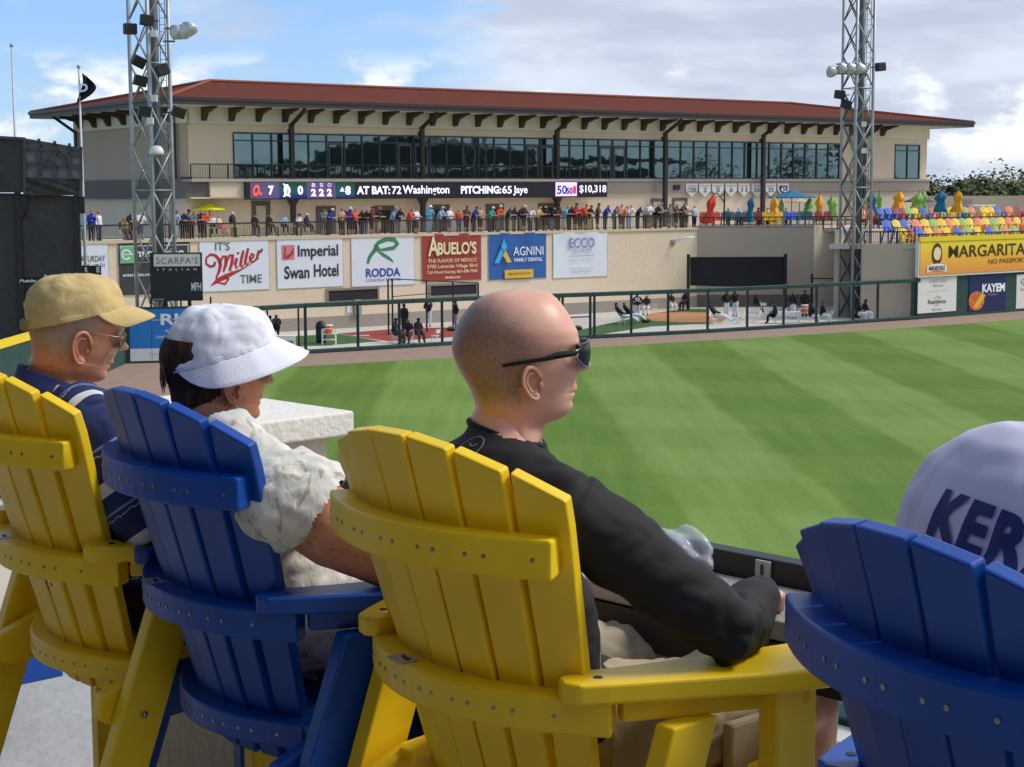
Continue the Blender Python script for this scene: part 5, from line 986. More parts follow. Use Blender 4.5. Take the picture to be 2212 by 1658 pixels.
def person(lb_, grp, pos, rz, pose, shirt, hair, legs, skin=0, hat=None, hatc=None, sc=1.0, shoes=(40, 38, 40)):
    o = bpy.data.objects.new('person', POSE[pose]); C.objects.link(o); o.location = pos; o.rotation_euler = (0, 0, rz); o.scale = (sc, sc, sc); tag(o, lb_, 'person', grp)
    for i, m_ in enumerate((P_skin[skin], cloth(hair), cloth(shirt), cloth(legs), cloth(shoes))): o.material_slots[i].link = 'OBJECT'; o.material_slots[i].material = m_
    if hat:
        J = dict(rail=standing(.16), rail2=standing(.05), face=standing(.06), hips=standing(0), stand=standing(0), sit=sitting(), recline=sitting(.55, .5))[pose]; h_ = bpy.data.objects.new('hat', CAPS[hat]); C.objects.link(h_); h_.parent = o; h_.location = (0, J['head'][1], J['head'][2]+.03)
        if not CAPS[hat].materials: CAPS[hat].materials.append(cloth(hatc))
        h_.material_slots[0].link = 'OBJECT'; h_.material_slots[0].material = cloth(hatc)
    return o
CO = dict(cyan=(110, 190, 214), royal=(30, 66, 170), white=(232, 232, 236), grey=(120, 122, 128), black=(30, 30, 34), navy=(34, 38, 66), orange=(238, 92, 44), purple=(70, 40, 160), maroon=(104, 34, 48), lightblue=(150, 190, 228), coral=(232, 92, 72), brown=(96, 70, 62), teal=(70, 182, 160), darkgreen=(40, 56, 54), yellow=(224, 190, 116), red=(186, 34, 48), salmon=(226, 148, 122), cream=(214, 204, 184), tan=(190, 160, 120), denim=(84, 104, 150), khaki=(200, 188, 150), pink=(216, 120, 130), pale=(200, 204, 216))
names = dict(cyan='cyan', royal='royal blue', lightblue='light blue', darkgreen='dark green', pale='pale grey')
nm = lambda c_: names.get(c_, c_)
HAIR = dict(dark=(44, 34, 30), brown=(88, 62, 44), blond=(196, 166, 110), greyh=(160, 156, 150), redh=(120, 58, 40))
faceR = math.atan2(-NH.x, NH.y)
crowd = [(178, 'cyan', 'dark', None, 'black', 'stand', .82, 'small cyan-shirted youngster beside the black screen'), (194.4, 'royal', 'dark', None, 'black', 'face', 1.03, None), (210, 'white', 'redh', ('cap', 'coral'), 'denim', 'stand', 1.0, None),
 (262, 'brown', 'dark', None, 'white', 'sit', 1, None), (268, 'tan', 'brown', None, 'brown', 'sit', 1.05, None), (276, 'black', 'brown', None, 'grey', 'rail', .98, None), (287, 'pale', 'redh', None, 'black', 'rail2', 1.0, None), (301, 'white', 'dark', None, 'denim', 'rail2', 1.0, None),
 (375, 'lightblue', 'redh', ('cap', 'red'), 'pale', 'rail', 1.0, None), (393, 'navy', 'blond', None, 'black', 'rail', .98, None), (404, 'grey', 'dark', ('cap', 'black'), 'black', 'rail2', 1.02, None), (413, 'grey', 'dark', None, 'black', 'rail', .98, None), (431, 'navy', 'dark', None, 'navy', 'rail2', 1.0, None), (439, 'orange', 'brown', None, 'navy', 'rail', .98, None),
 (699, 'grey', 'dark', ('cap', 'black'), 'grey', 'rail2', 1.04, None), (710, 'royal', 'dark', ('cap', 'white'), 'navy', 'rail', 1.0, None), (736, 'tan', 'brown', None, 'black', 'rail2', 1.03, None), (740, 'orange', 'redh', None, 'black', 'rail', .98, None), (754, 'purple', 'brown', ('hat', 'cream'), 'black', 'rail2', 1.04, None), (765, 'orange', 'brown', None, 'black', 'rail2', 1.0, None),
 (779, 'black', 'dark', None, 'black', 'face', .98, None), (788, 'black', 'brown', None, 'denim', 'rail', .97, None), (801.5, 'maroon', 'dark', ('cap', 'black'), 'black', 'rail2', 1.05, None), (817, 'black', 'dark', ('cap', 'coral'), 'khaki', 'rail2', 1.02, None), (848, 'lightblue', 'greyh', ('cap', 'tan'), 'navy', 'rail', 1.0, None), (860, 'navy', 'dark', ('cap', 'orange'), 'grey', 'rail', 1.02, None),
 (884, 'orange', 'dark', None, 'brown', 'rail', 1.0, None), (898, 'white', 'dark', None, 'black', 'rail2', .98, None), (926.7, 'cyan', 'greyh', ('hat', 'white'), 'lightblue', 'face', 1.08, None), (950, 'lightblue', 'greyh', ('cap', 'cream'), 'grey', 'rail', 1.03, None), (970, 'white', 'blond', None, 'denim', 'rail2', 1.0, None), (990, 'coral', 'greyh', None, 'denim', 'stand', .95, None),
 (1007, 'brown', 'brown', ('cap', 'brown'), 'black', 'rail2', 1.04, None), (1024, 'royal', 'brown', ('cap', 'navy'), 'black', 'rail', 1.0, None), (1037, 'tan', 'dark', None, 'black', 'rail2', 1.02, None), (1059, 'teal', 'greyh', ('cap', 'white'), 'darkgreen', 'rail', 1.0, None), (1076, 'orange', 'dark', ('cap', 'white'), 'grey', 'rail', 1.06, None), (1097, 'darkgreen', 'dark', None, 'black', 'rail', 1.0, None),
 (1110, 'black', 'dark', None, 'grey', 'rail2', 1.01, None), (1124, 'navy', 'dark', None, 'khaki', 'rail', 1.02, None), (1131, 'black', 'greyh', ('cap', 'white'), 'black', 'rail2', 1.04, None), (1146, 'white', 'dark', None, 'black', 'rail', .98, None), (1161, 'yellow', 'blond', None, 'black', 'rail', 1.01, None), (1177, 'black', 'blond', None, 'black', 'rail2', 1.03, None), (1193, 'black', 'dark', None, 'grey', 'rail', .98, None), (1205.5, 'brown', 'brown', None, 'black', 'rail', .99, None), (1220, 'cyan', 'greyh', None, 'pale', 'rail', 1.02, None), (1231, 'black', 'dark', None, 'black', 'rail', 1.01, None), (1243, 'red', 'dark', ('cap', 'black'), 'black', 'rail2', 1.09, None), (1255, 'red', 'blond', None, 'black', 'rail', .97, None), (1265, 'orange', 'redh', ('cap', 'orange'), 'brown', 'rail2', 1.06, None), (1273, 'black', 'dark', ('cap', 'black'), 'khaki', 'rail', 1.0, None), (1291, 'brown', 'dark', ('cap', 'black'), 'darkgreen', 'rail2', 1.08, None),
 (1309, 'royal', 'dark', None, 'navy', 'rail', 1.04, None), (1328, 'grey', 'greyh', None, 'teal', 'rail', 1.02, None), (1342, 'salmon', 'brown', None, 'brown', 'rail2', 1.06, None), (1349, 'salmon', 'brown', None, 'brown', 'rail', 1.0, None), (1360, 'white', 'greyh', None, 'lightblue', 'rail', 1.04, None), (1379, 'navy', 'greyh', None, 'navy', 'rail', .98, None), (1395, 'cream', 'greyh', None, 'brown', 'rail', 1.03, None), (1403, 'white', 'greyh', None, 'grey', 'rail2', 1.1, None), (1418, 'black', 'dark', None, 'black', 'rail', 1.04, None), (1427, 'grey', 'dark', None, 'black', 'rail2', 1.12, None), (1446, 'grey', 'dark', ('cap', 'red'), 'grey', 'rail2', 1.02, None), (1461, 'brown', 'brown', None, 'black', 'rail2', 1.04, None), (1474, 'brown', 'dark', None, 'black', 'rail', 1.08, None), (1482, 'cream', 'greyh', None, 'darkgreen', 'rail2', 1.09, None), (1500, 'pale', 'blond', None, 'navy', 'stand', .97, 'person in a pale vest at the right end of the deck rail, back turned')]
zones = [(228, 'above the SATURDAY banner'), (410, 'around the left light tower'), (586, 'above the red-script banner'), (747, 'above the Imperial Swan banner'), (901, 'above the RODDA banner'), (1046, "above the ABUELO'S banner"), (1187, 'above the AGNINI banner'), (1318, 'above the ECCO banner'), (1520, 'right of the banners')]
def zone(x): return next(z for l_, z in zones if x < l_)
labs = {}
rows = []
for x, sh, hr, hat, lg, po, sc, lb_ in crowd:
    if not lb_:
        ht_ = f' and {nm(hat[1])} {hat[0]}' if hat else f' with {dict(dark="dark", brown="brown", blond="blond", greyh="grey", redh="reddish")[hr]} hair'
        lb_ = f'spectator in {nm(sh)} top{ht_} {zone(x)}'
    labs.setdefault(lb_, []).append(x); rows.append((x, sh, hr, hat, lg, po, sc, lb_))
for i, (x, sh, hr, hat, lg, po, sc, lb_) in enumerate(rows):
    if len(labs[lb_]) > 1: lb_ += (', left one', ', right one', ', third one')[labs[lb_].index(x)] if len(labs[lb_]) == 2 else (', leftmost', ', middle one', ', rightmost')[labs[lb_].index(x)]
    if len(lb_.replace(',', '').split()) > 16: lb_ = lb_.replace('spectator in', 'fan in').replace('above the ', 'above ').replace(' one', '')
    off = -.78-(.5 if i % 7 == 3 else 0); r = random.Random(i)
    pos = FW(S(x, off), off, DECK); person(lb_, 'spectators along the deck rail', pos, faceR+r.uniform(-.1, .65), po, CO[sh], HAIR[hr], CO[lg], r.choice((0, 0, 0, 1, 0)), hat[0] if hat else None, CO[hat[1]] if hat else None, sc*1.13)
for lb_, x, off, sh, hr, hat, lg, po in (('spectator seated under the lemon umbrella in a white top with dark hair', 457, -3.0, 'white', 'dark', None, 'black', 'sit'), ('seated spectator with white hair and a red patterned skirt beside the lemon umbrella', 470, -1.6, 'cream', 'greyh', None, 'pink', 'sit'), ('spectator in navy shirt and white cap standing behind the pale table', 500, -5, 'navy', 'greyh', ('cap', 'white'), 'tan', 'stand'),
    ('dark-clothed spectator seated under the left door frame', 548, -1.8, 'black', 'dark', None, 'black', 'sit'), ('dark-clothed spectator seated right of the left door', 579, -1.8, 'black', 'dark', None, 'black', 'sit'), ('spectator in pale blue seated left of the first brown post', 611, -1.7, 'lightblue', 'dark', None, 'black', 'sit'), ('spectator in white seated right of the first brown post', 644, -1.7, 'white', 'dark', ('hat', 'black'), 'brown', 'sit'), ('seated spectator in navy with a white cap, rightmost at the low tables', 660, -1.6, 'navy', 'greyh', ('cap', 'white'), 'navy', 'sit')):
    person(lb_, 'spectators at the deck tables', FW(S(x, off), off, DECK+(.28 if po == 'sit' else 0)), faceR+rnd.uniform(-.2, .6), po, CO[sh], HAIR[hr], CO[lg], 0, hat[0] if hat else None, CO[hat[1]] if hat else None)
for lb_, x, off, D_, sh, hr, hat, rz in (('spectator in grey shirt standing right of the red folded umbrella', 1573, 0, 141, 'grey', 'dark', None, 0.2), ('spectator in light blue with a white cap between the red and teal umbrellas', 1596, 0, 141.5, 'lightblue', 'greyh', ('cap', 'white'), .1), ('spectator in black and dark cap right of the twisted teal umbrella', 1638, 0, 141, 'black', 'dark', ('cap', 'black'), -1.2), ('spectator in white left of the pinched yellow umbrella', 1658, 0, 141, 'white', 'dark', ('cap', 'coral'), -1.0), ('spectator in white right of the pair of yellow and green umbrellas', 1697, 0, 142, 'white', 'brown', None, -.8)):
    p = PY(x, 460, D_); person(lb_, 'people on the middle patio', (p.x, p.y, DECK-.1), rz, 'stand', CO[sh], HAIR[hr], CO['black'], 0, hat[0] if hat else None, CO[hat[1]] if hat else None)
p = rv.W(place_on(rv, 1927, -7.2), -7.2, Z2); person('spectator in a black top and round cream hat on the upper tier left of the yellow umbrella', 'people on the middle patio', p, rz_f+.4, 'sit', CO['black'], HAIR['greyh'], CO['black'], 0, 'hat', CO['cream'], 1.1)
# low tables and chairs on the left of the deck
tg = 'pale patio tables on the deck'
for i, (x, off, lb_) in enumerate(((452, -2.6, 'pale round table under the lemon umbrella'), (508, -4.4, 'pale table in front of the standing man in the white cap'), (556, -3.6, 'pale table below the left door'), (598, -3.4, 'pale table left of the first brown post'), (648, -3.4, 'pale table right of the first brown post'))):
    c_ = FW(S(x, off), off, DECK); t = thing('patio_table', lb_, 'table', tuple(c_), tg); m = MB().lathe([(.55, .72), (.56, .76)], 16, c_); m.build('tabletop', mat('pale_wood', srgb(214, 190, 150), .6, .08), t); m = MB().lathe([(.28, 0), (.05, .06), (.04, .72)], 8, c_); m.build('pedestal', black, t)
wood = mat('pale_wood', (0, 0, 0)); cg = 'pale patio chairs on the deck'
for i, (x, off, lb_) in enumerate(((487, -3.8, 'pale slatted chair right of the lemon umbrella'), (530, -3.6, 'pale slatted chair left of the left door'), (566, -3.2, 'pale slatted chair in front of the left door'), (622, -3.8, 'pale slatted chair beside the first brown post'))):
    c_ = FW(S(x, off), off, DECK); t = thing('patio_chair', lb_, 'chair', tuple(c_), cg); m = MB(); m.box(c_+ZU*.45, (.48, .46, .04)); m.build('seat', wood, t)
    m = MB(); m.box(c_+Vector((0, .22, .78)), (.5, .03, .12)); m.box(c_+Vector((0, .22, .62)), (.5, .03, .1)); m.box(c_+Vector((0, .22, .95)), (.5, .03, .1)); m.build('backrest', wood, t)
    for dx in (-.22, .22):
        for dy in (-.2, .22): m = MB(); m.box(c_+Vector((dx, dy, .22 if dy < 0 else .5)), (.04, .04, .44 if dy < 0 else 1.0)); m.build('leg', wood, t)
# ------------------------------------------------------------------ bullpen people and furniture
BK, WH, CH = (32, 32, 40), (222, 224, 232), (58, 58, 62)
def at_ground(x, y): p = PZ(x, y); return Vector((p.x, p.y, .01))
bp = [('player in orange shirt seated behind the white table at the left', 574, 733, 'sit', (222, 80, 50), BK, 0, 2, None), ('player in black seated left behind the white table', 584, 735, 'sit', BK, BK, 0, 1, None), ('player in black seated right behind the white table', 598, 730, 'sit', BK, BK, 0.3, 1, None),
 ('man in navy jacket and white trousers leaning on the deck wall', 925.6, 707, 'face', (30, 36, 66), WH, 3.0, 0, None), ('dark uniformed player in a helmet standing behind the seated trio', 874, 722, 'stand', BK, CH, 2.6, 2, BK), ('seated dark player on a white chair, left of the trio', 853, 741, 'sit', BK, CH, -1.9, 2, None), ('seated dark player in the middle of the trio', 884, 743, 'sit', BK, CH, 2.9, 1, None), ('seated dark player leaning forward, right of the trio', 903, 741, 'sit', BK, CH, -2.6, 2, None),
 ('player in dark top and helmet standing left of the bald head', 985, 712, 'hips', BK, (150, 150, 152), 1.8, 2, BK),
 ('player with number 93 on his back standing in white trousers', 1376, 692, 'hips', BK, WH, .2, 1, None), ('player in maroon-brown top seated right of number 93', 1397, 681, 'sit', (60, 44, 46), WH, 2.9, 1, None), ('seated player in white trousers behind the second fence post from the clay', 1449, 675, 'sit', BK, WH, -2.7, 0, None), ('dark seated player at the corner of the walls', 1481, 671, 'sit', BK, BK, 2.4, 2, None),
 ('reclining player with legs stretched right, front of the pair', 1345, 702, 'recline', BK, WH, -1.45, 1, None), ('reclining player with raised legs, rear of the pair', 1362, 699, 'recline', BK, WH, -1.35, 1, None),
 ('standing player facing right, left of the standing pair', 1569, 686, 'hips', BK, WH, -2.6, 1, None), ('standing player with arms folded, right of the standing pair', 1588, 685, 'face', BK, WH, 2.4, 2, None), ('player sprawled with white-trousered legs on the concrete', 1548, 700, 'recline', BK, WH, -1.9, 1, None),
 ('seated player in black by the grey wall, legs on a chair', 1632, 676, 'sit', BK, CH, -1.4, 1, None), ('seated player in black beside the white chairs, facing left', 1674, 700, 'sit', BK, BK, 1.4, 1, None), ('standing player with hands on hips left of the cooler', 1713, 690, 'hips', BK, WH, -.9, 0, None), ('standing player in black behind the orange cooler', 1738, 687, 'stand', BK, BK, 2.9, 0, None), ('seated player just right of the orange cooler', 1752, 702, 'sit', BK, WH, -1.2, 1, None), ('seated player with bent white-trousered knees by the tower', 1776, 700, 'sit', BK, WH, -1.4, 0, None), ('seated player right of the right light tower foot', 1854, 696, 'sit', BK, WH, -1.5, 1, None), ('second seated player right of the tower foot, farther right', 1867, 694, 'sit', BK, WH, -1.3, 2, None)]
for i, (lb_, x, y, po, sh, lg, rz, sk, hc) in enumerate(bp):
    p = at_ground(x, y); o = person(lb_, 'players in the bullpens', p, rz, po, sh, HAIR['dark'], lg, sk, 'cap' if i % 2 or hc else None, (24, 26, 40), 1.16)
    if '93' in lb_: me = text_mesh('93', ink['white'], .04); h_ = link('number', me, o, local=True); h_.rotation_euler = (math.pi/2, 0, 0); h_.scale = (.33, .33, .33); h_.location = (-.19, -.19, 1.22)
def folding_chair_parts():
    a = MB(); a.box((0, 0, .44), (.42, .40, .03)); b = MB(); b.prism([(-.2, .24, .62), (.2, .24, .62), (.2, .28, .86), (-.2, .28, .86)], (0, .02, 0)); out = [('seat', a), ('backrest', b)]
    for s in (-.22, .22):
        c_ = MB(); c_.beam((s, -.24, 0), (s, .28, .88), .025, .03); out.append(('leg', c_)); d_ = MB(); d_.beam((s*.9, .30, 0), (s*.9, -.1, .44), .025, .03); out.append(('leg', d_))
    return out
_fld = [(n_, mb.mesh(n_, whitep)) for n_, mb in folding_chair_parts()]
for lb_, x, y, rz in (('white folding chair right of the seated trio', 940, 741, -2.2), ('white folding chair under the left player of the trio', 853, 741, -1.9+math.pi), ('white folding chair under the middle player of the trio', 884, 743, 2.9+math.pi), ('empty white folding chair by the second grey wall, right of number 93', 1414, 680, 2.9), ('white folding chair directly right of the sprawled legs', 1602, 699, -2.4), ('white folding chair standing left of two more white chairs', 1635, 697, -2.2), ('white folding chair near the seated player facing left', 1652, 690, -2.0), ('white folding chair tipped behind the white trestle table', 1690, 692, -1.2), ('white folding chair beside the tower foot', 1790, 698, -1.4), ('white folding chair under the sprawled player', 1541, 703, 1.2), ('white folding chair under the reclining front player', 1345, 702, 1.7), ('white folding chair near the grey wall in the right bullpen', 1650, 678, 2.8)):
    t = thing('folding_chair', lb_, 'chair', (0, 0, 0), 'white folding chairs in the bullpens'); t.location = at_ground(x, y); t.rotation_euler = (0, 0, rz)
    for n_, me in _fld: link(n_, me, t, local=True)
def trestle(lb_, x, y, w_, h_=.74):
    c_ = at_ground(x, y); t = thing('trestle_table', lb_, 'table', tuple(c_), 'white trestle tables in the bullpens'); m = MB().box(c_+ZU*h_, (w_, .75, .05)); m.build('tabletop', whitep, t); m = MB().box(c_+Vector((0, -.36, h_-.14)), (w_, .02, .24)); m.build('table_skirt', whitep, t)
    for dx in (-w_/2+.1, w_/2-.1):
        for dy in (-.3, .3): m = MB().box(c_+Vector((dx, dy, h_/2)), (.05, .05, h_)); m.build('leg', whitep, t)
trestle('white trestle table in front of the players at the far left of the bullpen', 607, 752, 1.9); trestle('white trestle table left of the orange cooler', 1700, 699, 1.9, .8)
def cooler(lb_, x, y):
    c_ = at_ground(x, y); t = thing('cooler_stand', 'white tubular stand under '+lb_, 'stand', tuple(c_), 'white cooler stands')
    for dx in (-.42, .42):
        for dy in (-.25, .25): m = MB().tube([c_+Vector((dx, dy, 0)), c_+Vector((dx, dy, 1.0 if abs(dx) > .3 else .8))], .03, 6); m.build('leg', whitep, t)
    m = MB(); m.box(c_+ZU*.34, (.84, .5, .04)); m.build('shelf', whitep, t); m = MB(); m.box(c_+ZU*.7, (.84, .5, .04)); m.build('top_shelf', whitep, t); m = MB().tube([c_+Vector((-.42, -.25, 1.0)), c_+Vector((-.1, -.25, 1.06)), c_+Vector((.42, -.25, 1.0))], .03, 6); m.build('rail', whitep, t)
    k = thing('drink_cooler', lb_, 'cooler', (c_.x, c_.y, .72), 'orange drink coolers'); b_ = c_+ZU*.725; m = MB().lathe([(.20, 0), (.23, .1), (.25, .45), (.24, .48)], 18, b_); m.build('body', mat('cooler_orange', srgb(232, 92, 50), .45, .06), k, smooth=True); m = MB().lathe([(.26, .48), (.27, .5), (.25, .56), (.05, .58)], 18, b_); m.build('lid', whitep, k, smooth=True); m = MB().box(b_+Vector((0, -.25, .08)), (.05, .06, .05)); m.build('spigot', whitep, k)
cooler('orange drink cooler on a white stand in the left bullpen', 711, 746); cooler('orange drink cooler on a white stand in the right bullpen', 1738, 697)
c_ = at_ground(694, 742); t = thing('trash_can', 'tall black domed trash can left of the cooler stand', 'trash can', tuple(c_)); m = MB().lathe([(.30, 0), (.33, .05), (.35, 1.0)], 18, c_); m.build('bin', black, t, smooth=True); m = MB().lathe([(.36, 1.0), (.36, 1.08), (.30, 1.3), (.16, 1.42), (.02, 1.45)], 18, c_); m.build('dome_lid', black, t, smooth=True)
c_ = FW(S(765, .3), .35, 1.3); t = thing('electric_panel', 'grey electric box and white notice on the deck wall above the mound', 'box', tuple(c_)); m = MB(); fbox(m, S(760, .1), S(775, .1), .04, .25, .9, 2.0); m.build('box', greyst, t); m = MB(); fbox(m, S(746, .1), S(757, .1), .04, .08, 1.1, 1.9); m.build('notice', white, t)
for lb_, x, y in (('baseball glove bag on the concrete near the clay mound', 1395, 698), ('dark equipment bag against the deck wall beside the bald head', 975, 716), ('catcher gear left on the pale concrete beside the turf', 1248, 714)):
    p = at_ground(x, y); t = thing('equipment_bag', lb_, 'bag', tuple(p), 'bags on the bullpen ground'); m = MB().ball(p+ZU*.14, (.34, .2, .16), n=12); m.build('bag_body', mat('bag_black', srgb(60, 54, 50), .8, .2), t, smooth=True); m = MB().tube([p+Vector((-.2, 0, .26)), p+Vector((0, 0, .38)), p+Vector((.2, 0, .26))], .02, 6); m.build('handle', black, t)
# home plate slabs
for lb_, x, y in (('white home plate slab on the red bullpen surface', 755+15, 720+8),):
    p = at_ground(1000/1.8228+231, 727); m = MB().box(p+ZU*.03, (1.1, .35, .05)); m.build('plate_slab', whitep, label='white slab lying on the red bullpen surface', cat='slab')
# ------------------------------------------------------------------ our own deck
DZ = HC-1.72                                     # floor of the viewing deck
RU = Vector((math.cos(math.radians(-46)), math.sin(math.radians(-46)), 0)); RF_ = Vector((-RU.y, RU.x, 0))   # along the row, and forward out over the field
dfl = bpy.data.materials.new('deck_concrete'); 
dkc = mat('deck_concrete_floor', srgb(168, 168, 166), .8, .10, 1.4, .25, 14, dirt=.35)
def RW(a, f, z=0.0): return Vector((a*RU.x+f*RF_.x, a*RU.y+f*RF_.y, z))
fl = MB(); fl.prism([RW(-8, -3, DZ-.25), RW(6, -3, DZ-.25), RW(6, 3.1, DZ-.25), RW(-8, 3.1, DZ-.25)], ZU*.25); fl.build('deck_floor', dkc, kind='structure')
m = MB()
for k in range(5):                                # drain grooves running along the row
    f = 1.98+k*.035
    m.hexa([RW(-8, f, DZ+.001), RW(6, f, DZ+.001), RW(6, f+.014, DZ+.001), RW(-8, f+.014, DZ+.001), RW(-8, f, DZ+.004), RW(6, f, DZ+.004), RW(6, f+.014, DZ+.004), RW(-8, f+.014, DZ+.004)])
dr = thing('floor_drain', 'narrow slotted black floor drain running under the chairs', 'drain', tuple(RW(-2, 2, DZ)))
m.build('slots', black, dr)
# ------------------------------------------------------------------ tall slatted chairs
hdpe = {'yellow': mat('plastic_lumber_yellow', srgb(248, 208, 26), .42, .05, 9, .06, 160), 'blue': mat('plastic_lumber_blue', srgb(0, 70, 160), .42, .07, 9, .06, 160)}
screwm = mat('screw_steel', srgb(150, 150, 148), .3, .1, 4, metal=.8)
def poly_board(poly, ex, mt, off=.004, seg=2):
    m = MB(); m.prism(poly, ex); return bevel_me(m.mesh('board', mt), off, seg)
KC = 1.16
def curveY(r, zt=0): return KC*r*r                 # plan curve of the back: outer slats come forward
def back_y(z): return -.103-.29*(z-1.24)            # recline
def chair(lb_, col, pos, deg, tagp=True, arm_rot=0):
    mt = hdpe[col]; t = thing('tall_slatted_chair', lb_, 'chair', (0, 0, 0), 'tall slatted chairs along the drink rail')
    t.location = (pos[0], pos[1], DZ); t.rotation_euler = (0, 0, math.radians(deg-90)); t['_o'] = (0, 0, 0)
    L_ = lambda name, me: link(name, me, t, local=True)
    tops = [1.3145, 1.347, 1.3675, 1.374, 1.3675, 1.347, 1.3145]
    for i in range(-3, 4):
        rt_ = i*.081; rb = i*.052; wt, wb_ = .0385, .0240; zb_, n_ = .68, 10
        def ctr(z): k = (z-.60)/(1.37-.60); r_ = rb+(rt_-rb)*k; return r_, back_y(z)+curveY(r_)*(1.6-.6*k)
        vs = []; fs = []
        zs = [zb_+(tops[i+3]-zb_)*k/n_ for k in range(n_+1)]
        for k, z in enumerate(zs):
            kk = (z-.60)/(1.37-.60); r_, y_ = ctr(z); w_ = wb_+(wt-wb_)*kk; th = .011; sl = 2*KC*r_*.9
            top = k == n_
            for sgn in (-1, 1):
                dz = 0
                if top:
                    e_ = abs(r_+sgn*w_); dz = -(e_**2-abs(r_)**2)*1.0
                for ty in (-th, th): vs.append((r_+sgn*w_-sl*ty*.9, y_+sgn*w_*sl+ty, z+dz+ty*.25))
        # ring order: left-back, left-front, right-back, right-front
        for k in range(n_):
            a = 4*k; b = a+4
            fs += [(a, a+2, b+2, b), (a+3, a+1, b+1, b+3), (a+1, a, b, b+1), (a+2, a+3, b+3, b+2)]
        fs += [(1, 3, 2, 0), (4*n_, 4*n_+2, 4*n_+3, 4*n_+1)]
        me = MB().add(vs, fs).mesh('back_slat', mt); L_('back_slat', bevel_me(me, .0035, 2, .9))
    def cross(name, z0, z1, half, yoff, th, drop=0, n_=16, scr=True, ends=.02):
        vs = []; fs = []
        for k in range(n_+1):
            r_ = -half+2*half*k/n_; kk = max(0, min(1, (z1-.60)/(1.37-.60))); y_ = back_y((z0+z1)/2)+curveY(r_)*(1.6-.6*kk)-.013+yoff
            nx_ = 2*KC*r_*(1.6-.6*kk); ln = math.hypot(1, nx_); ox, oy = nx_/ln, -1/ln
            for zz in (z0, z1):
                for tt in (0, th): vs.append((r_+ox*tt, y_+oy*tt, zz))
        for k in range(n_):
            a = 4*k; b = a+4
            fs += [(a, b, b+2, a+2), (a+1, a+3, b+3, b+1), (a+2, b+2, b+3, a+3), (a, a+1, b+1, b)]
        fs += [(0, 2, 3, 1), (4*n_, 4*n_+1, 4*n_+3, 4*n_+2)]
        c_ = L_(name, bevel_me(MB().add(vs, fs).mesh(name, mt), .005, 2, .8))
        if scr:
            for i in range(-3, 4):
                for dx in ((-.013, .013) if abs(i) < 3 else (0,)):
                    kz = ((z0+z1)/2-.60)/(1.37-.60); r_ = i*(.052+(.081-.052)*kz)+dx
                    if abs(r_) > half-.01: continue
                    nx_ = 2*KC*r_*(1.6-.6*kk); ln = math.hypot(1, nx_); ox, oy = nx_/ln, -1/ln; y_ = back_y((z0+z1)/2)+curveY(r_)*(1.6-.6*kk)-.013+yoff
                    m = MB().lathe([(.0034, 0), (.0034, .0010), (.0017, .0011), (.0015, .0005), (0, .0005)], 8, (r_+ox*(th+.0001), y_+oy*(th+.0001), (z0+z1)/2), Vector((ox, oy, 0)).to_track_quat('Z', 'Y').to_matrix()); sc_o = m.build('screw', screwm); sc_o.parent = c_
        return c_
    cross('upper_rail', 1.180, 1.239, .247, 0, .046)
    cross('middle_rail', .938, .994, .262, 0, .048)
    cross('lower_rail', .722, .772, .215, 0, .044)
    # maker's plate: small blank silver label on the middle rail
    if tagp:
        m = MB(); m.add([(-.105, back_y(.99)-.014, .9952), (-.055, back_y(.99)-.019, .9952), (-.06, back_y(.99)-.058, .9952), (-.11, back_y(.99)-.048, .9952)], [(0, 3, 2, 1)]); L_('silver_label', m.mesh('silver_label', mat('label_silver', srgb(176, 180, 178), .35, .1, 60, metal=.3)))
        m = MB(); m.add([(-.098, back_y(.99)-.021, .9957), (-.066, back_y(.99)-.028, .9957), (-.068, back_y(.99)-.038, .9957), (-.092, back_y(.99)-.030, .9957)], [(0, 3, 2, 1)]); L_('label_print', m.mesh('label_print', ink['black']))
    for sx_ in (-1, 1):
        # arm rest: rounded rear, flaring to the front
        pts = [(.213, .02), (.222, -.012), (.245, -.024), (.272, -.016), (.295, .02), (.36, .14), (.425, .255), (.452, .325), (.445, .352), (.345, .395), (.322, .388), (.30, .30), (.252, .13)]
        poly = [Vector((sx_*a, b, .990)) for a, b in pts]
        if sx_ < 0: poly = poly[::-1]
        arm = L_('armrest', poly_board(poly, ZU*.033, mt, .006, 3))
        m = MB().lathe([(.007, 0), (.007, .0008)], 10, (sx_*.262, .03, 1.0231)); L_('screw_hole', m.mesh('screw_hole', black))
        # stout side rail under the arm, short block
        m = MB(); m.box((sx_*.335, .20, .972), (.03, .30, .034), Matrix.Rotation(-sx_*.42, 3, 'Z')); L_('arm_support', bevel_me(m.mesh('arm_support', mt), .004, 2))
        # front leg
        m = MB(); m.box((sx_*.385, .305, .495), (.038, .09, .988)); L_('front_leg', bevel_me(m.mesh('front_leg', mt), .004, 2))
        # raked rear leg
        a = Vector((sx_*.335, .14, .955)); b = Vector((sx_*.335, -.20, 0.0)); h_ = Vector((0, .047, 0))
        poly = [a-h_, a+h_, b+h_, b-h_]; poly = [q_-Vector((.019, 0, 0)) for q_ in poly]
        if True: L_('rear_leg', poly_board(poly[::-1], Vector((.038, 0, 0)), mt, .004, 2))
        m = MB().ball((sx_*.357, .045, .69), .008, n=8); L_('bolt', m.mesh('bolt', screwm, True))
        # seat side board
        poly = [Vector((sx_*.30, .40, .79)), Vector((sx_*.30, .40, .70)), Vector((sx_*.30, .01, .655)), Vector((sx_*.30, -.03, .68)), Vector((sx_*.30, -.02, .725)), Vector((sx_*.30, .09, .77))]
        L_('seat_side', poly_board(poly if sx_ > 0 else poly[::-1], Vector((-sx_*.035, 0, 0)), mt, .006, 2))
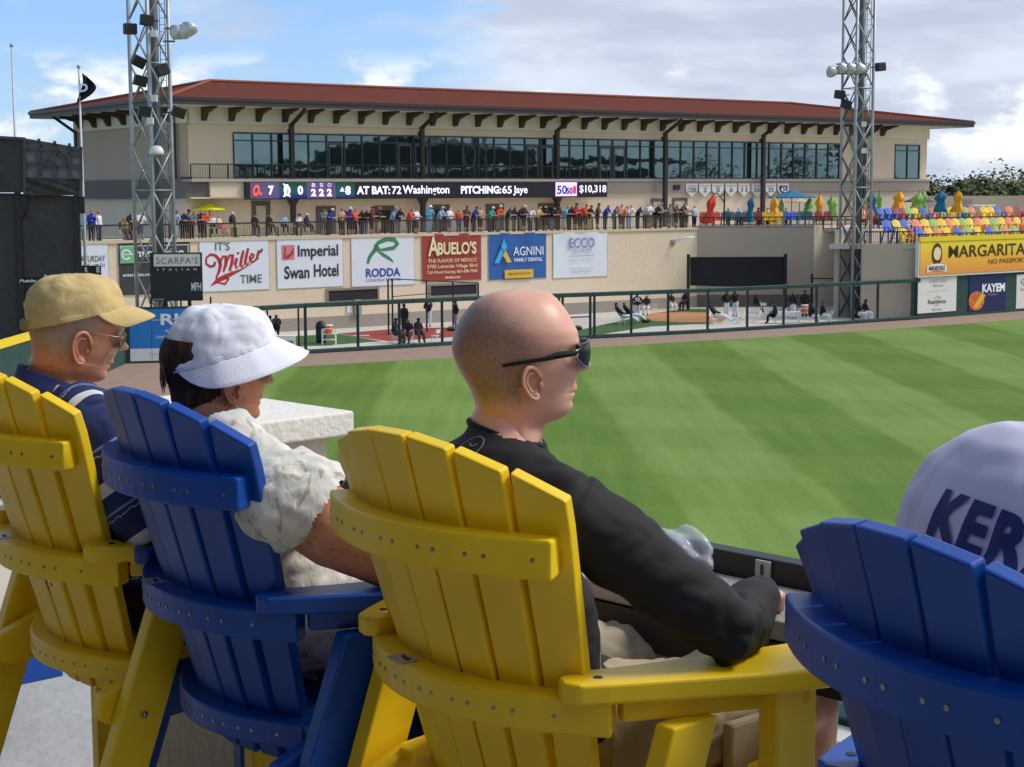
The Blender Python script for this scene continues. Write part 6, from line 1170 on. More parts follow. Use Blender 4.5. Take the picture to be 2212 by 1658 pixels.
        # lower stretcher and footrest side
        m = MB(); m.beam(Vector((sx_*.33, -.16, .17)), Vector((sx_*.36, .33, .17)), .036, .085); L_('side_stretcher', bevel_me(m.mesh('side_stretcher', mt), .004, 2))
        poly = [Vector((sx_*.345, .30, .30)), Vector((sx_*.345, .66, .30)), Vector((sx_*.345, .66, .21)), Vector((sx_*.345, .30, .21))]
        L_('footrest_side', poly_board(poly if sx_ > 0 else poly[::-1], Vector((-sx_*.035, 0, 0)), mt, .004, 2))
    for k in range(5):
        y_ = .10+k*.068; z_ = .772+.03*(k/4)-.02*(1-k/4)
        m = MB(); m.box((0, y_, z_+.012), (.66 if k > 1 else .56, .060, .022), Matrix.Rotation(.12, 3, 'X')); L_('seat_slat', bevel_me(m.mesh('seat_slat', mt), .005, 2))
    for k in range(3): m = MB(); m.box((0, .43+k*.095, .312), (.70, .085, .024)); L_('footrest_slat', bevel_me(m.mesh('footrest_slat', mt), .005, 2))
    m = MB(); m.box((0, -.165, .17), (.66, .036, .085)); L_('rear_stretcher', bevel_me(m.mesh('rear_stretcher', mt), .004, 2))
    m = MB(); m.box((0, .33, .70), (.74, .036, .09)); L_('front_stretcher', bevel_me(m.mesh('front_stretcher', mt), .004, 2))
    return t
CHC = ((-.071, 2.508), 40.5); CHB = ((-.578, 3.036), 37.3); CHA = ((-.99, 3.455), 38.0); CHD = ((.512, 1.748), 27.0); CHE = ((-2.14, 4.90), 42.0)
chair('yellow tall slatted chair in the centre, under the bald man', 'yellow', *CHC)
chair('blue tall slatted chair under the woman in the white cap', 'blue', *CHB)
chair('yellow tall slatted chair at the left edge, under the man in the khaki cap', 'yellow', *CHA)
chair('blue tall slatted chair at the lower right corner', 'blue', *CHD)
chair('blue tall slatted chair mostly hidden behind the leftmost yellow one', 'blue', *CHE)
# ------------------------------------------------------------------ drink rail
def rail_at(x, y, h_): p = PZ(x, y, DZ+h_); return Vector((p.x, p.y, 0))
q0, q1 = rail_at(1515, 1230, 1.02), rail_at(1714, 1268, 1.02); f0 = (q0.dot(RF_)+q1.dot(RF_))/2    # rear edge of the planks
grey_plank = mat('weathered_plank', srgb(150, 150, 146), .7, .14, 5, .35, 30, dirt=.2)
ct = thing('drink_rail', 'grey plank drink rail on black posts in front of the chairs', 'counter', tuple(RW(0, f0, DZ)))
for k in range(2):
    f1 = f0-k*.105-.003; f2 = f1-.098; m = MB(); m.hexa([RW(-3.6, f2, DZ+.985), RW(2.4, f2, DZ+.985), RW(2.4, f1, DZ+.985), RW(-3.6, f1, DZ+.985), RW(-3.6, f2, DZ+1.02), RW(2.4, f2, DZ+1.02), RW(2.4, f1, DZ+1.02), RW(-3.6, f1, DZ+1.02)]); link('plank', bevel_me(m.mesh('plank', grey_plank), .006, 2), ct)
m = MB(); m.hexa([RW(-3.3, f0+.002, DZ+.90), RW(2.4, f0+.002, DZ+.90), RW(2.4, f0+.045, DZ+.90), RW(-3.3, f0+.045, DZ+.90), RW(-3.3, f0+.002, DZ+1.062), RW(2.4, f0+.002, DZ+1.062), RW(2.4, f0+.045, DZ+1.062), RW(-3.3, f0+.045, DZ+1.062)]); link('black_fascia', bevel_me(m.mesh('black_fascia', black), .004, 2), ct)
m = MB(); m.hexa([RW(-3.4, f0-.20, DZ+.91), RW(2.4, f0-.20, DZ+.91), RW(2.4, f0-.16, DZ+.91), RW(-3.4, f0-.16, DZ+.91), RW(-3.4, f0-.20, DZ+.98), RW(2.4, f0-.20, DZ+.98), RW(2.4, f0-.16, DZ+.98), RW(-3.4, f0-.16, DZ+.98)]); m.build('under_rail', black, ct)
pl = rail_at(1604, 1225, 1.055); a_ = pl.dot(RU); m = MB(); m.hexa([RW(a_-.012, f0-.004, DZ+1.026), RW(a_+.02, f0-.004, DZ+1.026), RW(a_+.02, f0+.001, DZ+1.026), RW(a_-.012, f0+.001, DZ+1.026), RW(a_-.012, f0-.004, DZ+1.058), RW(a_+.02, f0-.004, DZ+1.058), RW(a_+.02, f0+.001, DZ+1.058), RW(a_-.012, f0+.001, DZ+1.058)]); m.build('number_plate', mat('plate_grey', srgb(170, 172, 160), .6, .1), ct)
text('1', RW(a_+.001, f0-.006, DZ+1.032), RU, ZU, .006, .020, ink['black'], ct, bold=.03)
for k in range(9):
    a_ = -3.3+k*.68; m = MB(); m.tube([RW(a_, f0-.02, DZ), RW(a_, f0-.02, DZ+.985)], .024, 8); link('post', m.mesh('post', black, True), ct)
m = MB()
for z_ in (.12, .86): m.beam(RW(-3.4, f0+.02, DZ+z_), RW(2.4, f0+.02, DZ+z_), .03, .03)
m.build('lower_rails', black, ct)
# ------------------------------------------------------------------ stucco pillar with cap
c_ = rail_at(765.6, 888, 1.72-.49); fp = c_.dot(RF_); ap = c_.dot(RU)
pt = thing('stucco_pillar', 'rough white stucco pillar with an overhanging cap behind the woman', 'pillar', tuple(RW(ap-.3, fp-.3, DZ)))
capm = mat('stucco_white', srgb(232, 228, 218), .9, .03, 2, .35, 60); bodym = mat('stucco_rough', srgb(214, 206, 190), .9, .05, 3, .6, 34)
def rbox(a0, a1, f0_, f1_, z0, z1): m = MB(); m.hexa([RW(a0, f0_, z0), RW(a1, f0_, z0), RW(a1, f1_, z0), RW(a0, f1_, z0), RW(a0, f0_, z1), RW(a1, f0_, z1), RW(a1, f1_, z1), RW(a0, f1_, z1)]); return m
CS = .33; zc = DZ+1.23
link('cap', bevel_me(rbox(ap-.56, ap, fp-CS, fp, zc-.055, zc).mesh('cap', capm), .006, 3), pt)
link('pillar_body', bevel_me(rbox(ap-.56+.04, ap-.045, fp-CS+.045, fp-.045, DZ-2, zc-.055).mesh('pillar_body', bodym), .006, 2), pt)
# ------------------------------------------------------------------ near field wall below our deck
nf = 26/math.sqrt(2); 
def nearp(x, y, z): p = PZ(x, y, z); return p.dot(RF_)
fw = nearp(1335, 1376, 3.05)
t = thing('near_field_wall', 'green padded field wall far below the drink rail', 'wall', tuple(RW(0, fw, 0)))
m = rbox(-60, 40, fw-.35, fw, 0, 2.85); m.build('wall', padg, t); m = rbox(-60, 40, fw-.4, fw+.12, 2.85, 3.08); link('top_pad', bevel_me(m.mesh('top_pad', mat('pad_teal', srgb(60, 108, 116), .5, .08, 1.5)), .05, 2), t)
rbox(-60, 40, fw-1.0, fw-.45, 2.70, 2.80).build('lower_walkway_kerb', concrete, kind='structure'); rbox(-60, 40, 3.6, fw-1.0, 2.40, 2.5).build('lower_walkway', mat('walkway_tan', srgb(190, 178, 160), .85, .06, .6), kind='structure')
# crumpled clear plastic bag on the rail
bgp = PY(1478, 1190, 2.78); t = thing('plastic_bag', 'crumpled clear plastic bag resting on the drink rail behind the bald man', 'bag', tuple(bgp))
bagm = bpy.data.materials.new('clear_film'); bagm.use_nodes = True; n = bagm.node_tree.nodes; l = bagm.node_tree.links; pb = n['Principled BSDF']; pb.inputs['Base Color'].default_value = (.75, .82, .9, 1); pb.inputs['Roughness'].default_value = .12; pb.inputs['Alpha'].default_value = .38; pb.inputs['Specular IOR Level'].default_value = .9
me = bpy.data.meshes.new('film'); bm = bmesh.new(); bmesh.ops.create_icosphere(bm, subdivisions=4, radius=1)
for v in bm.verts:
    c_ = v.co.copy(); nn = .15*math.sin(c_.x*6+c_.y*4)+.10*math.sin(c_.z*7+c_.x*5)+.05*abs(math.sin(c_.y*9-c_.z*8+c_.x*4)); v.co = Vector((c_.x*.050*(1+nn), c_.y*.045*(1+nn), c_.z*.036*(1+nn)-.012*c_.x))
bm.to_mesh(me); bm.free(); me.materials.append(bagm); me.polygons.foreach_set('use_smooth', [True]*len(me.polygons)); o = link('film', me, t); o.location = (0, 0, 0)
me2 = me.copy(); 
for v in me2.vertices: v.co *= .72
me2.materials.clear(); me2.materials.append(mat('bag_contents', srgb(52, 60, 84), .6, .5, 30)); o2 = link('contents', me2, t); o2.location = (.008, 0, -.012)

# unseen wall and canopy, added to keep open sky off the chair backs
m = rbox(-12, 9, -3.6, -3.2, DZ-6, DZ+3.4); t = thing('sky_blocker', 'added unseen wall and flat canopy blocking skylight behind the viewer', 'building', tuple(RW(0, -3.4, DZ))); m.build('wall', mat('blocker_wall', srgb(96, 88, 80), .85, .08, .5), t)
m = rbox(-12, 9, -3.2, -.35, DZ+3.1, DZ+3.3); m.build('canopy', mat('blocker_canopy', srgb(70, 66, 62), .8, .08, .5), t)
# ------------------------------------------------------------------ the four foreground spectators
from mathutils import noise as _nz
from mathutils.bvhtree import BVHTree
_tan = {}
def interp(tab, z):
    """smooth cubic through a table"""
    k_ = id(tab)
    if k_ not in _tan:
        n_ = len(tab); sl = [(tab[i+1][1]-tab[i][1])/(tab[i+1][0]-tab[i][0]) for i in range(n_-1)]
        _tan[k_] = [sl[0]]+[(0 if sl[i-1]*sl[i] <= 0 and abs(sl[i-1]) > 2*abs(sl[i]) else (sl[i-1]+sl[i])/2) for i in range(1, n_-1)]+[sl[-1]]
    T_ = _tan[k_]
    if z <= tab[0][0]: return tab[0][1]
    for i in range(len(tab)-1):
        if z <= tab[i+1][0]:
            a, b = tab[i]; c_, d = tab[i+1]; h = c_-a; u = (z-a)/h; u2, u3 = u*u, u*u*u
            return (2*u3-3*u2+1)*b+(u3-2*u2+u)*h*T_[i]+(-2*u3+3*u2)*d+(u3-u2)*h*T_[i+1]
    return tab[-1][1]
FRONT = [(-.16, .006), (-.13, .008), (-.10, .013), (-.089, .017), (-.076, .020), (-.0705, .026), (-.0665, .041), (-.0590, .0550), (-.0515, .0620), (-.044, .0640), (-.037, .0622), (-.030, .0660), (-.026, .0672), (-.0228, .0650), (-.0195, .0705), (-.014, .0702), (-.008, .0690), (.0, .0712), (.012, .0722), (.022, .0715), (.033, .0675), (.040, .0680), (.047, .0705), (.056, .0725), (.064, .0722), (.073, .0708), (.086, .064), (.106, .0532), (.126, .0362), (.1345, .022), (.1402, -.018)]
FBASE = [(-.16, .006), (-.13, .008), (-.10, .013), (-.089, .017), (-.076, .022), (-.0685, .034), (-.060, .050), (-.050, .0585), (-.035, .0625), (-.01, .0655), (.02, .0672), (.047, .0695), (.056, .0715), (.064, .0718), (.073, .0708), (.086, .064), (.106, .0532), (.126, .0362), (.1345, .022), (.1402, -.018)]
BACK = [(-.16, -.118), (-.13, -.108), (-.09, -.097), (-.060, -.091), (-.043, -.0905), (-.0286, -.094), (-.0143, -.0995), (0, -.108), (.0186, -.118), (.036, -.1245), (.054, -.1262), (.0787, -.120), (.1016, -.1068), (.126, -.0815), (.1345, -.060), (.1402, -.022)]
HALF = [(-.16, .078), (-.13, .062), (-.09, .0535), (-.070, .052), (-.060, .0545), (-.050, .0585), (-.036, .0625), (-.02, .0655), (0, .068), (.02, .070), (.04, .0725), (.06, .0755), (.08, .0745), (.10, .067), (.12, .052), (.132, .034), (.1402, .003)]
NOSE = [(.004, 0), (.0085, .002), (.011, .0125), (.0155, .0168), (.0205, .0185), (.027, .0140), (.036, .0075), (.044, .0028), (.052, 0)]
def head_surface(z, ph, P):
    """one point of the head at height z and angle ph (0 = front), P: per-person tweaks"""
    yf, yb, w_ = interp(FBASE, z), interp(BACK, z), interp(HALF, z)*P.get('w', 1); det = interp(FRONT, z)-yf
    if z < -.03: yf += P.get('jowl', 0)*.3*math.exp(-((z+.065)/.02)**2); w_ += P.get('jowl', 0)*.35*math.exp(-((z+.05)/.025)**2)
    yb -= P.get('nape', 0)*math.exp(-((z+.05)/.04)**2)
    yc = -.030 if z > 0 else -.030+.012*min(1, -z/.06)
    s_, c_ = math.sin(ph), math.cos(ph)
    if c_ >= 0:
        n_ = 2.0+.35*max(0, min(1, (z+.045)/.045)); e_ = 2/n_
        x = w_*math.copysign(abs(s_)**e_, s_); y = yc+(yf-yc)*abs(c_)**e_
        k = max(0, min(1, (-z-.012)/.05))*(1 if z > -.075 else max(0, 1-(-z-.075)/.02)); x *= 1-.30*k*abs(c_)**.8
        # brow to cheek flattening and features
        face = max(0, min(1, (z+.075)/.02)); y += det*math.exp(-(x/.022)**2)*(c_ > 0)
        y += interp(NOSE, z)*P.get('nose', 1)*math.exp(-(x/(.0068+.30*max(0, .03-abs(z-.013))*.55))**2)*face if 0 < z < .055 else 0
        y -= .0095*math.exp(-((abs(x)-.031)/.015)**2-((z-.037)/.012)**2)
        y += .0035*math.exp(-((abs(x)-.024)/.02)**2-((z-.054)/.007)**2)
        y += .0040*math.exp(-((abs(x)-.043)/.014)**2-((z-.010)/.014)**2)
        y -= .0040*math.exp(-((abs(x)-.040)/.016)**2-((z+.020)/.016)**2)*(1-P.get('full', 0))
        y -= .0030*math.exp(-((abs(x)-.028)/.006)**2-((z+.012)/.014)**2)
        y -= .0026*math.exp(-(x/.021)**4-((z+.0228)/.0017)**2)
        x += math.copysign(.0025, s_)*math.exp(-((z-.016)/.012)**2)*abs(s_)*c_
    else: x = w_*math.copysign(abs(s_)**.92, s_); y = yc-(yc-yb)*abs(c_)**.92
    y += P.get('lean', 0)*min(0, z+.06)
    return Vector((x, y, z))
def head_mb(M, P, s, hairfn=None):
    """returns (MB, weights): M is the 3x3 orientation, origin separate"""
    m = MB(); W_ = []; nph, nz_ = 150, 118; vs = []
    zs = []
    for k in range(nz_+1):
        u = k/nz_; zs.append(-.15+.29015*(u if u < .9 else u) )
    zs = [-.15+(.2901)*(1-(1-k/nz_)**1.0) for k in range(nz_-8)]+[.1402-.0212*(1-j/9)**2.2 for j in range(1, 9)]
    zs = sorted(set(round(z, 5) for z in zs)); n_ = len(zs)
    for z in zs:
        for k in range(nph):
            ph = 2*math.pi*k/nph; ph -= .5*math.sin(ph); p = head_surface(z, ph, P); W_.append(hairfn(p) if hairfn else 0.0); vs.append(M @ (p*s))
    fs = [(i*nph+k, i*nph+(k+1) % nph, (i+1)*nph+(k+1) % nph, (i+1)*nph+k) for i in range(n_-1) for k in range(nph)]
    fs += [tuple((n_-1)*nph+k for k in range(nph))]
    m.add(vs, fs)
    def app(mb):
        for v in mb.v: W_.append(0.0)
        m.add([M @ (v*s) for v in mb.v], mb.f)
    for sx_ in (-1, 1):
        e = MB(); es = P.get('ear', 1); c0 = Vector((sx_*.0665, -.004, -.001))
        def ep(th, k, out): 
            cy = math.cos(th); sy = math.sin(th); nar = 1 if sy > 0 else 1-.32*abs(sy)
            return c0+Vector((sx_*out, .0160*cy*nar*k*es-.0035*sy*k, .0265*sy*k*es))
        fl_ = lambda th: (.0065+.0105*(.5-.5*math.cos(th)))*es
        ths = [math.radians(a) for a in range(15, 291, 11)]
        e.tube([ep(t_, 1.0, fl_(t_)) for t_ in ths], [.0028+.0010*math.sin(min(math.pi, (t_-ths[0])*1.0)) if i else .0018 for i, t_ in enumerate(ths)], 8)
        e.tube([ep(math.radians(a), .62, (.0075+.004*(.5-.5*math.cos(math.radians(a))))*es) for a in range(70, 262, 12)], .0026, 8)
        # bowl of the ear: rings from the rim inwards and down to the head
        rings = [(1.0, 1.0), (.86, .72), (.66, .86), (.50, .35), (.30, -.35), (.05, -.7)]; N2 = 24; vv = []
        for k_, o_ in rings:
            for j in range(N2):
                th = 2*math.pi*j/N2; fr_ = max(0, math.cos(th)); vv.append(ep(th, k_, fl_(th)*(o_*(1-fr_*.75))-.001))
        e.add(vv, [(i*N2+j, i*N2+(j+1) % N2, (i+1)*N2+(j+1) % N2, (i+1)*N2+j) for i in range(len(rings)-1) for j in range(N2)])
        # back of the ear down to the skull
        vv = [ep(2*math.pi*j/N2, 1.02, fl_(2*math.pi*j/N2)-.0005) for j in range(N2)]+[ep(2*math.pi*j/N2, .62, -.004) for j in range(N2)]
        e.add(vv, [(j, N2+j, N2+(j+1) % N2, (j+1) % N2) for j in range(N2)])
        e.ball(c0+Vector((sx_*.0082*es, .0050, -.0235*es)), (.0036, .0068*es, .0082*es), n=12); e.ball(c0+Vector((sx_*.0045, .0125, -.003)), (.0035, .0035, .0062), n=10)
        app(e)
    return m, W_
def organic(name, mb, voxel, it=8, fac=.5, disp=None):
    me = bpy.data.meshes.new(name); me.from_pydata([tuple(v) for v in mb.v], [], mb.f); o = bpy.data.objects.new(name, me); C.objects.link(o)
    r_ = o.modifiers.new('r', 'REMESH'); r_.mode = 'VOXEL'; r_.voxel_size = voxel; r_.use_smooth_shade = True
    s_ = o.modifiers.new('s', 'SMOOTH'); s_.iterations = it; s_.factor = fac
    dg = bpy.context.evaluated_depsgraph_get(); m2 = bpy.data.meshes.new_from_object(o.evaluated_get(dg)); bpy.data.objects.remove(o); m2.name = name
    if disp:
        new = [v.co+v.normal*disp(v.co, v.normal) for v in m2.vertices]
        for v, c_ in zip(m2.vertices, new): v.co = c_
        m2.update()
    m2.polygons.foreach_set('use_smooth', [True]*len(m2.polygons)); return m2
def ell(mb, c, r, R=None): mb.ball(c, r, R, 20)
def skinmat(name, col, hair=(90, 84, 80), red=.35, spots=.0, stub=.85):
    m = bpy.data.materials.new(name); m.use_nodes = True; n = m.node_tree.nodes; l = m.node_tree.links; p = n['Principled BSDF']; p.inputs['Roughness'].default_value = .42
    p.inputs['Subsurface Weight'].default_value = .12; p.inputs['Subsurface Radius'].default_value = (.010, .004, .002); p.inputs['Subsurface Scale'].default_value = .6
    t = n.new('ShaderNodeTexCoord'); a = n.new('ShaderNodeTexNoise'); a.inputs['Scale'].default_value = 22; a.inputs['Detail'].default_value = 5; l.new(t.outputs['Object'], a.inputs[0])
    wk = n.new('ShaderNodeTexNoise'); wk.inputs['Scale'].default_value = 48; wk.inputs['Detail'].default_value = 7; wk.inputs['Distortion'].default_value = .6; l.new(t.outputs['Object'], wk.inputs[0])
    b = n.new('ShaderNodeTexNoise'); b.inputs['Scale'].default_value = 240; b.inputs['Detail'].default_value = 6; l.new(t.outputs['Object'], b.inputs[0])
    mr = n.new('ShaderNodeMapRange'); mr.inputs[1].default_value = .4; mr.inputs[2].default_value = .68; l.new(a.outputs[0], mr.inputs[0]); mr.inputs[4].default_value = red
    mx = n.new('ShaderNodeMix'); mx.data_type = 'RGBA'; c_ = srgb(*col); mx.inputs[6].default_value = (*c_, 1); mx.inputs[7].default_value = (c_[0]*.92, c_[1]*.62, c_[2]*.55, 1); l.new(mr.outputs[0], mx.inputs[0])
    at = n.new('ShaderNodeAttribute'); at.attribute_name = 'hairw'
    m3 = n.new('ShaderNodeMix'); m3.data_type = 'RGBA'; m3.inputs[7].default_value = (*srgb(*hair), 1); l.new(mx.outputs[2], m3.inputs[6])
    hb = n.new('ShaderNodeMapRange'); hb.inputs[1].default_value = .35; hb.inputs[2].default_value = .65; hb.inputs[3].default_value = .72; hb.inputs[4].default_value = 1.0; l.new(b.outputs[0], hb.inputs[0])
    h2 = n.new('ShaderNodeMath'); h2.operation = 'MULTIPLY'; l.new(at.outputs['Fac'], h2.inputs[0]); l.new(hb.outputs[0], h2.inputs[1]); h3 = n.new('ShaderNodeMath'); h3.operation = 'MULTIPLY'; l.new(h2.outputs[0], h3.inputs[0]); h3.inputs[1].default_value = stub; l.new(h3.outputs[0], m3.inputs[0])
    out = m3.outputs[2]
    if spots:
        vo = n.new('ShaderNodeTexNoise'); vo.inputs['Scale'].default_value = 75; vo.inputs['Detail'].default_value = 2; l.new(t.outputs['Object'], vo.inputs[0]); r2 = n.new('ShaderNodeMapRange'); r2.inputs[1].default_value = .62; r2.inputs[2].default_value = .72; r2.inputs[4].default_value = spots; l.new(vo.outputs[0], r2.inputs[0])
        m4 = n.new('ShaderNodeMix'); m4.data_type = 'RGBA'; m4.inputs[7].default_value = (c_[0]*.55, c_[1]*.38, c_[2]*.3, 1); l.new(out, m4.inputs[6]); l.new(r2.outputs[0], m4.inputs[0]); out = m4.outputs[2]
    l.new(out, p.inputs['Base Color'])
    bp_ = n.new('ShaderNodeBump'); bp_.inputs['Strength'].default_value = .25; bp_.inputs['Distance'].default_value = .0012; l.new(b.outputs[0], bp_.inputs['Height']); b2_ = n.new('ShaderNodeBump'); b2_.inputs['Strength'].default_value = .04+spots*.6; b2_.inputs['Distance'].default_value = .004; l.new(wk.outputs[0], b2_.inputs['Height']); l.new(bp_.outputs[0], b2_.inputs['Normal']); l.new(b2_.outputs[0], p.inputs['Normal']); return m
def join_body(name, base, hm, W_, mtl, extra=()):
    """base remeshed mesh + head MB -> one mesh with 'hairw'"""
    n0 = len(base.vertices); vs = [tuple(v.co) for v in base.vertices]; fs = [tuple(p.vertices) for p in base.polygons]
    vs += [tuple(v) for v in hm.v]; fs += [tuple(i+n0 for i in f) for f in hm.f]; w_ = [0.0]*n0+W_
    me = bpy.data.meshes.new(name); me.from_pydata(vs, [], fs); me.materials.append(mtl); at = me.attributes.new('hairw', 'FLOAT', 'POINT'); at.data.foreach_set('value', w_)
    me.polygons.foreach_set('use_smooth', [True]*len(me.polygons)); me.update(); return me
class Sit:
    def __init__(s, ch): s.p = ch[0]; h = math.radians(ch[1]); s.f = Vector((math.cos(h), math.sin(h), 0)); s.r = Vector((s.f.y, -s.f.x, 0)); s.R = Matrix((s.r, s.f, ZU)).transposed()
    def __call__(s, r, f, z): return Vector((s.p[0], s.p[1], DZ))+s.r*r+s.f*f+ZU*z
def orient(deg, pitch=0, roll=0):
    h = math.radians(deg); f = Vector((math.cos(h), math.sin(h), 0)); r = Vector((f.y, -f.x, 0)); M = Matrix((r, f, ZU)).transposed()
    return M @ Matrix.Rotation(math.radians(pitch), 3, 'X') @ Matrix.Rotation(math.radians(roll), 3, 'Y')
def hand_mb(m, wrist, d, up, side, s=1.0, curl=.5):
    """palm and five bent fingers; d points along the hand, up is the back of the hand, side is towards the thumb"""
    d = d.normalized(); up = (up-d*up.dot(d)).normalized(); sd_ = d.cross(up).normalized()
    if sd_.dot(side) < 0: sd_ = -sd_
    R = Matrix((sd_, d, up)).transposed(); ell(m, wrist+d*.045*s, (.040*s, .052*s, .014*s), R); m.tube([wrist-d*.02, wrist+d*.02], [.026*s, .027*s], 12)
    for k, (o_, ln) in enumerate(((.030, .072), (.010, .080), (-.010, .075), (-.029, .060))):
        p = wrist+d*.080*s+sd_*o_*s; pts = [p-d*.02*s, p]; a = 0
        for j in range(3):
            a += curl*(.5+.35*j); seg = ln*s*(.45, .32, .23)[j]; p = p+(d*math.cos(a)-up*math.sin(a))*seg; pts.append(p)
        m.tube(pts, [.0088*s, .0092*s, .0085*s, .0078*s, .0062*s], 9)
    p = wrist+d*.02*s+sd_*.026*s; m.tube([p, p+(sd_*.7+d*.7)*.032*s, p+(sd_*.55+d*.9)*.058*s, p+(sd_*.2+d)*.078*s], [.013*s, .011*s, .0095*s, .007*s], 9)
def wr(scale, amp, stretch=(1, 1, 1), seed=0.0, ridge=True):
    def f(co, n_):
        q_ = Vector((co.x*stretch[0], co.y*stretch[1], co.z*stretch[2]))*scale+Vector((seed, seed, seed)); a = _nz.noise(q_); b = _nz.noise(q_*2.3)
        return amp*((abs(a)*2-.5 if ridge else a)+.45*b)
    return f
def merge_dist(p, a, b):
    e_ = b-a; t_ = max(0, min(1, (p-a).dot(e_)/e_.length_squared)); return (p-(a+e_*t_)).length, t_
cgrp = 'spectators seated in the tall chairs'
# ---------- bald man
SC_ = Sit(CHC); skC = skinmat('skin_fair', (226, 174, 152), (98, 90, 86), .28, .08, .80)
earC = PY(1150.7, 826.4, 2.525); MC = orient(3, 0); o_c = earC-MC @ Vector((.070, -.004, 0))
def hairC(p):
    y, z, x = p.y, p.z, abs(p.x); sm = lambda v: max(0, min(1, v))**2*(3-2*max(0, min(1, v)))
    line = .040-.75*max(0, z-.055)+.010*_nz.noise(p*45)             # shaved hairline, receding over the crown
    a = sm((line-y)/.075); b = sm((z+.055)/.045) if y < -.02 else sm((z-.002)/.03)
    return a*b*(1-.45*sm((z-.10)/.04))
hmC, wC = head_mb(MC, {'ear': .92, 'nose': 1.1}, 1.0, hairC)
for v in hmC.v: v += o_c
m = MB(); nb = o_c+MC @ Vector((0, -.045, -.10))
S_ = SC_; sr, sl = S_(.185, .045, 1.250), S_(-.175, .065, 1.235); er, el = S_(.335, .235, 1.068), S_(-.32, .22, 1.06); wrR, wrL = S_(.235, .41, 1.075), S_(-.18, .42, .88)
m.tube([nb+Vector((0, 0, .05)), nb-ZU*.05], [.052, .06], 16); ell(m, S_(0, .055, 1.20), (.18, .10, .15), S_.R); ell(m, S_(0, .10, 1.0), (.16, .11, .18), S_.R); ell(m, S_(0, .165, .90), (.170, .11, .10), S_.R)
m.tube([sr, er, wrR], [.056, .043, .026], 14); m.tube([sl, el, wrL], [.056, .043, .026], 14)
hand_mb(m, wrR, S_(.10, .60, 1.03)-wrR, ZU, -S_.r, 1.0, .55); hand_mb(m, wrL, S_(0, .55, .82)-wrL, ZU, S_.r, 1.0, .5)
kR, kL, aR, aL = S_(.17, .62, .83), S_(-.14, .60, .83), S_(.15, .62, .37), S_(-.14, .60, .37)
m.tube([S_(.10, .22, .86), kR, aR], [.085, .060, .040], 14); m.tube([S_(-.10, .22, .86), kL, aL], [.085, .060, .040], 14)
bC = organic('person', m, .0075, 6); meC = join_body('person', bC, hmC, wC, skC)
pC = link('person', meC, label='bald man in black long-sleeved shirt and wraparound sunglasses on the centre yellow chair', cat='person', group=cgrp)
blk = mat('black_jersey_knit', srgb(17, 17, 20), .8, .12, 30, .12, 500)
m = MB(); ell(m, S_(0, .055, 1.205), (.190, .112, .15), S_.R); ell(m, S_(0, .085, 1.02), (.168, .118, .2), S_.R); ell(m, S_(0, .165, .90), (.182, .12, .10), S_.R)
uC = sr.lerp(er, .5)-ZU*.004+S_.r*.012
m.tube([sr-S_.r*.05+ZU*.006, sr+ZU*.004, sr+(uC-sr)*.45+S_.r*.012, uC, er+S_.r*.004-S_.f*.004, er.lerp(wrR, .30), wrR], [.058, .064, .063, .058, .053, .049, .040], 22)
m.tube([sl+S_.r*.05+ZU*.006, sl+ZU*.004, sl.lerp(el, .5), el, wrL], [.060, .070, .062, .052, .034], 20)
m.tube([S_(.01, .03, 1.300), S_(.10, .04, 1.282), S_(.185, .045, 1.262)], [.050, .052, .054], 18); m.tube([S_(-.01, .03, 1.300), S_(-.175, .06, 1.25)], [.050, .052], 18); m.tube([nb+ZU*.030, nb-ZU*.06], [.0605, .085], 20)
def dC(co, n_):
    d, t_ = merge_dist(co, er, wrR); near_ = math.exp(-(min((co-er).length, .2)/.075)**2); fold = wr(1, 1, ridge=True)
    a = _nz.noise(Vector((co.x*9, co.y*9, co.z*16)))*.009+abs(_nz.noise(Vector((co.x*15+3, co.y*15, co.z*30))))*.011-.003; sea = (co-sr).dot((er-sr).normalized()); a -= .006*math.exp(-((sea+.012)/.006)**2)
    return a*.75+near_*.018*(abs(_nz.noise(Vector((co.x*26, co.y*22, co.z*22))))-.2)
shC = organic('long_sleeved_shirt', m, .006, 7, .5, dC); shC.materials.append(blk)
def cut_mesh(me, test):
    bm = bmesh.new(); bm.from_mesh(me); bmesh.ops.delete(bm, geom=[v for v in bm.verts if test(v.co)], context='VERTS'); bm.to_mesh(me); bm.free(); me.update(); return me
axn = (MC @ Vector((0, .34, 1))).normalized(); cpl = o_c+MC @ Vector((0, -.038, -.084))
cut_mesh(shC, lambda c_: (c_-cpl).dot((MC @ Vector((0, .28, 1))).normalized()) > 0 and (Vector((c_.x, c_.y, 0))-Vector((nb.x, nb.y, 0))).length < .092)
cut_mesh(shC, lambda c_: (c_-wrR).dot((wrR-er).normalized()) > .0)
link('long_sleeved_shirt', shC, pC)
def collar(par, M, o_, back, front, rx, ry, rad, mtl, name='collar', n_=40, cy=-.035):
    pts = []
    for k in range(n_+1):
        a = 2*math.pi*k/n_; pts.append(o_+M @ Vector((rx*math.sin(a), cy-ry*math.cos(a), back+(front-back)*(1-math.cos(a))/2)))
    m = MB().tube(pts, rad, 10, caps=False, sy=1.5); return m.build(name, mtl, par, smooth=True)
collar(pC, MC, o_c, -.070, -.108, .0600, .0585, .0042, blk, cy=-.042)
collar(pC, MC, o_c, -.0655, -.104, .0570, .0555, .0020, mat('undershirt_grey', srgb(150, 152, 160), .8, .08, 20), 'undershirt_edge', cy=-.042)
